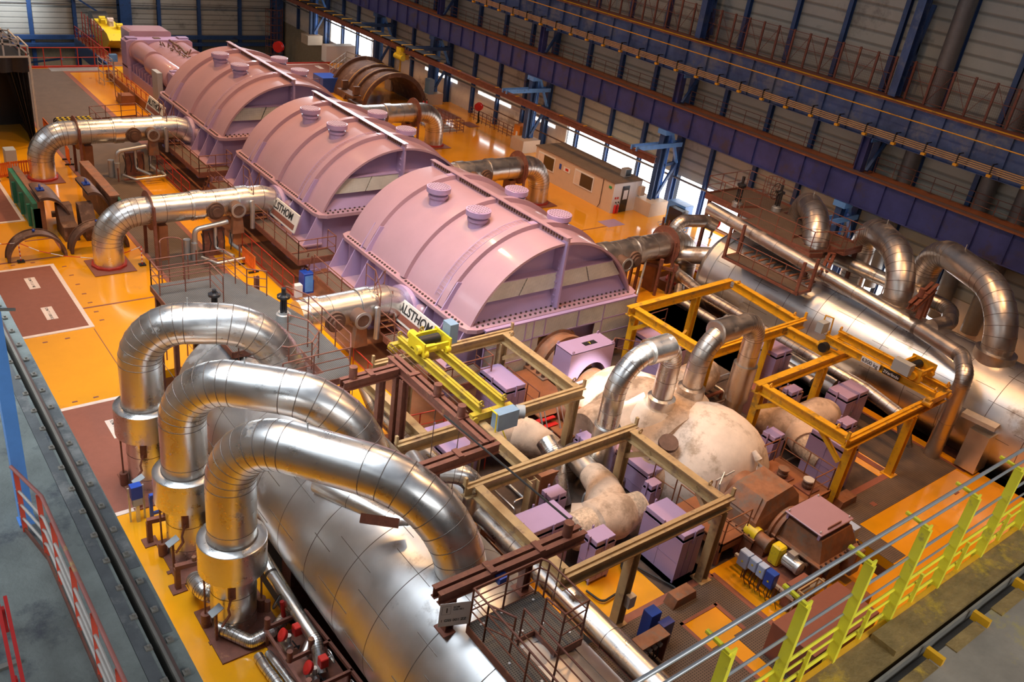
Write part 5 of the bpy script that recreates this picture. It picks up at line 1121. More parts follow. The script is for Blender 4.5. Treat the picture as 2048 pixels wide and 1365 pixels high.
lettering('lettering', '1 GSS 001 ZZ', 0.098, 'ink', o0+X*0.04+V((0, 0, 0.14))-nn*0.2+nf*0.004, X, (0, 0, 1), t, 0.001)
lettering('lettering', '1', 0.19, 'ink', o0+X*0.11+V((0, 0, 0.40))+nf*0.004, X, (0, 0, 1), t, 0.001)
lettering('lettering', 'SOM\nGSS 001', 0.07, 'ink', o0+X*0.29+V((0, 0, 0.52))+nf*0.004, X, (0, 0, 1), t, 0.001)
a = MB(); q = o0+nf*0.003
for (u0, v0, u1, v1) in ((0.05, 0.35, 0.24, 0.355), (0.05, 0.58, 0.24, 0.585), (0.05, 0.35, 0.055, 0.585), (0.235, 0.35, 0.24, 0.585)):
    a.add([q+X*u0+V((0, 0, v0)), q+X*u1+V((0, 0, v0)), q+X*u1+V((0, 0, v1)), q+X*u0+V((0, 0, v1))], [(0, 1, 2, 3)])
a.build('number_frame', 'ink', t)
tbeam('long rust red double hoist beam running beside the yellow bridge crane', (12.6, 19.6, 4.9), (12.62, 14.6, 4.9), [((12.6, 19.2), 0, 4.75), ((12.45, 18.6), 0, 4.75)], [(12.6, 17.1, 5.05), (12.6, 15.9, 5.05)])
tbeam('short rust red hoist beam crossing behind the sooty riser bend', (10.6, 19.0, 4.85), (12.45, 19.05, 4.85), [((11.9, 19.0), 0.0, 4.7)], [(10.95, 19.0, 5.0)])
tbeam('short rust red hoist beam above the long straight pipe', (10.3, 14.55, 4.85), (12.9, 14.6, 4.85), [((10.9, 14.55), 3.8, 4.7)], [])
a = MB(); a.tube([(11.95, 15.8, 5.35), (12.8, 10.9, 4.7)], 0.03, 6); tag(a.build('flexible_conduit', 'cable', loc=(12, 15.8, 5.3)), 'black ribbed conduit slanting down to the GSS hoist beam', 'conduit')
pipe('hoist_stub', 'short rust red steel stub poking out under the nearest riser bend', [(8.6, 14.2, 4.35), (9.3, 13.6, 4.35)], 0.16, 'rust_steel', seam=0, n=4)

t = thing('oil_pipework', 'tangle of thin silver and rust oil pipes low between the lilac cabinets', 'pipework', (19, 14, 0)); rnd = random.Random(21)
for k in range(26):
    x = rnd.uniform(15.5, 20.2) if k % 2 else rnd.uniform(25.2, 30.5); y = rnd.uniform(12.4, 20.0); L = rnd.uniform(0.8, 2.2); zz = rnd.uniform(0.12, 0.5); ax = rnd.random() < 0.5
    p = [(x, y, 0.02), (x, y, zz), (x+L, y, zz), (x+L, y, 0.02)] if ax else [(x, y, 0.02), (x, y, zz), (x, y+L, zz), (x, y+L, 0.02)]
    a = MB(); a.tube(fillet(p, 0.12, 3), rnd.choice((0.04, 0.055, 0.08)), 8); a.build('oil_pipe', rnd.choice(('galv', 'rust_steel', 'steel_dirty')), t)
# ------------------------------------------------------------------ platforms
def platform(label, polys, z, mt='grating', legs=(), hole=None, edge='rust_steel'):
    t = thing('platform', label, 'platform', (polys[0][0][0], polys[0][0][1], z))
    for poly in polys:
        a = MB(); a.prism(poly, 'Z', z-0.03, z); a.build('deck', mt, t)
        a = MB()
        for i in range(len(poly)): p, q = poly[i], poly[(i+1) % len(poly)]; a.bar((p[0], p[1], z-0.115), (q[0], q[1], z-0.115), 0.05, 0.22)
        a.build('edge_channel', edge, t)
    for x, y, z0 in legs: a = MB(); a.ibeam((x, y, z0), (x, y, z-0.1), 0.16, 0.15, 0.02, up=(1, 0, 0)); a.build('leg', edge, t)
    return t
z = 4.2
t = platform('rust red railed grating platform around the farthest thick riser', [[(8.25, 26.3), (10.95, 26.3), (10.95, 28.4), (8.25, 28.4)], [(10.95, 20.3), (11.75, 20.3), (12.0, 21.2), (12.0, 24.2), (11.55, 26.3), (10.95, 28.4)], [(9.4, 20.3), (10.95, 20.3), (10.95, 20.75), (9.4, 20.75)], [(9.0, 23.0), (10.95, 23.0), (10.95, 26.3), (9.0, 26.3)]], z, 'open_grating',
             [(8.4, 28.2, 0), (8.4, 26.5, 0), (11.9, 28.0, 0), (11.9, 24.0, 0), (11.85, 20.9, 0), (9.3, 27.2, 0)])
for pts in ([(8.28, 28.4, z), (10.85, 28.4, z), (10.95, 26.6, z), (11.5, 26.2, z)], [(8.28, 28.4, z), (8.28, 27.5, z), (10.0, 27.5, z), (10.0, 26.3, z)],
            [(10.8, 23.0, z), (11.2, 22.4, z), (11.2, 21.65, z), (10.7, 21.1, z), (9.95, 21.1, z), (9.5, 21.5, z), (8.9, 22.3, z)],
            [(11.6, 24.9, z), (12.0, 24.0, z), (12.0, 21.1, z), (11.6, 20.35, z), (10.4, 20.35, z), (9.4, 20.3, z)]):
    rail_parts(t, pts, 0.95, 'rust_steel', 0.022, (0.35, 0.68), 0, 1.1)
t2 = thing('ladder_cage', 'thin rust red ladder hoops standing behind the far risers platform', 'ladder', (9.8, 30.2, 0))
a = MB(); a.tube([(9.6+0.4*cos(k*pi/8), 30.2+0.4*sin(k*pi/8), 4.9) for k in range(9)], 0.025, 5)
for k in (0, 4, 8): a.tube([(9.6+0.4*cos(k*pi/8), 30.2+0.4*sin(k*pi/8), 2.6), (9.6+0.4*cos(k*pi/8), 30.2+0.4*sin(k*pi/8), 4.9)], 0.02, 5)
a.bar((9.2, 30.2, 0), (9.2, 30.2, 4.9), 0.04); a.bar((10.0, 30.2, 0), (10.0, 30.2, 4.9), 0.04); a.build('cage', 'rust_steel', t2)
def actuator(label, x, y, z, s=1.0, wheel=False, hgt=1.1):
    t = thing('valve_actuator', label, 'valve', (x, y, z))
    a = MB(); a.lathe((x, y, z), (0, 0, 1), [(0, 0.22*s), (0.2, 0.22*s), (0.22, 0.16*s), (0.28, 0.16*s)], 20); a.build('base_flange', 'galv', t)
    a = MB()
    for k in range(4): an = k*pi/2+0.4; a.cyl((x+0.10*s*cos(an), y+0.10*s*sin(an), z+0.28), (x+0.09*s*cos(an), y+0.09*s*sin(an), z+hgt*0.75), 0.035*s, n=8)
    a.cyl((x, y, z+0.28), (x, y, z+hgt*0.75), 0.04*s, n=10); a.build('yoke', 'black_glossy', t)
    a = MB(); a.lathe((x, y, z+hgt*0.7), (0, 0, 1), [(0, 0.12*s), (0.04, 0.2*s), (0.12, 0.2*s), (0.16, 0.12*s)], 20); a.build('bonnet', 'black_glossy', t)
    a = MB(); a.cyl((x, y, z+hgt*0.84), (x, y, z+hgt*1.05), 0.07*s, n=14); a.build('cap', 'black_glossy', t)
    if wheel:
        a = MB(); a.lathe((x-0.28, y+0.1, z+hgt*0.8), (0, 1, 0), [(0, 0.40), (0, 0.425), (0.025, 0.425), (0.025, 0.40), (0, 0.40)], 28, caps=False)
        for k in range(3): an = k*pi/3; a.bar((x-0.28-0.41*cos(an), y+0.11, z+hgt*0.8-0.41*sin(an)), (x-0.28+0.41*cos(an), y+0.11, z+hgt*0.8+0.41*sin(an)), 0.02)
        a.build('handwheel', 'black', t)
    return t
actuator('tall black valve actuator on the far edge of the riser platform', 11.3, 24.4, 4.2, 1.1)
actuator('squat black valve actuator just behind the farthest riser bend', 9.5, 25.8, 4.2, 1.0, hgt=0.75)
# GSS platform on the drum
z = 4.15
t = platform('rust red railed grating platform with notch on the near end of the left drum', [[(9.05, 9.45), (11.0, 9.45), (11.0, 10.3), (9.05, 10.3)], [(10.25, 8.75), (11.0, 8.75), (11.0, 9.45), (10.25, 9.45)], [(9.05, 7.0), (9.65, 7.0), (9.65, 9.45), (9.05, 9.45)]], z, 'open_grating', [(9.2, 10.2, 3.6), (10.9, 10.2, 3.6), (10.9, 8.9, 3.6), (9.2, 7.5, 3.7)])
rail_parts(t, [(9.35, 9.2, z), (9.07, 9.75, z), (9.07, 10.28, z), (10.9, 10.28, z), (11.0, 10.1, z), (11.0, 8.8, z), (10.3, 8.75, z), (10.25, 9.3, z)], 1.05, 'rust_steel', 0.024, (0.4, 0.75), 0, 1.0)
rail_parts(t, [(9.07, 9.75, z), (9.05, 7.0, z)], 1.05, 'rust_steel', 0.024, (0.4, 0.75), 0, 1.2)
rail_parts(t, [(9.65, 9.3, z), (9.65, 7.0, z)], 1.05, 'rust_steel', 0.024, (0.4, 0.75), 0, 1.2)
for i, (x, y) in enumerate([(9.3, 10.15), (9.37, 10.15), (9.9, 10.2), (10.75, 10.15), (9.9, 9.55), (9.97, 9.55), (10.5, 9.5), (10.85, 9.0), (9.2, 9.0), (9.5, 8.3)]):
    a = MB(); a.cyl((x, y, z), (x, y, z+0.012), 0.03, n=8); a.build('grate_clip', 'white', t)
a = MB(); a.lathe((9.95, 9.0, 3.7), (0, 0, 1), [(0, 0.30), (0.30, 0.30), (0.31, 0.27), (0.32, 0.0)], 28); tag(a.build('manhole_cover', 'insulation_white', loc=(9.95, 9.0, 3.7)), 'round cream manhole cover in the notch of the drum platform', 'cover')
pipe('clad_dome', 'rounded silver clad bump under the drum platform at the lower edge', [(11.2, 8.8, 2.0), (11.2, 7.6, 2.1), (11.0, 6.2, 2.0)], 0.85, 'steel_drum', seam=0.8)
# right drum platform
z = 4.8
t = platform('rust red grating platform over the far end of the right drum', [[(36.3, 24.3), (39.6, 24.3), (39.6, 27.7), (36.3, 27.7)], [(35.0, 20.9), (38.4, 21.6), (38.4, 24.3), (35.0, 24.3)], [(36.95, 19.6), (38.4, 19.6), (38.4, 21.6), (36.95, 21.1)], [(34.9, 20.1), (35.6, 19.9), (35.6, 21.0), (34.9, 20.9)]], z, 'grating',
             [(36.5, 27.5, 0), (39.4, 27.5, 0), (39.4, 24.5, 0), (35.1, 24.0, 0), (38.3, 19.8, 0), (35.2, 20.2, 3.3)])
for pts in ([(36.3, 27.7, z), (39.6, 27.7, z), (39.6, 24.4, z)], [(36.3, 27.7, z), (36.3, 25.6, z), (37.6, 25.2, z)], [(35.0, 24.3, z), (34.95, 20.2, z), (36.9, 19.6, z), (38.4, 19.6, z), (38.4, 23.5, z)], [(35.7, 21.7, z), (37.0, 21.6, z), (37.2, 20.0, z)]):
    rail_parts(t, pts, 1.0, 'rust_steel', 0.022, (0.5,), 0.12, 1.0)
t = thing('hanging_cage', 'rust red barred service cage hanging over the right drum', 'platform', (33.6, 21, 3.9)); z = 3.55
a = MB(); a.box(33.2, 34.2, 19.2, 23.4, z-0.03, z); a.build('deck', 'grating', t)
a = MB(); a.box(33.15, 33.25, 19.1, 23.5, z-0.12, z); a.box(34.15, 34.25, 19.1, 23.5, z-0.12, z); a.box(33.2, 34.2, 19.1, 19.2, z-0.12, z); a.box(33.2, 34.2, 23.4, 23.5, z-0.12, z); a.build('edge_channel', 'rust_steel', t)
rail_parts(t, [(33.2, 23.4, z), (33.2, 19.2, z), (34.2, 19.2, z)], 1.0, 'rust_steel', 0.022, (0.5,), 0, 0.9)
for x, y in ((33.2, 23.4), (33.2, 19.2), (34.2, 19.2), (34.2, 23.4)): a = MB(); a.bar((x, y, z), (x, y, 5.0), 0.12); a.build('hanger', 'rust_steel', t)
for k in range(9): a = MB(); y = 19.5+k*0.45; a.box(34.3, 35.0, y-0.05, y+0.05, 3.6, 3.66); a.build('rung_plate', 'rust_floor', t)
tbeam('rust red support beam under the near end of the right platform', (34.4, 18.9, 4.4), (37.8, 20.6, 4.4), [], [], name='support_beam')
tbeam('rust red hoist beam with spring cans over the middle of the right drum', (34.0, 14.5, 4.9), (37.3, 15.3, 4.9), [((36.0, 14.9), 3.6, 4.7), ((37.1, 15.2), 3.0, 4.7)], [(34.9, 14.7, 5.1)])
tbeam('rust red beam and post at the right frame edge over the drum', (35.3, 9.6, 4.9), (38.5, 9.9, 4.9), [((35.5, 9.6), 3.6, 4.8)], [])
actuator('black valve actuator with big handwheel on the right platform', 38.2, 24.6, 4.8, 1.1, True, 1.3)
actuator('black valve actuator by the ladder hoops of the right platform', 36.5, 25.8, 4.8, 1.2, hgt=1.5)
t = thing('hooped_ladder', 'rust red hooped ladder top at the wall end of the right platform', 'ladder', (39.6, 26, 4.8))
a = MB()
for zz in (4.9, 5.4, 5.9): a.tube([(39.6+0.45*cos(k*pi/6-pi/2), 26+0.45*sin(k*pi/6-pi/2), zz) for k in range(7)], 0.025, 5)
for k in range(7): a.tube([(39.6+0.45*cos(k*pi/6-pi/2), 26+0.45*sin(k*pi/6-pi/2), 4.2), (39.6+0.45*cos(k*pi/6-pi/2), 26+0.45*sin(k*pi/6-pi/2), 5.9)], 0.02, 5)
a.build('hoops', 'rust_steel', t)
t = thing('pipe_rack', 'cluster of small rust red brackets and valves before the right drum head', 'pipe rack', (33.0, 27.2, 0))
for k, (x, y, h) in enumerate([(32.2, 27.6, 1.6), (32.8, 26.7, 1.7), (33.4, 26.2, 1.5), (32.5, 28.3, 1.4)]):
    a = MB(); a.bar((x, y, 0), (x, y, h), 0.12); a.build('post', 'rust_steel', t); a = MB(); a.cyl((x, y, h), (x, y, h+0.35), 0.11, n=14); a.build('spring_can', 'rust_steel', t)
a = MB(); a.bar((32.0, 28.4, 1.5), (33.6, 26.0, 1.5), 0.14); a.bar((31.9, 27.8, 1.35), (33.0, 28.2, 1.35), 0.12); a.build('crossbar', 'rust_steel', t)
pipe('conduit', 'thin grey conduit bent from the floor to the rack beyond the screen wall', [(29.0, 24.6, 0), (29.0, 24.6, 1.9), (32.2, 27.2, 2.0)], 0.05, 'galv', 0.3, seam=0, n=8)
railing('rust red guard rail along the right flank of the nearest casing', [(28.6, 24.0, 0.6), (28.6, 33.0, 0.6)], 1.0)
railing('short rust red guard rail beyond the far yellow gantry', [(28.4, 23.8, 0), (30.6, 23.9, 0)], 1.0)
# red rails by the rust floor
railing('bright red guard rail between the yellow strip and the farthest casing', [(15.85, 51.6, 0), (15.85, 46.2, 0)], 1.0, 'red_rail')
railing('bright red guard rail between the yellow strip and the middle casing', [(15.85, 39.0, 0), (15.95, 33.4, 0)], 1.0, 'red_rail')
railing('bright red guard rail near the foot of the nearest casing', [(15.3, 26.6, 0), (15.3, 24.3, 0)], 1.0, 'red_rail')
railing('rust red guard rail at the step near the far yellow strip', [(14.9, 59, 0), (14.9, 62, 0), (18.0, 62.4, 0)], 0.9)
railing('red handrail low behind the beige gantry near the drum', [(14.2, 21.6, 0), (16.2, 21.4, 0), (16.2, 18.8, 0)], 1.0, 'red_rail', toe=0)
def barrier(label, p0, p1, h=0.9):
    t = thing('plastic_barrier', label, 'barrier', p0); d = (V(p1)-V(p0))
    a = MB(); a.bar(V(p0)+V((0, 0, h-0.06)), V(p1)+V((0, 0, h-0.06)), 0.05, 0.12); a.bar(V(p0)+V((0, 0, 0.2)), V(p1)+V((0, 0, 0.2)), 0.05, 0.12)
    for k in range(9): q = V(p0)+d*(k/8); a.bar(q+V((0, 0, 0.1)), q+V((0, 0, h)), 0.05, 0.06, d)
    a.build('panel', 'orange_plastic', t)
    for q in (0.1, 0.9):
        c = V(p0)+d*q; n = V((-d.y, d.x, 0)).normalized()*0.25; a = MB(); a.bar(c-n+V((0, 0, 0.05)), c+n+V((0, 0, 0.05)), 0.08); a.build('foot', 'black', t)
barrier('orange plastic barrier leaning beside the red rail by the middle casing', (15.25, 37.5, 0), (15.3, 36.2, 0))
barrier('orange plastic barrier beside the far left crossover pipe', (11.6, 59.6, 0), (11.6, 57.9, 0), 1.0)
barrier('orange plastic barrier seen through the bend of the far crossover pipe', (11.6, 54.5, 0), (11.5, 53.3, 0), 1.0)
barrier('orange plastic barrier at the left frame edge by the green slab', (7.4, 51.8, 0), (8.2, 52.1, 0), 0.9)
barrier('orange plastic barrier just left of the far riser pipe foot', (8.3, 52.1, 0), (9.3, 52.2, 0), 0.9)
t = thing('low_cabinet', 'blue metal cabinet by the ladder of the middle casing', 'cabinet', (16.7, 33.6, 0))
a = MB(); a.box(16.45, 16.95, 33.4, 33.95, 0, 1.0, 0.01); a.build('body', 'blue_box', t); a = MB(); a.box(16.5, 16.9, 33.39, 33.4, 0.1, 0.9); a.build('door', 'blue_bright', t)
a = MB(); a.box(15.95, 16.3, 33.2, 33.5, 0, 0.6, 0.01); tag(a.build('low_cabinet', 'white', loc=(16.1, 33.3, 0)), 'small white box beside the blue cabinet', 'cabinet')
a = MB(); a.cyl((15.2, 22.9, 0), (15.2, 22.9, 1.3), 0.12, n=16); a.cyl((15.2, 22.9, 1.3), (15.2, 22.9, 1.55), 0.16, 0.05, n=16); tag(a.build('spring_stand', 'galv', loc=(15.2, 22.9, 0)), 'silver capped post under the nearest crossover pipe', 'post')
# ------------------------------------------------------------------ gearbox and feed pump end
t = thing('machine_deck', 'rust brown raised deck carrying the cast bearing casing below the dome', 'platform', (19.8, 11.3, 0))
a = MB()
for r in ((19.8, 21.0, 11.25, 13.4), (23.9, 25.6, 11.2, 13.45), (21.0, 23.9, 11.3, 12.8)): a.box(r[0], r[1], r[2], r[3], 0.85, 0.9)
a.box(19.8, 19.84, 11.25, 13.4, 0.6, 0.95); a.box(25.56, 25.6, 11.2, 13.45, 0.6, 0.95); a.box(19.8, 21, 11.25, 11.29, 0.6, 0.95); a.box(23.9, 25.6, 11.2, 11.24, 0.6, 0.95); a.build('deck', 'rust_floor', t)
for x, y in ((19.9, 11.35), (20.9, 11.35), (25.5, 11.3), (25.5, 13.3), (24.0, 11.3), (19.9, 13.3)): a = MB(); a.bar((x, y, 0), (x, y, 0.85), 0.12); a.build('leg', 'rust_steel', t)
for pts in ([(19.85, 13.3, 0.9), (19.85, 11.3, 0.9), (21.0, 11.3, 0.9)], [(25.55, 11.3, 0.9), (25.55, 13.35, 0.9)], [(25.55, 11.3, 0.9), (24.4, 11.3, 0.9)], [(24.3, 13.4, 0.9), (25.2, 13.4, 0.9)], [(20.0, 13.6, 0.9), (19.9, 14.5, 0.9)]):
    rail_parts(t, pts, 0.95, 'rust_floor', 0.022, (0.5,), 0, 1.2)
t = thing('front_bearing_casing', 'large rust cast bearing casing with angular lids in front of the dome', 'bearing casing', (22.3, 12, 0))
a = MB(); a.box(20.9, 24.0, 10.9, 13.2, 0.1, 0.85); a.build('base', 'rust_cast', t)
a = MB(); a.lathe((22.55, 13.35, 0.95), (0, -1, 0), [(0, 0.75), (0.15, 0.78), (0.2, 0.72), (0.7, 0.72)], 28); a.build('gland', 'rust_cast', t)
a = MB()
lo = [(21.0, 11.0, 0.95), (23.4, 11.0, 0.95), (23.4, 12.7, 0.95), (21.0, 12.7, 0.95)]; md = [(21.1, 11.1, 1.35), (23.2, 11.1, 1.75), (23.2, 12.6, 1.75), (21.1, 12.6, 1.35)]; hi = [(21.6, 11.25, 1.95), (22.9, 11.25, 2.1), (22.9, 12.45, 2.1), (21.6, 12.45, 1.95)]
a.add(lo+md+hi, [(3, 2, 1, 0), (0, 1, 5, 4), (1, 2, 6, 5), (2, 3, 7, 6), (3, 0, 4, 7), (4, 5, 9, 8), (5, 6, 10, 9), (6, 7, 11, 10), (7, 4, 8, 11), (8, 9, 10, 11)]); a.build('angular_cover', 'rust_cast', t)
a = MB(); a.add([(21.15, 11.25, 1.42), (21.58, 11.4, 1.97), (21.58, 12.3, 1.97), (21.15, 12.45, 1.42), (21.12, 11.25, 1.46), (21.55, 11.4, 2.01), (21.55, 12.3, 2.01), (21.12, 12.45, 1.46)], [(0, 1, 2, 3), (7, 6, 5, 4), (0, 4, 5, 1), (1, 5, 6, 2), (2, 6, 7, 3), (3, 7, 4, 0)]); a.build('access_plate', 'rust_cast', t)
a = MB(); a.box(22.7, 23.7, 12.0, 12.9, 0.9, 1.55, 0.08); a.build('side_lid', 'rust_cast', t)
a = MB(); a.box(23.1, 24.0, 11.1, 12.0, 0.9, 1.2, 0.08); a.build('side_lid', 'rust_cast', t)
a = MB(); a.box(20.85, 24.1, 10.85, 13.1, 0.85, 0.95); a.build('flange', 'rust_cast', t)
a = MB()
for k in range(12): a.cyl((21.0+k*0.26, 10.92, 0.95), (21.0+k*0.26, 10.92, 1.02), 0.04, n=6)
for k in range(8): a.cyl((20.92, 11.1+k*0.26, 0.95), (20.92, 11.1+k*0.26, 1.02), 0.04, n=6)
a.build('flange_bolts', 'oxide_ring', t)
a = MB(); a.tube([(21.9, 13.2, 1.6), (21.6, 13.0, 1.9), (21.2, 12.8, 1.7), (21.1, 12.6, 1.2)], 0.03, 6); a.tube([(21.5, 13.1, 1.2), (21.3, 13.0, 1.7), (22.0, 12.9, 1.9)], 0.03, 6); a.build('instrument_lines', 'galv', t)
for x, y, l in ((24.6, 12.6, 'rust lidded round filler neck nearer the dome'), (24.9, 11.75, 'pale topped round filler neck nearer the yellow post')):
    t = thing('filler_neck', l, 'pipe stub', (x, y, 0.9)); a = MB(); a.cyl((x, y, 0.9), (x, y, 1.25), 0.17, n=20); a.cyl((x, y, 1.05), (x, y, 1.12), 0.2, n=20); a.build('neck', 'oxide_ring', t)
    a = MB(); a.cyl((x, y, 1.25), (x, y, 1.3), 0.2, n=20); a.build('lid', 'rust_cast' if y > 12 else 'pale_steel', t); a = MB(); a.box(x-0.32, x+0.32, y-0.32, y+0.32, 0.9, 0.96); a.build('tray', 'rust_steel', t)
t = thing('gearbox', 'rust orange gearbox with flared flange under a pale pink lid', 'gearbox', (22.6, 10, 0))
a = MB(); a.box(21.75, 23.6, 9.0, 10.55, 0.15, 1.0, 0.15); a.build('lower_case', 'rust_cast', t)
a = MB(); a.box(21.55, 23.85, 8.85, 10.75, 1.0, 1.08, 0.02); a.build('flange', 'rust_cast', t)
a = MB(); b = [(21.7, 9.0), (23.7, 9.0), (23.7, 10.6), (21.7, 10.6)]; u = [(21.85, 9.25), (23.45, 9.25), (23.45, 10.5), (21.85, 10.5)]
a.add([(x, y, 1.08) for x, y in b]+[(x, y, 1.75) for x, y in u], [(3, 2, 1, 0), (4, 5, 6, 7), (0, 1, 5, 4), (1, 2, 6, 5), (2, 3, 7, 6), (3, 0, 4, 7)]); a.build('upper_case', 'rust_cast', t)
a = MB(); a.lathe((22.3, 10.9, 0.95), (0, -1, 0), [(0, 0.75), (0.05, 0.8), (0.12, 0.8), (0.15, 0.7), (0.3, 0.7), (0.35, 0.85)], 32); a.build('neck', 'rust_cast', t)
a = MB(); a.box(21.75, 23.5, 9.28, 10.65, 1.92, 1.98, 0.015); a.build('pink_lid', 'lilac_case', t); t.children[-1]['label'] = 'pale pink flat lid on four legs'
for x in (21.85, 23.4):
    for y in (9.38, 10.55): a = MB(); a.box(x-0.04, x+0.04, y-0.04, y+0.04, 1.72, 1.92); a.build('lid_leg', 'lilac', t); a = MB(); a.lathe((x, y, 2.02), (0, 1, 0), [(0, 0.02), (0, 0.045), (0.02, 0.045), (0.02, 0.02), (0, 0.02)], 10, caps=False); a.build('lifting_eye', 'galv', t)
a = MB(); a.box(22.2, 22.9, 9.36, 9.39, 1.98, 2.06); a.build('name_plate', 'rust_steel', t)
a = MB()
for k in range(9): a.cyl((21.65+k*0.26, 8.92, 1.08), (21.65+k*0.26, 8.92, 1.14), 0.04, n=6)
for k in range(7): a.cyl((23.78, 9.0+k*0.27, 1.08), (23.78, 9.0+k*0.27, 1.14), 0.04, n=6)
a.build('flange_bolts', 'oxide_ring', t)
a = MB(); a.box(23.0, 23.5, 8.55, 8.95, 0.35, 1.25, 0.03); a.build('side_box', 'rust_cast', t)
a = MB(); a.lathe((22.45, 8.95, 0.55), (0, -1, 0), [(0, 0.35), (0.1, 0.35), (0.1, 0.3)], 8); a.build('end_cover', 'oxide_ring', t)
for k in range(4): a = MB(); a.cyl((21.72, 10.3-k*0.32, 0.85), (21.45, 10.3-k*0.32, 0.85), 0.09, n=14); a.build('pipe_plug', 'oxide_ring', t)
t = thing('turning_gear', 'yellow guarded coupling and motor train beside the gearbox', 'motor', (21.2, 10.3, 0))
a = MB(); a.box(20.45, 21.75, 8.9, 11.0, 0.35, 0.5); a.build('bedplate', 'rust_steel', t)
a = MB(); a.lathe((21.15, 11.35, 1.0), (0, -1, 0), [(0, 0.24), (0.45, 0.24)], 26); a.box(20.93, 21.1, 10.9, 11.35, 0.6, 1.0); a.build('coupling_guard', 'yellow_bright', t)
a = MB(); a.cyl((21.15, 10.95, 0.95), (21.15, 10.45, 0.95), 0.22, n=24); a.cyl((21.15, 10.5, 0.95), (21.15, 10.42, 0.95), 0.27, n=24); a.box(21.0, 21.35, 10.5, 10.9, 0.5, 0.9); a.build('pump', 'rust_cast', t)
a = MB(); a.box(20.98, 21.35, 9.95, 10.32, 0.5, 1.22, 0.05); a.build('coupling_guard', 'yellow_bright', t)
a = MB(); a.lathe((21.2, 9.92, 0.9), (0, -1, 0), [(0, 0.12), (0.05, 0.2), (0.5, 0.2), (0.52, 0.23), (0.62, 0.23), (0.66, 0.15)], 24)
for k in range(18): an = k*2*pi/18; a.bar((21.2+0.21*cos(an), 9.85, 0.9+0.21*sin(an)), (21.2+0.21*cos(an), 9.45, 0.9+0.21*sin(an)), 0.012)
a.box(21.1, 21.32, 9.55, 9.8, 1.08, 1.25); a.build('motor', 'galv', t)
t = thing('pump_skid', 'dark oily skid with open ironwork under the grey switch boxes', 'skid', (20.2, 9, 0))
a = MB(); a.box(20.25, 20.35, 8.75, 11.0, 0.5, 0.6); a.box(20.3, 21.9, 8.75, 8.85, 0.5, 0.6); a.build('frame', 'galv', t)
for y in (8.85, 9.4, 9.95, 10.5): a = MB(); a.bar((20.3, y, 0), (20.3, y, 0.5), 0.06); a.build('leg', 'oxide_ring', t)
for k in range(7): a = MB(); a.tube([(20.15, 10.4-k*0.2, 0.7), (19.95, 10.35-k*0.2, 0.35), (20.05, 10.25-k*0.2, 0.03)], 0.012, 5); a.build('cable', 'cable', t)
for k, (y0, y1, z0, z1, mt, l) in enumerate([(10.35, 10.72, 0.55, 1.1, 'pale_blue_box', 'largest pale grey switch box at the left of the row by the pump skid'), (10.04, 10.32, 0.68, 1.1, 'pale_blue_box', 'second pale switch box of the row by the pump skid'), (9.74, 10.01, 0.66, 1.1, 'pale_blue_box', 'third pale switch box, beside the blue one'), (9.38, 9.71, 0.55, 1.1, 'blue_box', 'deep blue switch box at the right of the row by the pump skid')]):
    t = thing('switch_box', l, 'electrical box', (20.1, y0, z0)); a = MB(); a.box(19.98, 20.22, y0, y1, z0, z1, 0.01); a.build('body', mt, t)
    a = MB(); a.box(19.965, 19.98, y0+0.02, y1-0.02, z0+0.02, z1-0.02); a.build('door', mt, t); a = MB(); a.box(19.955, 19.966, (y0+y1)/2-0.03, (y0+y1)/2+0.03, z0+0.2, z0+0.26); a.build('rating_plate', 'yellow_bright', t)
    a = MB(); a.bar((20.2, (y0+y1)/2, 0), (20.2, (y0+y1)/2, z0+0.1), 0.03); a.build('stand', 'oxide_ring', t)
def simple_box(label, x0, x1, y0, y1, z0, z1, mt, name='box', cat='box', bev=0.01):
    a = MB(); a.box(x0, x1, y0, y1, z0, z1, bev); return tag(a.build(name, mt, loc=((x0+x1)/2, (y0+y1)/2, z0)), label, cat)
simple_box('pale blue box behind the pink-lidded gearbox', 24.0, 24.35, 9.3, 9.75, 0.4, 1.25, 'pale_blue_box', 'switch_box')
simple_box('deep red box beside the open tan frame by the gearbox', 20.33, 21.2, 8.83, 9.15, 0, 0.9, 'brown_cover', 'floor_box')
simple_box('large red brown floor enclosure behind the lime railing', 18.3, 21.45, 6.8, 8.22, 0, 1.2, 'brown_cover', 'enclosure')
t = thing('open_frame', 'open tan steel frame next to the red brown enclosure', 'frame', (20.8, 8.6, 0))
for x, y in ((20.35, 8.45), (21.38, 8.45), (20.35, 8.75), (21.38, 8.75)): a = MB(); a.bar((x, y, 0), (x, y, 0.9), 0.04); a.build('upright', 'beige_beam', t)
a = MB(); a.bar((20.35, 8.45, 0.9), (21.38, 8.45, 0.9), 0.05); a.bar((20.35, 8.75, 0.9), (21.38, 8.75, 0.9), 0.05); a.bar((20.35, 8.45, 0.9), (20.35, 8.75, 0.9), 0.05); a.bar((21.38, 8.45, 0.9), (21.38, 8.75, 0.9), 0.05); a.build('top_frame', 'beige_beam', t)
def wedge(label, x0, x1, y0, y1, h):
    a = MB(); a.prism([(x0, 0), (x1, 0), (x1-0.12, h), (x0+0.12, h)], 'Y', y0, y1); tag(a.build('step_block', 'rust_cast', loc=((x0+x1)/2, y0, 0)), label, 'step block')
wedge('rust orange tapered block beside the near right beige post', 17.2, 18.25, 10.65, 11.05, 0.35)
wedge('rust orange tapered block at the foot of the near yellow post', 26.1, 27.2, 10.9, 11.35, 0.35)
wedge('long rust orange block left of the wide lilac cabinet', 13.75, 13.95, 14.2, 16.2, 0.5)
simple_box('bright blue cabinet near the yellow floor pad', 15.6, 16.0, 10.2, 10.55, 0.0, 1.0, 'blue_box', 'control_cabinet', 'cabinet')
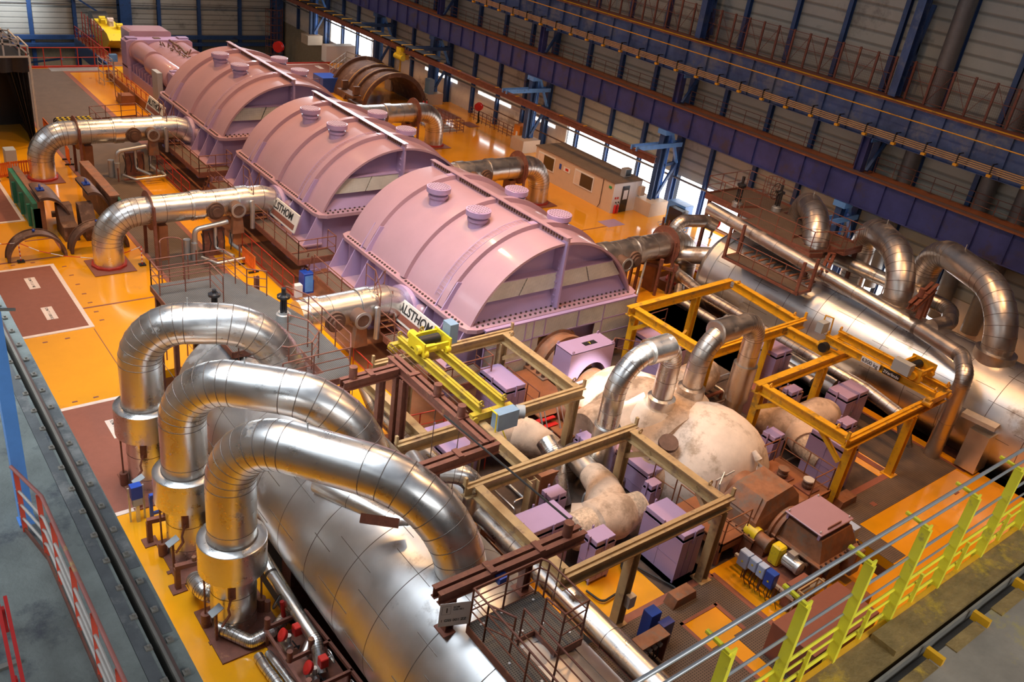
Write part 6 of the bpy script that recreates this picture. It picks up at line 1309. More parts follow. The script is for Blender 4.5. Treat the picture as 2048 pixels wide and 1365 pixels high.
simple_box('dull blue cabinet in front of the bright blue one', 15.75, 16.2, 9.85, 10.1, 0.0, 0.85, 'blue_beam', 'control_cabinet', 'cabinet')
t = thing('gauge_rack', 'rust topped open gauge rack beside the long straight pipe', 'rack', (15, 9.6, 0))
a = MB(); a.box(14.45, 15.5, 9.45, 9.88, 1.05, 1.1); a.build('top', 'rust_cast', t); a = MB(); a.box(14.45, 15.5, 9.82, 9.88, 0.1, 1.05); a.box(15.46, 15.5, 9.45, 9.85, 0.1, 1.05); a.build('back_panel', 'rust_steel', t)
for k in range(4): a = MB(); a.cyl((14.7+k*0.2, 9.5, 0.75), (14.7+k*0.2, 9.6, 0.75), 0.07, n=14); a.build('gauge', 'grey_box', t)
a = MB()
for k in range(5): a.tube([(14.6+k*0.18, 9.6, 0.7), (14.65+k*0.15, 9.5, 0.4), (14.6+k*0.2, 9.65, 0.05)], 0.02, 5)
a.build('tubing', 'cable', t)
simple_box('pale lilac sloping box half hidden by the long straight pipe', 13.9, 14.6, 11.0, 12.0, 0.0, 0.9, 'grey_blue_box', 'panel_box')
for k, (x, y, h, l) in enumerate([(14.4, 17.2, 1.0, 'tall red brown box by the short beige stub beam'), (13.9, 15.9, 1.2, 'dark rust box behind the wide lilac cabinet'), (13.6, 20.6, 1.0, 'rust brown open box with silver pipes behind the red hoist beam'), (17.0, 16.7, 1.2, 'rust box between the two silver valve pipes'), (28.5, 16.8, 1.2, 'dark red rust box inside the yellow gantries'), (30.2, 16.3, 0.9, 'flat dark rust box beyond the yellow post'), (22.5, 8.0, 0.4, 'low rust box in front of the gearbox')]):
    simple_box(l, x-0.4, x+0.4, y-0.35, y+0.35, 0, h, 'rust_floor' if k != 4 else 'brown_cover', 'junction_enclosure')
for k, (x, y, z0, w_, mt, l) in enumerate([(14.55, 15.05, 0.75, 0.3, 'grey_blue_box', 'grey blue switch box strapped to the short beige post, left one'), (14.65, 14.72, 0.7, 0.22, 'grey_blue_box', 'smaller grey blue switch box on the short beige post'), (15.52, 11.0, 0.75, 0.26, 'pale_steel', 'cream box with dial on the near left beige post'), (12.9, 15.1, 0.9, 0.25, 'pale_steel', 'cream box on the beige post behind the hooped pipe'), (18.9, 13.4, 0.4, 0.2, 'grey_blue_box', 'small blue switch box on the right beige post'), (28.3, 15.6, 1.2, 0.3, 'pale_steel', 'cream box hanging on the middle yellow post')]):
    simple_box(l, x-w_/2, x+w_/2, y-0.1, y+0.1, z0, z0+0.42, mt, 'switch_box', 'electrical box')
t = thing('floor_conduit', 'dark looped conduit on the near yellow floor pad', 'conduit', (17, 12.2, 0))
a = MB(); a.tube(fillet([(15.4, 12.5, 0.1), (15.5, 11.9, 0.1), (16.6, 12.0, 0.1), (17.3, 13.1, 0.1), (17.5, 12.4, 0.1), (17.9, 11.2, 0.1), (17.8, 11.0, 0.0)], 0.2, 4), 0.035, 8); a.build('conduit', 'cable', t)
# valves rack between riser and drum
t = thing('valve_rack', 'rust red frame holding red handwheel valves at the lower left', 'rack', (7.2, 14.6, 0))
for p0, p1 in (((6.68, 15.39, 0.55), (7.87, 15.44, 0.55)), ((6.7, 14.15, 0.55), (7.95, 14.2, 0.55)), ((6.7, 15.4, 0.55), (6.75, 12.2, 0.55)), ((7.85, 15.4, 0.55), (8.0, 12.2, 0.55)), ((6.75, 13.1, 0.55), (7.98, 13.1, 0.55))):
    a = MB(); a.bar(p0, p1, 0.07, 0.12); a.build('frame_bar', 'rust_steel', t)
for x, y in ((6.72, 15.3), (7.85, 15.3), (6.72, 13.2), (7.95, 13.2)): a = MB(); a.bar((x, y, 0), (x, y, 0.55), 0.07); a.build('leg', 'rust_steel', t)
a = MB(); a.box(6.7, 8.0, 12.0, 15.5, 0.0, 0.04); a.build('base_plate', 'rust_steel', t)
for k, (x, y) in enumerate(((7.15, 14.85), (7.25, 13.6), (7.3, 12.5))):
    v = thing('control_valve', ('red control valve with handwheel nearest the riser', 'red control valve with handwheel in the middle of the rack', 'red control valve at the lower edge of the rack')[k], 'valve', (x, y, 0.1))
    a = MB(); a.lathe((x-0.1, y, 0.62), (-0.8, 0.2, 0.55), [(0, 0.05), (0.08, 0.16), (0.16, 0.18), (0.2, 0.1)], 20); a.build('diaphragm_head', 'red', v)
    a = MB(); a.box(x+0.08, x+0.3, y-0.1, y+0.12, 0.55, 0.85, 0.02); a.build('actuator_box', 'red', v)
    a = MB(); a.cyl((x-0.05, y, 0.1), (x-0.05, y, 0.62), 0.07, n=14); a.cyl((x-0.1, y-0.18, 0.3), (x-0.1, y+0.18, 0.3), 0.12, n=16); a.build('body', 'galv', v)
    a = MB(); a.lathe((x+0.42, y+0.05, 0.7), (1, 0, 0.2), [(0, 0.17), (0, 0.19), (0.02, 0.19), (0.02, 0.17), (0, 0.17)], 20, caps=False); a.bar((x+0.42, y-0.12, 0.7), (x+0.42, y+0.22, 0.7), 0.015); a.cyl((x+0.3, y+0.05, 0.7), (x+0.43, y+0.05, 0.71), 0.02, n=8); a.build('handwheel', 'galv', v)
    a = MB(); a.tube([(x+0.0, y-0.1, 0.5), (x+0.1, y-0.25, 0.3), (x+0.2, y-0.1, 0.2), (x+0.1, y, 0.1)], 0.02, 5); a.build('cable', 'cable', v)
for x, y, l in ((6.75, 15.35, 'at the riser corner'), (6.78, 14.1, 'in the middle of the near bar'), (7.4, 14.2, 'on the middle crossbar'), (6.8, 13.1, 'on the lowest crossbar'), (7.0, 15.9, 'beside the riser foot')):
    a = MB(); a.cyl((x, y, 0.6), (x, y, 0.95), 0.075, n=16); tag(a.build('spring_can', 'rust_steel', loc=(x, y, 0.6)), 'small rust red spring can '+l+' of the valve rack', 'spring can')
t = thing('handwheel_valve', 'red hubbed valve with black handwheel behind the valve rack', 'valve', (7.3, 15.8, 0.4))
a = MB(); a.lathe((7.2, 15.75, 0.95), (-0.7, 0.5, 0.5), [(0, 0.19), (0, 0.215), (0.02, 0.215), (0.02, 0.19), (0, 0.19)], 22, caps=False); a.bar((7.05, 15.65, 0.9), (7.35, 15.9, 1.0), 0.02); a.build('handwheel', 'black', t)
a = MB(); a.cyl((7.35, 15.65, 0.3), (7.3, 15.7, 0.95), 0.06, n=12); a.build('body', 'red', t)
pipe('ribbed_pipe', 'crimped silver duct lying at the foot of the nearest riser', [(5.85, 16.3, 0.22), (6.35, 15.45, 0.22), (7.0, 15.5, 0.25), (7.7, 15.9, 0.3)], 0.17, 'steel_clad', 0.15, seam=0.12)
pipe('ribbed_pipe', 'crimped silver pipe running off the lower edge beside the rack', [(6.35, 15.0, 0.15), (6.35, 14.6, 0.18), (6.55, 12.0, 0.18)], 0.13, 'steel_clad', 0.2, seam=0.14)
pipe('ribbed_pipe', 'smooth slim silver pipe parallel to the crimped one by the rack', [(6.6, 14.95, 0.15), (6.6, 14.6, 0.25), (6.8, 12.0, 0.25)], 0.10, 'steel_clad', 0.15, seam=0.9)
pipe('lagged_elbow', 'shiny quilted elbow poking out between the middle and nearest risers', [(6.0, 18.0, 0.3), (5.75, 17.7, 0.75), (5.8, 17.2, 0.75), (6.2, 17.0, 0.5)], 0.24, 'steel_clad', 0.25, seam=0.16)
for k, (x, y) in enumerate(((5.68, 22.1), (5.64, 19.05), (5.71, 16.1))):
    t = thing('notice_stand', ('grey notice board on a stand beside the farthest riser', 'grey notice board on a stand beside the middle riser', 'grey notice board on a stand beside the nearest riser')[k], 'sign', (x, y, 0))
    a = MB(); a.bar((x, y, 0), (x, y, 1.05), 0.06); a.build('post', 'rust_steel', t); a = MB(); a.box(x-0.2, x+0.2, y-0.06, y+0.06, 0, 0.03); a.build('foot', 'rust_steel', t)
    a = MB(); a.bar((x-0.16, y-0.02, 1.02), (x+0.16, y+0.02, 1.16), 0.24, 0.02); a.build('board', 'grey_box', t)
for k, (x, y) in enumerate(((5.5, 18.35), (5.45, 20.5))):
    t = thing('support_trestle', ('rust red trestle with cup between nearest and middle risers', 'rust red rod bracket left of the middle riser')[k], 'support', (x, y, 0))
    a = MB(); a.box(x-0.2, x+0.2, y-0.2, y+0.2, 0, 0.04); a.bar((x, y, 0), (x, y, 0.75), 0.14); a.bar((x-0.05, y, 0.8), (x+0.75, y-0.1, 0.8), 0.14); a.build('frame', 'rust_steel', t); a = MB(); a.cyl((x+0.45, y-0.05, 0.87), (x+0.45, y-0.05, 1.0), 0.06, n=12); a.build('cup', 'rust_cast', t)
a = MB()
for y in (23.0, 19.4, 16.3): a.box(5.55, 7.3, y-1.0, y+1.0, 0.0, 0.05)
o = a.build('riser_floor_frames', 'rust_steel'); o['kind'] = 'structure'; o.name = 'floor_riser_frames'
t = thing('control_stand', 'blue control box on two grey legs beside the farthest riser', 'electrical box', (5.3, 21.7, 0))
a = MB(); a.box(5.3, 5.62, 21.5, 21.75, 0.85, 1.3, 0.01); a.build('blue_box', 'blue_box', t); a = MB(); a.box(5.33, 5.6, 21.5, 21.7, 0.6, 0.85, 0.01); a.build('grey_box', 'grey_box', t)
for x in (5.25, 5.66): a = MB(); a.bar((x, 21.62, 0), (x, 21.62, 1.25), 0.05); a.build('leg', 'galv', t)
a = MB(); a.bar((5.45, 21.55, 0), (5.45, 21.55, 0.6), 0.1); a.build('leg', 'galv', t)
t = thing('blue_trestle', 'blue painted steel trestle behind the middle riser collar', 'trestle', (5.9, 21.4, 0))
for x in (5.78, 6.4): a = MB(); a.bar((x, 21.35, 0), (x, 21.35, 0.95), 0.09); a.build('leg', 'blue_box', t)
a = MB(); a.bar((5.75, 21.35, 0.95), (6.45, 21.35, 0.95), 0.12); a.bar((5.75, 21.35, 0.3), (6.45, 21.35, 0.3), 0.08); a.build('frame', 'blue_box', t)
# ------------------------------------------------------------------ near deck, lower right
Z = 12.0
a = MB(); a.box(3, 40, -3, 1.92, Z-0.5, Z-0.06); struct(a, 'floor_gallery', 'concrete_warm')
a = MB(); a.box(3, 40, 2.10, 2.44, Z-0.4, Z); struct(a, 'floor_gallery_edge', 'checker_worn')
a = MB(); a.box(3, 40, 1.90, 2.10, Z-0.45, Z-0.2); a.box(3, 40, 2.03, 2.055, Z-0.2, Z-0.02); struct(a, 'trim_2', 'rail_steel')
a = MB(); a.box(3, 40, 2.42, 2.47, Z-0.35, Z+0.02); struct(a, 'trim_3', 'yellow_beam')
for x in (7.35, 8.35, 9.36, 10.4):
    a = MB(); a.box(x, x+0.62, 1.80, 1.93, Z-0.08, Z-0.045); struct(a, 'trim_recess', 'checker_worn')
    a = MB(); a.box(x+0.66, x+0.72, 1.80, 1.99, Z-0.08, Z+0.03); struct(a, 'trim_clip', 'yellow_beam')
a = MB(); a.box(7.62, 8.0, 2.12, 2.40, Z, Z+0.07); tag(a.build('kerb_block', 'checker_worn', loc=(7.8, 2.2, Z)), 'worn yellow speckled block on the near gallery edge', 'block')
t = thing('gallery_railing', 'lime yellow railing of the near gallery with grey pipes on its arms', 'railing', (6, 2.5, Z))
for i in range(9):
    x = 4.93+i*1.025
    a = MB(); a.bar((x, 2.46, Z-0.1), (x, 2.46, Z+1.27), 0.10, 0.05, (1, 0, 0)); a.bar((x+0.05, 2.46, Z-0.1), (x+0.05, 2.46, Z+1.27), 0.02, 0.12, (1, 0, 0)); a.build('post', 'lime_paint', t)
    a = MB(); a.bar((x, 2.44, Z+1.28), (x, 2.70, Z+1.30), 0.035, 0.03); a.build('arm', 'lime_paint', t)
    a = MB(); a.bar((x+0.5, 2.46, Z-0.05), (x+0.5, 2.46, Z+0.42), 0.035); a.build('short_post', 'lime_paint', t)
for y, z in ((2.63, Z+1.30), (2.51, Z+1.30)):
    a = MB(); a.tube([(3.6, y, z), (14, y, z)], 0.021 if y > 2.6 else 0.016, 10); a.build('grey_pipe', 'grey_blue_box' if 0 else 'galv', t)
for z, mt, r in ((Z+0.86, 'galv', 0.016), (Z+0.42, 'lime_paint', 0.018), (Z+0.60, 'galv', 0.012), (Z+0.26, 'lime_paint', 0.014), (Z+0.06, 'lime_paint', 0.02)):
    a = MB(); a.tube([(3.6, 2.50, z), (14, 2.50, z)], r, 8); a.build('rail', mt, t)
# ------------------------------------------------------------------ left deck
Z = 11.0
a = MB()
for r in ((-4, 1.57, -3, 40, Z-0.6, Z), (1.575, 1.735, -3, 40, Z-0.6, Z-0.012), (1.735, 1.80, -3, 40, Z-0.6, Z-0.40), (1.86, 2.02, -3, 40, Z-0.6, Z-0.02)): a.box(*r)
struct(a, 'floor_left_deck', 'concrete')
a = MB(); a.box(1.575, 1.70, -3, 40, Z-0.015, Z-0.004); a.box(1.88, 2.0, 8.0, 12.5, Z-0.022, Z-0.014); a.box(1.88, 1.98, 6.9, 7.8, Z-0.022, Z-0.014); struct(a, 'trim_plate', 'plate_dark')
a = MB(); a.box(1.80, 1.86, -3, 40, Z-0.4, Z+0.01); a.mi = 1; a.box(1.834, 1.862, -3, 40, Z+0.01, Z+0.02); tag(a.build('crane_rail', ['rail_steel', 'rail_head'], loc=(1.83, 5, Z)), 'steel crane rail set in the left concrete deck', 'rail')
for k in range(46):
    y = 6.3+k*0.485
    for x in (1.70, 1.915):
        a = MB(); a.box(x-0.035, x+0.035, y-0.035, y+0.035, Z-0.012, Z+0.012); a.cyl((x, y, Z+0.01), (x, y, Z+0.04), 0.016, n=6, smooth=False)
        o = a.build('rail_clip', 'rail_steel', loc=(x, y, Z)); tag(o, ('rail clip in the groove left of the crane rail, ' if x < 1.8 else 'rail clip right of the crane rail, ')+ORD(k+1)+' from the lower edge', 'rail clip', 'rail clips, groove side' if x < 1.8 else 'rail clips, edge side')
t = thing('deck_column', 'bright blue steel post rising from the left concrete deck', 'column', (1.2, 9.2, Z))
a = MB(); a.bar((1.12, 9.33, Z), (1.12, 9.33, Z+8), 0.16, 0.14, (1, 0, 0)); a.build('post', 'blue_bright', t)
a = MB(); a.box(1.03, 1.21, 9.24, 9.42, Z, Z+0.03); a.build('base_plate', 'blue_bright', t)
a = MB(); a.cyl((1.06, 9.22, Z+3.0), (1.06, 9.22, Z+3.14), 0.03, n=12); a.build('lamp_lens', 'yellow_bright', t)
a = MB(); a.cyl((1.06, 9.22, Z+2.85), (1.06, 9.22, Z+3.0), 0.034, n=12); a.build('lamp_body', 'grey_blue_box', t)
a = MB(); a.bar((1.1, 9.25, Z+2.85), (1.32, 9.22, Z+2.82), 0.025); a.build('lamp_bracket', 'rail_steel', t)
t = thing('striped_railing', 'red and white striped railing sloping down the left concrete deck', 'railing', (1.15, 8, Z))
tops = [V((1.04, 9.22, Z+0.90)), V((1.20, 8.55, Z+0.90)), V((1.22, 4.5, Z+0.90))]
a = MB(); a.tube(tops, 0.021, 10); a.build('top_rail', 'faded_red', t); t.children[-1]['label'] = 'worn pink and yellow top rail'
for f in (0.66, 0.44, 0.22):
    a = MB(); a.tube([(1.06, 9.2, Z+0.90*f), (1.19, 8.55, Z+0.90*f), (1.21, 4.5, Z+0.9*f)], 0.017, 8); a.build('grey_rail', 'pale_steel', t)
for x, y in ((1.07, 9.15), (1.18, 8.62), (1.20, 8.1), (1.20, 7.35), (1.205, 6.65), (1.21, 5.9), (1.21, 5.2)):
    a = MB(); a.bar((x, y, Z), (x, y, Z+0.88), 0.05, 0.012, (0, 1, 0)); a.build('post', 'orange_red', t)
a = MB(); a.bar((1.06, 9.2, Z+0.03), (1.17, 8.55, Z+0.03), 0.02, 0.06); a.bar((1.17, 8.55, Z+0.03), (1.2, 4.5, Z+0.03), 0.02, 0.06); a.build('toe_board', 'rust_steel', t)
t = thing('red_gate', 'bright red steel rail posts at the lower left corner of the deck', 'railing', (0.55, 7.3, Z))
for d in (0, 0.07): a = MB(); a.bar((0.57+d, 7.85, Z+0.3), (0.44+d, 6.0, Z+0.3), 0.035, 0.06); a.build('rail', 'red', t)
for x, y in ((0.58, 7.7), (0.50, 6.75)): a = MB(); a.bar((x, y, Z), (x, y, Z+0.32), 0.05); a.build('post', 'red', t)
a = MB(); a.box(-0.6, 0.62, 7.2, 7.26, Z, Z+0.03); a.build('foot', 'rail_steel', t)
# ------------------------------------------------------------------ generator
t = thing('generator', 'lilac generator with two big cooler tubes beyond the farthest casing', 'generator', (22.9, 68, 0))
a = MB(); a.prism([(20.35, 0.9), (25.4, 0.9), (25.4, 2.85), (25.1, 3.0), (20.65, 3.0), (20.35, 2.85)], 'Y', 72.0, 73.3); a.box(20.35, 20.9, 71.9, 73.3, 0.0, 1.0); a.box(24.9, 25.4, 71.9, 73.3, 0.0, 1.0); a.build('end_housing', 'lilac', t)
a = MB(); a.prism([(21.0, 2.9), (24.2, 2.9), (24.2, 3.3), (24.0, 3.4), (21.2, 3.4), (21.0, 3.3)], 'Y', 73.3, 75.4); a.box(21.0, 24.2, 73.3, 75.4, 0, 2.9); a.build('rear_hood', 'lilac_case', t)
for x in (21.35, 24.45):
    a = MB(); a.lathe((x, 72.0, 2.15), (0, -1, 0), [(0, 0.85), (0.12, 0.85), (0.12, 0.74), (3.2, 0.72), (3.2, 0.76), (3.35, 0.76)], 36); a.build('cooler_tube', 'lilac_case', t)
    a = MB(); a.lathe((x+0.1*(1 if x < 23 else -1), 68.7, 1.9), (0, -1, 0), [(0, 0.85), (4.0, 0.85), (4.2, 0.7)], 36); a.build('cooler_shell', 'lilac_case', t)
a = MB(); a.lathe((22.9, 72.0, 1.15), (0, -1, 0), [(0, 1.75), (9.5, 1.75)], 48); a.build('stator', 'lilac_case', t)
a = MB(); a.box(20.9, 25.0, 60.5, 64.5, 0.1, 2.5, 0.08); a.build('near_housing', 'lilac', t)
a = MB(); a.box(20.55, 25.3, 61.0, 72.5, 0.0, 0.7); a.build('bed', 'lilac', t)
for k in range(10):
    for s in (-1, 1):
        a = MB(); x = 22.92+s*2.35; y = 65.2+k*0.68; a.prism([(x, 0.0), (x, 1.3), (x-s*0.55, 1.5), (x-s*0.55, 0.0)], 'Y', y-0.05, y+0.05); a.build('foot_rib', 'lilac', t)
for x in (20.75, 24.7): a = MB(); a.box(x-0.25, x+0.55, 72.3, 73.0, 3.0, 3.1, 0.02); a.build('cover_plate', 'lilac_dark', t)
a = MB(); a.box(22.6, 23.1, 72.4, 72.9, 3.0, 3.04); a.build('cover_plate', 'oxide_ring', t)
a = MB(); a.box(21.0, 21.7, 64.0, 64.4, 2.5, 2.58); a.build('cover_plate', 'lilac_dark', t)
a = MB(); rnd = random.Random(4)
for k in range(26):
    x = 22.7+rnd.uniform(-0.3, 0.5)+k*0.02; y = 70.5-k*0.16; z = 2.95
    a.cyl((x, y, z), (x+rnd.uniform(-.25, .25), y+rnd.uniform(-.2, .2), z+rnd.uniform(0.0, 0.35)), 0.05, n=6)
a.tube([(23.6, 71.9, 3.0), (23.5, 69, 3.05), (23.3, 67.5, 3.0)], 0.09, 8); o = a.build('pipework', 'oxide_ring', t); o['kind'] = 'stuff'
for i in range(9):
    a = MB(); a.cyl((20.5, 64.9, 0.55+i*0.19), (21.1, 64.9, 0.55+i*0.19), 0.04, n=8); a.build('terminal_pipe', 'oxide_ring', t)
t = thing('grey_panel_cabinet', 'tall grey cabinet with rows of pipes at the near corner of the generator', 'cabinet', (20.4, 65.2, 0))
a = MB(); a.box(20.25, 20.6, 64.7, 65.9, 0.3, 2.3); a.build('body', 'grey_box', t)
t = thing('access_steps', 'rust red box steps with rail on the yellow strip by the generator', 'steps', (18.2, 65.4, 0))
a = MB(); a.box(17.8, 18.7, 65.0, 65.9, 0, 0.7); a.box(17.8, 18.7, 65.9, 66.4, 0, 0.35); a.build('steps', 'rust_floor', t)
rail_parts(t, [(17.8, 65.0, 0.3), (17.8, 66.4, 0.3)], 0.9, 'rust_steel', toe=0); rail_parts(t, [(18.7, 65.0, 0.3), (18.7, 66.4, 0.3)], 0.9, 'rust_steel', toe=0)
railing('red guard rail running along the left side of the generator', [(19.3, 73.2, 0), (19.15, 62.8, 0)], 1.1, 'red_rail')
a = MB(); a.box(19.0, 19.12, 63, 73, -0.0, 0.55); tag(a.build('low_wall', 'rust_floor', loc=(19, 63, 0)), 'low brown kerb wall under the red rail beside the generator', 'kerb')
t = thing('blue_hydrant_box', 'bright blue box on a stand left of the generator end housing', 'box', (19.7, 73.4, 0))
a = MB(); a.bar((19.7, 73.4, 0), (19.7, 73.4, 1.2), 0.1); a.build('stand', 'grey_box', t); a = MB(); a.box(19.45, 20.0, 73.2, 73.6, 1.1, 1.65, 0.02); a.build('box', 'blue_bright', t)
t = thing('scaffold_tower', 'small grey scaffold frame on the far yellow strip', 'scaffold', (18.5, 71, 0))
for x, y in ((18.2, 70.6), (18.9, 70.6), (18.2, 71.9), (18.9, 71.9)): a = MB(); a.bar((x, y, 0), (x, y, 1.9), 0.05); a.build('standard', 'galv', t)
for zz in (0.3, 0.9, 1.5, 1.9): a = MB(); a.bar((18.2, 70.6, zz), (18.9, 70.6, zz), 0.04); a.bar((18.2, 70.6, zz), (18.2, 71.9, zz), 0.04); a.bar((18.9, 70.6, zz), (18.9, 71.9, zz), 0.04); a.build('ledger', 'galv', t)
railing('bright red guard rail along the far floor edge', [(13, 76.3, 0), (20.3, 76.3, 0)], 1.5, 'red_rail', r=0.04)
t = thing('raised_gangway', 'blue sided gangway with red rails leading to the yellow machine', 'walkway', (18, 84, 0))
a = MB(); a.box(20.4, 27, 76.6, 87, -0.25, 0); a.build('deck', 'rust_floor', t)
a = MB(); a.box(20.2, 20.4, 76.6, 87, -1.3, 0); a.box(20.4, 27, 76.42, 76.6, -2, 0); a.build('side', 'blue_steel', t)
for y in (77, 82, 86.5): a = MB(); a.bar((20.3, y, -6), (20.3, y, -1.3), 0.4); a.build('leg', 'blue_steel', t)
rail_parts(t, [(20.3, 86.8, 0), (20.3, 77, 0)], 1.0, 'red_rail', 0.04, (0.33, 0.66), 0, 1.1)
t = thing('welding_screen', 'tall see-through red mesh screen beside the yellow machine', 'screen', (20.6, 84, 0.5))
for k in range(7): a = MB(); y = 80+k*0.95; a.bar((20.7, y, 0), (20.7, y, 2.4), 0.06); a.build('upright', 'red_rail', t)
a = MB()
for k in range(7): a.bar((20.7, 80, 0.1+k*0.37), (20.7, 85.7, 0.1+k*0.37), 0.03)
a.build('mesh', 'rust_steel', t)
t = thing('yellow_machine', 'big yellow curved lifting machine with motors behind the generator', 'machine', (22.3, 82, 0))
a = MB(); prof = [(83.0+3.2*sin(an), 2.45-2.4*cos(an)) for an in [(-1.0+k*0.14) for k in range(15)]]
a.prism(prof+[(84.6, 2.1), (81.0, 1.6)], 'X', 21.4, 22.9); a.build('curved_body', 'yellow_bright', t)
a = MB(); a.lathe((21.5, 86.0, 1.5), (1, 0, 0), [(0, 0.7), (0, 0.95), (1.3, 0.95), (1.3, 0.7)], 28); a.build('tyre', 'black', t)
a = MB(); a.lathe((22.7, 80.0, 0.9), (1, 0, 0), [(0, 0.55), (0.4, 0.55)], 24); a.build('wheel', 'black', t)
for k, (x, y, zz) in enumerate(((21.8, 83.6, 2.3), (22.3, 83.0, 2.3), (22.8, 82.2, 2.0))): a = MB(); a.box(x-0.2, x+0.2, y-0.35, y+0.35, 1.6, zz, 0.05); a.cyl((x-0.25, y, zz), (x+0.25, y, zz), 0.2, n=14); a.build('motor_housing', 'yellow_bright' if k != 1 else 'insulation_white', t)
a = MB()
for k in range(8): a.tube([(21.35, 85-k*0.4, 2.0-k*0.05), (21.3, 84.8-k*0.4, 1.5+0.1*(k % 3)), (21.35, 84.3-k*0.4, 1.8)], 0.05, 5)
a.build('hoses', 'insulation_white', t)
# ------------------------------------------------------------------ black tent on the left
t = thing('black_tent', 'black sheeted tent with pale frame at the far left', 'tent', (8, 58, 0))
def sheet(name, x0, x1, y, z0, z1, n=40, xb0=None):
    a = MB(); vs = []
    for k in range(n+1):
        q = k/n; x = x0+(x1-x0)*q; xb = (xb0 if xb0 is not None else x0)+(x1-(xb0 if xb0 is not None else x0))*q; w_ = 0.10*sin(k*1.9)+0.05*sin(k*4.7)
        vs += [(xb, y+w_, z0), (x, y+w_*0.4, z1)]
    a.add(vs, [(2*k, 2*k+2, 2*k+3, 2*k+1) for k in range(n)], True); a.build(name, 'tarp', t)
sheet('curtain', 9.55, 10.7, 57.75, 0.0, 4.45, 22, 10.45)
sheet('valance', -3.0, 10.8, 57.55, 4.3, 5.15, 50)
a = MB(); a.box(-3, 10.8, 61.9, 62.0, 0, 5.1); a.box(-3, 10.8, 57.7, 62.0, 5.0, 5.06); a.box(10.7, 10.76, 57.8, 62.0, 0.0, 5.1); a.build('sheet', 'tarp', t)
a = MB(); a.bar((10.85, 57.45, 0), (10.85, 57.45, 5.2), 0.11); a.build('corner_pole', 'pale_steel', t)
a = MB(); a.bar((-3, 57.45, 5.2), (10.85, 57.45, 5.2), 0.09); a.build('eave_pole', 'pale_steel', t)
t = thing('truss_frame', 'pale aluminium truss roof frame rising above the black tent', 'scaffold', (9, 59, 5.2))
for y in (57.6, 60.0):
    for p0, p1 in (((10.85, y, 5.3), (9.0, y, 7.2)), ((10.85, y, 5.75), (7.5, y, 6.1)), ((10.4, y, 6.1), (7.5, y, 6.5)), ((10.85, y, 5.2), (10.85, y, 5.75)), ((10.4, y, 5.2), (10.4, y, 6.2)), ((9.6, y, 5.2), (9.6, y, 6.7))):
        a = MB(); a.bar(p0, p1, 0.09); a.build('truss_bar', 'galv', t)
for x, zz in ((10.85, 5.75), (10.4, 6.1), (9.6, 6.7)):
    a = MB(); a.bar((x, 57.5, zz), (x, 60.1, zz), 0.08); a.build('purlin', 'pale_steel', t)
t = thing('step_ladder', 'pale step ladder leaning at the left edge by the tent', 'ladder', (8, 57, 0))
for dx in (0, 0.4): a = MB(); a.bar((7.9+dx, 55.5, 0), (7.9+dx, 56.8, 2.2), 0.06); a.build('stile', 'galv', t)
for k in range(7): a = MB(); q = (k+1)/8; a.bar((7.9, 55.5+1.3*q, 2.2*q), (8.3, 55.5+1.3*q, 2.2*q), 0.04); a.build('rung', 'galv', t)
simple_box('grey cabinet standing alone left of the far crossover bend', 8.35, 8.9, 53.7, 54.4, 0, 1.0, 'grey_box', 'lone_cabinet', 'cabinet')
t = thing('striped_rack', 'rack of black and yellow striped hoops behind the far crossover pipe', 'rack', (14, 62, 0))
for k in range(5):
    a = MB(); y = 58.2+k*0.35; p = fillet([(12.2, y, 0), (12.2, y, 0.95), (14.3, y, 0.95), (14.3, y, 0)], 0.15, 3)
    a.tube(p, 0.04, 6)
    a.mi = 1
    for j in range(7): a.cyl((12.35+j*0.3, y, 0.95), (12.5+j*0.3, y, 0.95), 0.045, n=8)
    a.build('hoop', ['black', 'yellow_bright'], t)
# ------------------------------------------------------------------ coupling halves and diaphragm rings on the left floor
def half_ring(name, label, c, r, wdt, dep, a0=0, a1=pi, axis=(0, 1, 0), mt='oxide_ring', cat='machine part', eye=True, group=None):
    t = thing(name, label, cat, c, group)
    a = MB(); a.lathe(V(c)-V(axis)*dep/2, axis, [(0, r-wdt), (0, r), (dep*0.12, r+0.02), (dep*0.12, r-0.03), (dep*0.88, r-0.03), (dep*0.88, r+0.02), (dep, r), (dep, r-wdt), (0, r-wdt)], 36, True, a0, a1, False)
    # cap the two feet
    a.build('ring', mt, t)
    if eye:
        a = MB(); a.sphere((c[0], c[1], c[2]+r+0.05), 0.07, 10); a.build('lifting_eye', 'blue_box', t)
    return t
half_ring('half_ring', 'brown half ring standing nearest the white bordered hatch', (7.1, 41.35, 0.02), 1.22, 0.10, 0.75)
half_ring('half_ring', 'brown half ring standing behind the nearer crossover bend', (9.8, 41.45, 0.02), 1.30, 0.12, 0.75)
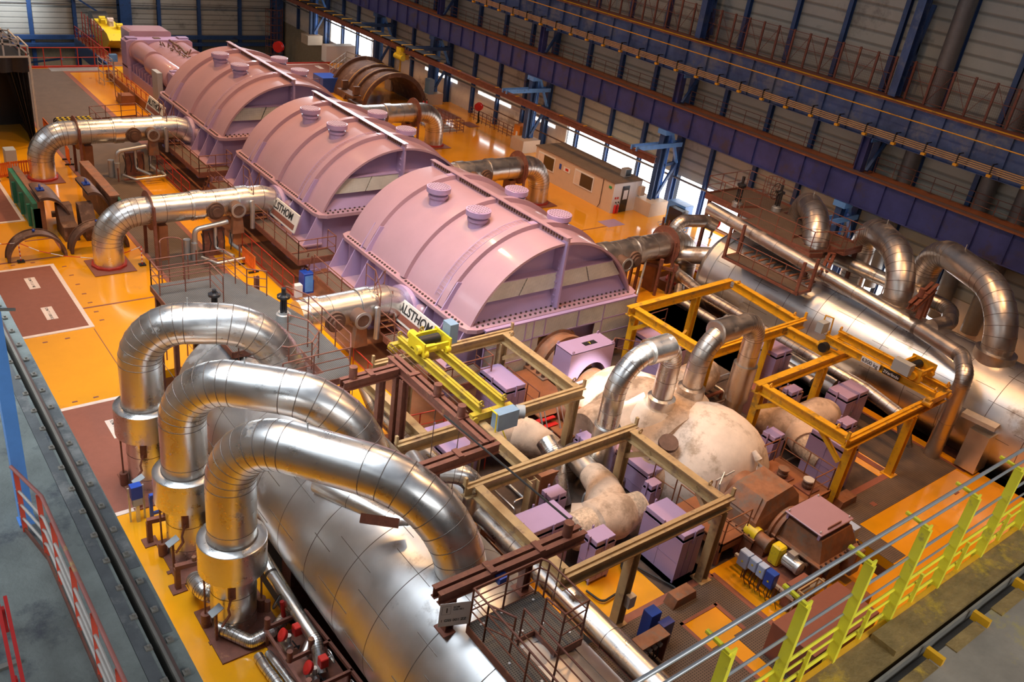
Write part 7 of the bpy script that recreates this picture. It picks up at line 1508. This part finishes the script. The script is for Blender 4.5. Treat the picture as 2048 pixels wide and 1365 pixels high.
def shell_piece(label, x, ya, yb, zt, rx, mt='oxide_ring'):
    t = thing('curved_shell', label, 'machine part', (x, (ya+yb)/2, 0))
    a = MB(); n = 18; vs = []
    for r in (1.0, 0.93):
        for y in (ya, yb):
            for k in range(n+1): an = pi/2*1.15-(pi/2*1.15)*k/n; vs.append((x+rx*r*cos(an), y, zt*r*sin(an)))
    k2 = n+1; fs = []
    for i in range(n): fs += [(i, i+1, k2+i+1, k2+i), (2*k2+i, 3*k2+i, 3*k2+i+1, 2*k2+i+1), (i, 2*k2+i, 2*k2+i+1, i+1), (k2+i, k2+i+1, 3*k2+i+1, 3*k2+i)]
    a.add(vs, fs, True); a.build('shell', mt, t)
    a = MB(); c = (x-0.0, (ya+yb)/2, zt); a.box(x-0.16, x+0.16, c[1]-0.2, c[1]+0.2, zt, zt+0.06); a.lathe((x-0.03, c[1], zt+0.15), (1, 0, 0), [(0, 0.05), (0, 0.13), (0.06, 0.13), (0.06, 0.05), (0, 0.05)], 16, caps=False); a.build('lifting_lug', 'blue_box', t)
    return t
shell_piece('brown curved shell piece with blue lug beside the green slab', 8.15, 43.4, 45.6, 2.0, 1.15)
shell_piece('brown curved shell piece with blue lug beside the tall dark slab', 10.2, 43.3, 45.6, 2.1, 0.95)
t = thing('green_slab', 'green sided slab with rusty gritty top left of the curved shells', 'machine part', (7.85, 46.5, 0))
a = MB(); a.box(7.65, 7.85, 43.9, 49.2, 0, 1.55); a.box(7.6, 7.95, 43.9, 44.2, 0, 1.3); a.build('side', 'green_paint', t); a = MB(); a.box(7.85, 8.15, 43.9, 49.2, 0.1, 1.62); a.build('grit_face', 'rust_cast', t)
for y in (44.6, 46.2, 47.8): a = MB(); a.box(7.5, 7.66, y-0.08, y+0.08, 0.2, 1.3); a.build('rib', 'green_paint', t)
t = thing('dark_slab', 'tall dark slab with gritty brown top right of the curved shells', 'machine part', (11.1, 45.7, 0))
a = MB(); a.box(10.9, 11.25, 43.0, 48.4, 0, 1.85); a.build('body', 'oxide_ring', t); a = MB(); a.box(10.88, 11.35, 43.0, 48.4, 1.85, 1.92); a.build('grit_top', 'rust_cast', t)
a = MB(); a.box(11.2, 11.4, 43.0, 43.5, 0.2, 1.7); a.build('green_end', 'green_paint', t)
for x, y, l in ((8.95, 43.3, 'dark step-shaped casting between the shells, left one'), (9.85, 43.1, 'dark step-shaped casting between the shells, right one')):
    t = thing('step_casting', l, 'machine part', (x, y, 0))
    a = MB(); a.prism([(y-0.7, 0), (y+0.8, 0), (y+0.8, 1.45), (y+0.35, 1.45), (y-0.05, 0.75), (y-0.7, 0.7)], 'X', x-0.33, x+0.33); a.build('casting', 'oxide_ring', t)
a = MB(); a.cyl((8.7, 45.4, 0.35), (9.6, 45.3, 0.35), 0.16, n=16); tag(a.build('shaft_stub', 'insulation', loc=(9, 45.3, 0.2)), 'short pale shaft lying between the curved shells', 'machine part')
for x, y, l in ((6.38, 41.0, 'red and white barrier post in front of the nearest half ring'), (8.0, 45.4, 'red and white barrier post by the foot of the green slab'), (11.0, 38.9, 'red and white barrier post behind the middle crossover leg'), (7.9, 47.2, 'red and white barrier post along the hatch with the far border')):
    t = thing('barrier_post', l, 'barrier post', (x, y, 0)); a = MB(); a.box(x-0.14, x+0.14, y-0.14, y+0.14, 0, 0.06); a.build('foot', 'black', t)
    a = MB()
    for k in range(9): a.mi = k % 2; a.cyl((x, y, 0.06+k*0.1), (x, y, 0.16+k*0.1), 0.025, n=8)
    a.build('pole', ['red', 'white'], t)
t = thing('barrier_chain', 'red and white plastic chain sagging between the barrier posts', 'chain', (6.4, 41, 0.9))
P = [(5.2, 42.6, 0.9), (5.8, 41.6, 0.7), (6.38, 41.0, 0.93), (7.1, 40.7, 0.55), (8.0, 40.4, 0.3), (9.3, 39.7, 0.25), (10.2, 39.3, 0.5), (11.0, 38.9, 0.93)]
a = MB()
for i in range(len(P)-1):
    for j in range(4): a.mi = (j//2) % 2; a.tube([V(P[i]).lerp(V(P[i+1]), j/4), V(P[i]).lerp(V(P[i+1]), (j+1)/4)], 0.018, 5)
a.build('chain', ['red', 'white'], t)
# ------------------------------------------------------------------ brown ring halves on the right
t = thing('ring_assembly', 'huge rusty ribbed half-ring casing standing beyond the right crossover pipes', 'machine part', (37.8, 64, 0))
prof = [(0, 2.72), (0, 3.05), (0.25, 3.05), (0.25, 2.85), (1.6, 2.82), (1.6, 3.0), (1.8, 3.0), (1.8, 2.82), (3.0, 2.82), (3.0, 3.0), (3.2, 3.0), (3.2, 2.84), (5.2, 2.88), (5.2, 3.15), (5.45, 3.15), (5.45, 2.72), (0, 2.72)]
a = MB(); a.lathe((37.85, 61.3, -0.25), (0, 1, 0), prof, 60, True, 0.05, pi-0.05, False); a.build('half_ring', 'oxide_ring', t)
for yy in (61.4, 62.95, 64.4):
    a = MB(); a.lathe((37.85, yy, -0.25), (0, 1, 0), [(0, 3.06), (0.04, 3.07)], 60, True, 0.3, pi-0.3, False); a.build('yellow_stripe', 'yellow_beam', t)
for y in (61.5, 63.4):
    a = MB(); a.box(34.2, 34.7, y, y+0.3, 1.1, 1.75); a.build('lug', 'oxide_ring', t)
a = MB(); a.box(34.0, 34.8, 61.4, 64.0, 0.9, 1.05); a.build('lug_shelf', 'oxide_ring', t)
a = MB(); a.box(34.7, 35.2, 61.4, 63.4, 0.0, 0.3); a.box(40.5, 41.0, 61.4, 66.4, 0, 0.2); a.build('foot', 'oxide_ring', t)
# ------------------------------------------------------------------ white cabin and the right floor
t = thing('site_cabin', 'white site cabin with brown felt roof and door end below the right wall', 'cabin', (40.2, 40.6, 0))
x0, x1, y0, y1, h = 39.0, 41.45, 36.75, 44.6, 1.95
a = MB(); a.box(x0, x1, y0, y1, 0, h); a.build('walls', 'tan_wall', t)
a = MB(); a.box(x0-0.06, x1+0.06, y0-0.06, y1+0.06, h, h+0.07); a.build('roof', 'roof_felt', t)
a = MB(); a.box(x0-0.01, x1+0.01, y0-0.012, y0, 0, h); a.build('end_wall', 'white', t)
for ya, yb in ((42.6, 44.2), (38.7, 40.4)):
    w_ = MB(); w_.box(x0-0.04, x0-0.0, ya-0.08, yb+0.08, 0.72, 1.72); o = w_.build('window', 'white', t)
    w_ = MB(); w_.box(x0-0.05, x0-0.04, ya, yb, 0.80, 1.64); w_.build('pane', 'glass_dark', o); w_ = MB(); w_.box(x0-0.055, x0-0.05, yb-0.55, yb, 0.8, 1.64); w_.build('blind', 'insulation_white', o)
a = MB(); a.box(39.75, 40.35, y0-0.05, y0-0.01, 0.0, 1.72); o = a.build('door', 'black_glossy', t)
a = MB(); a.box(39.87, 40.25, y0-0.06, y0-0.05, 0.85, 1.45); a.build('door_window', 'white', o); a = MB(); a.bar((39.82, y0-0.08, 0.85), (39.92, y0-0.08, 0.85), 0.03); a.build('door_handle', 'galv', o)
a = MB(); a.box(x0-0.03, x0-0.01, 41.85, 42.05, 1.2, 1.55); a.build('notice', 'blue_box', t)
a = MB(); a.box(x0-0.03, x0-0.01, 40.95, 41.6, 1.2, 1.5); a.build('notice', 'white', t); a = MB(); a.box(x0-0.035, x0-0.03, 41.1, 41.4, 1.28, 1.44); a.build('notice_print', 'red', t)
a = MB(); a.box(x0-0.03, x0-0.01, 36.95, 37.2, 1.55, 1.7); a.build('exit_notice', 'green_sign', t)
a = MB(); a.tube([(x0-0.04, 37.75, h), (x0-0.04, 37.75, 0.3), (x0-0.15, 37.8, 0.05)], 0.025, 6); a.build('downpipe', 'oxide_ring', t)
for xx in (39.2, 39.4): a = MB(); a.box(xx, xx+0.13, y0-0.03, y0-0.012, 0.92, 1.05); a.build('fire_notice', 'red', t)
a = MB(); a.box(40.4, 41.0, 37.4, 37.8, h+0.07, h+0.6, 0.01); o = tag(a.build('roof_unit', 'pale_steel', loc=(40.7, 37.6, h+0.07)), 'small grey ventilation unit on the cabin roof', 'ventilation unit')
a = MB(); a.box(40.5, 40.95, 37.385, 37.4, h+0.14, h+0.54); a.build('louvre', 'black', o)
def extinguisher(label, x, y):
    t = thing('fire_extinguisher', label, 'fire extinguisher', (x, y, 0.0)); a = MB(); a.lathe((x, y, 0.01), (0, 0, 1), [(0, 0.06), (0.02, 0.08), (0.5, 0.08), (0.58, 0.03)], 16); a.build('cylinder', 'red', t)
    a = MB(); a.box(x-0.03, x+0.03, y-0.03, y+0.03, 0.7, 0.78); a.tube([(x, y, 0.74), (x+0.1, y-0.05, 0.6), (x+0.08, y-0.05, 0.3)], 0.012, 5); a.build('valve_hose', 'black', t)
extinguisher('left fire extinguisher on the cabin end wall', 39.25, 36.62); extinguisher('right fire extinguisher on the cabin end wall, nearer the door', 39.48, 36.62)
extinguisher('left fire extinguisher at the plinth of the column beyond the crossover pipe', 40.3, 60.9); extinguisher('right fire extinguisher at the plinth of the column beyond the crossover pipe', 40.55, 60.8)
simple_box('orange cabinet with white notice between the fence and the cabin', 41.7, 42.5, 49.9, 50.6, 0, 1.6, 'orange_cabinet', 'tall_cabinet', 'cabinet')
a = MB(); a.box(41.69, 41.70, 50.1, 50.3, 0.8, 1.15); tag(a.build('notice', 'white', loc=(41.7, 50.2, 0.8)), 'white notice stuck on the orange cabinet', 'notice')
simple_box('grey box mounted on the blue column behind the brown ring', 41.2, 41.7, 61.6, 62.3, 0.9, 2.1, 'grey_blue_box', 'wall_box', 'electrical box')
simple_box('cream cabinet seen through the brown half ring', 40.3, 41.2, 66.2, 67.2, 0, 1.2, 'tan_wall', 'machine_cabinet', 'cabinet')
simple_box('blue chest beside the far side of the brown half ring', 34.0, 35.6, 66.4, 68.2, 0, 1.2, 'blue_box', 'tool_chest', 'chest')
simple_box('white block wall end by the far stairs and bright window', 39.5, 42.5, 76.6, 77.6, 0, 1.5, 'white', 'low_wall', 'wall')
simple_box('dark control desk box at the foot of the near bright column', 40.9, 41.5, 32.6, 33.7, 0.0, 1.4, 'black_glossy', 'control_box', 'electrical box')
simple_box('blue switch panel behind the dark control box by the bright column', 41.6, 42.4, 33.0, 34.4, 0.0, 1.5, 'blue_bright', 'switch_cabinet', 'electrical box')
simple_box('tan box hung on the near column at the cabin end', 41.2, 41.6, 36.5, 36.8, 1.0, 1.6, 'tan_wall', 'wall_box', 'electrical box')
def reel(label, x, y, z, r=0.32):
    t = thing('hose_reel', label, 'hose reel', (x, y, 0)); a = MB(); a.lathe((x, y, z), (-0.8, -0.6, 0), [(0, r), (0.04, r), (0.04, r*0.5), (0.3, r*0.5), (0.3, r), (0.34, r)], 26); a.build('drum', 'red', t)
    a = MB(); a.bar((x, y, 0), (x, y, z), 0.06); a.bar((x-0.2, y-0.1, 0.02), (x+0.2, y+0.1, 0.02), 0.08); a.build('stand', 'black', t)
    a = MB()
    for k in range(5): a.tube([(x+0.02*k, y+0.02, z-0.2), (x-0.1+0.03*k, y-0.05, z*0.5), (x+0.04*k, y, 0.1)], 0.02, 5)
    a.build('hose', 'black', t); return t
reel('red hose reel on a stand beyond the orange cabinet', 42.5, 56.2, 1.35); reel('red hose reel in the glare at the foot of the near bright window', 42.6, 31.4, 1.1, 0.42); reel('dark hose reel near the far right corner', 36.6, 80.5, 0.6, 0.5)
t = thing('hose_bundle', 'tangle of blue and white hoses under the control boxes by the bright window', 'hoses', (41.6, 33, 0)); rnd = random.Random(9)
a = MB()
for k in range(14): a.mi = k % 2; y = 32.2+k*0.15; a.tube([(41.2, y, 0.5), (41.2+rnd.uniform(-.3, .2), y+rnd.uniform(-.2, .2), 0.3), (41.0+rnd.uniform(-.3, .3), y+rnd.uniform(-.3, .3), 0.05)], 0.025, 5)
o = a.build('hoses', ['blue_bright', 'white'], t)
for k in range(4): 
    a = MB(); a.box(40.8+0.0*k, 40.9, 32.3+k*0.5, 32.4+k*0.5, 0, 0.6); a.build('clamp_stand', 'rust_steel', t)
def pipe_fence(label, pts, h=0.9):
    t = thing('pit_fence', label, 'fence', pts[0])
    rail_parts(t, pts, h, 'rust_steel', 0.03, (0.2, 0.45, 0.7), 0, 0.55); return t
pipe_fence('rust barred fence against the white wall beyond the orange cabinet', [(42.7, 57.6, 0), (42.7, 50.9, 0)])
pipe_fence('rust barred fence around the floor opening beyond the middle right crossover', [(37.3, 58.6, 0), (37.3, 54.3, 0), (39.7, 54.2, 0), (39.7, 58.4, 0)])
a = MB(); a.box(37.5, 39.5, 54.5, 58.3, 0.0, 0.03); o = a.build('floor_opening_cover', 'galv'); o['kind'] = 'structure'
a = MB(); a.box(39.8, 41.9, 57.6, 60.4, 0.0, 0.02); a.box(41.0, 42.0, 55.2, 56.6, 0, 0.02); o = a.build('floor_brown_pad', 'brown_cover'); o['kind'] = 'structure'
railing('rust red guard rail by the far floor hatch and blue chest', [(30.5, 67.2, 0), (34.0, 67.0, 0)], 1.0)
railing('pale handrail of the stairs going down at the far bright window', [(37.5, 72.0, 0), (41.5, 76.5, 0), (42.8, 72.0, 0)], 1.0, 'pale_steel', r=0.04)
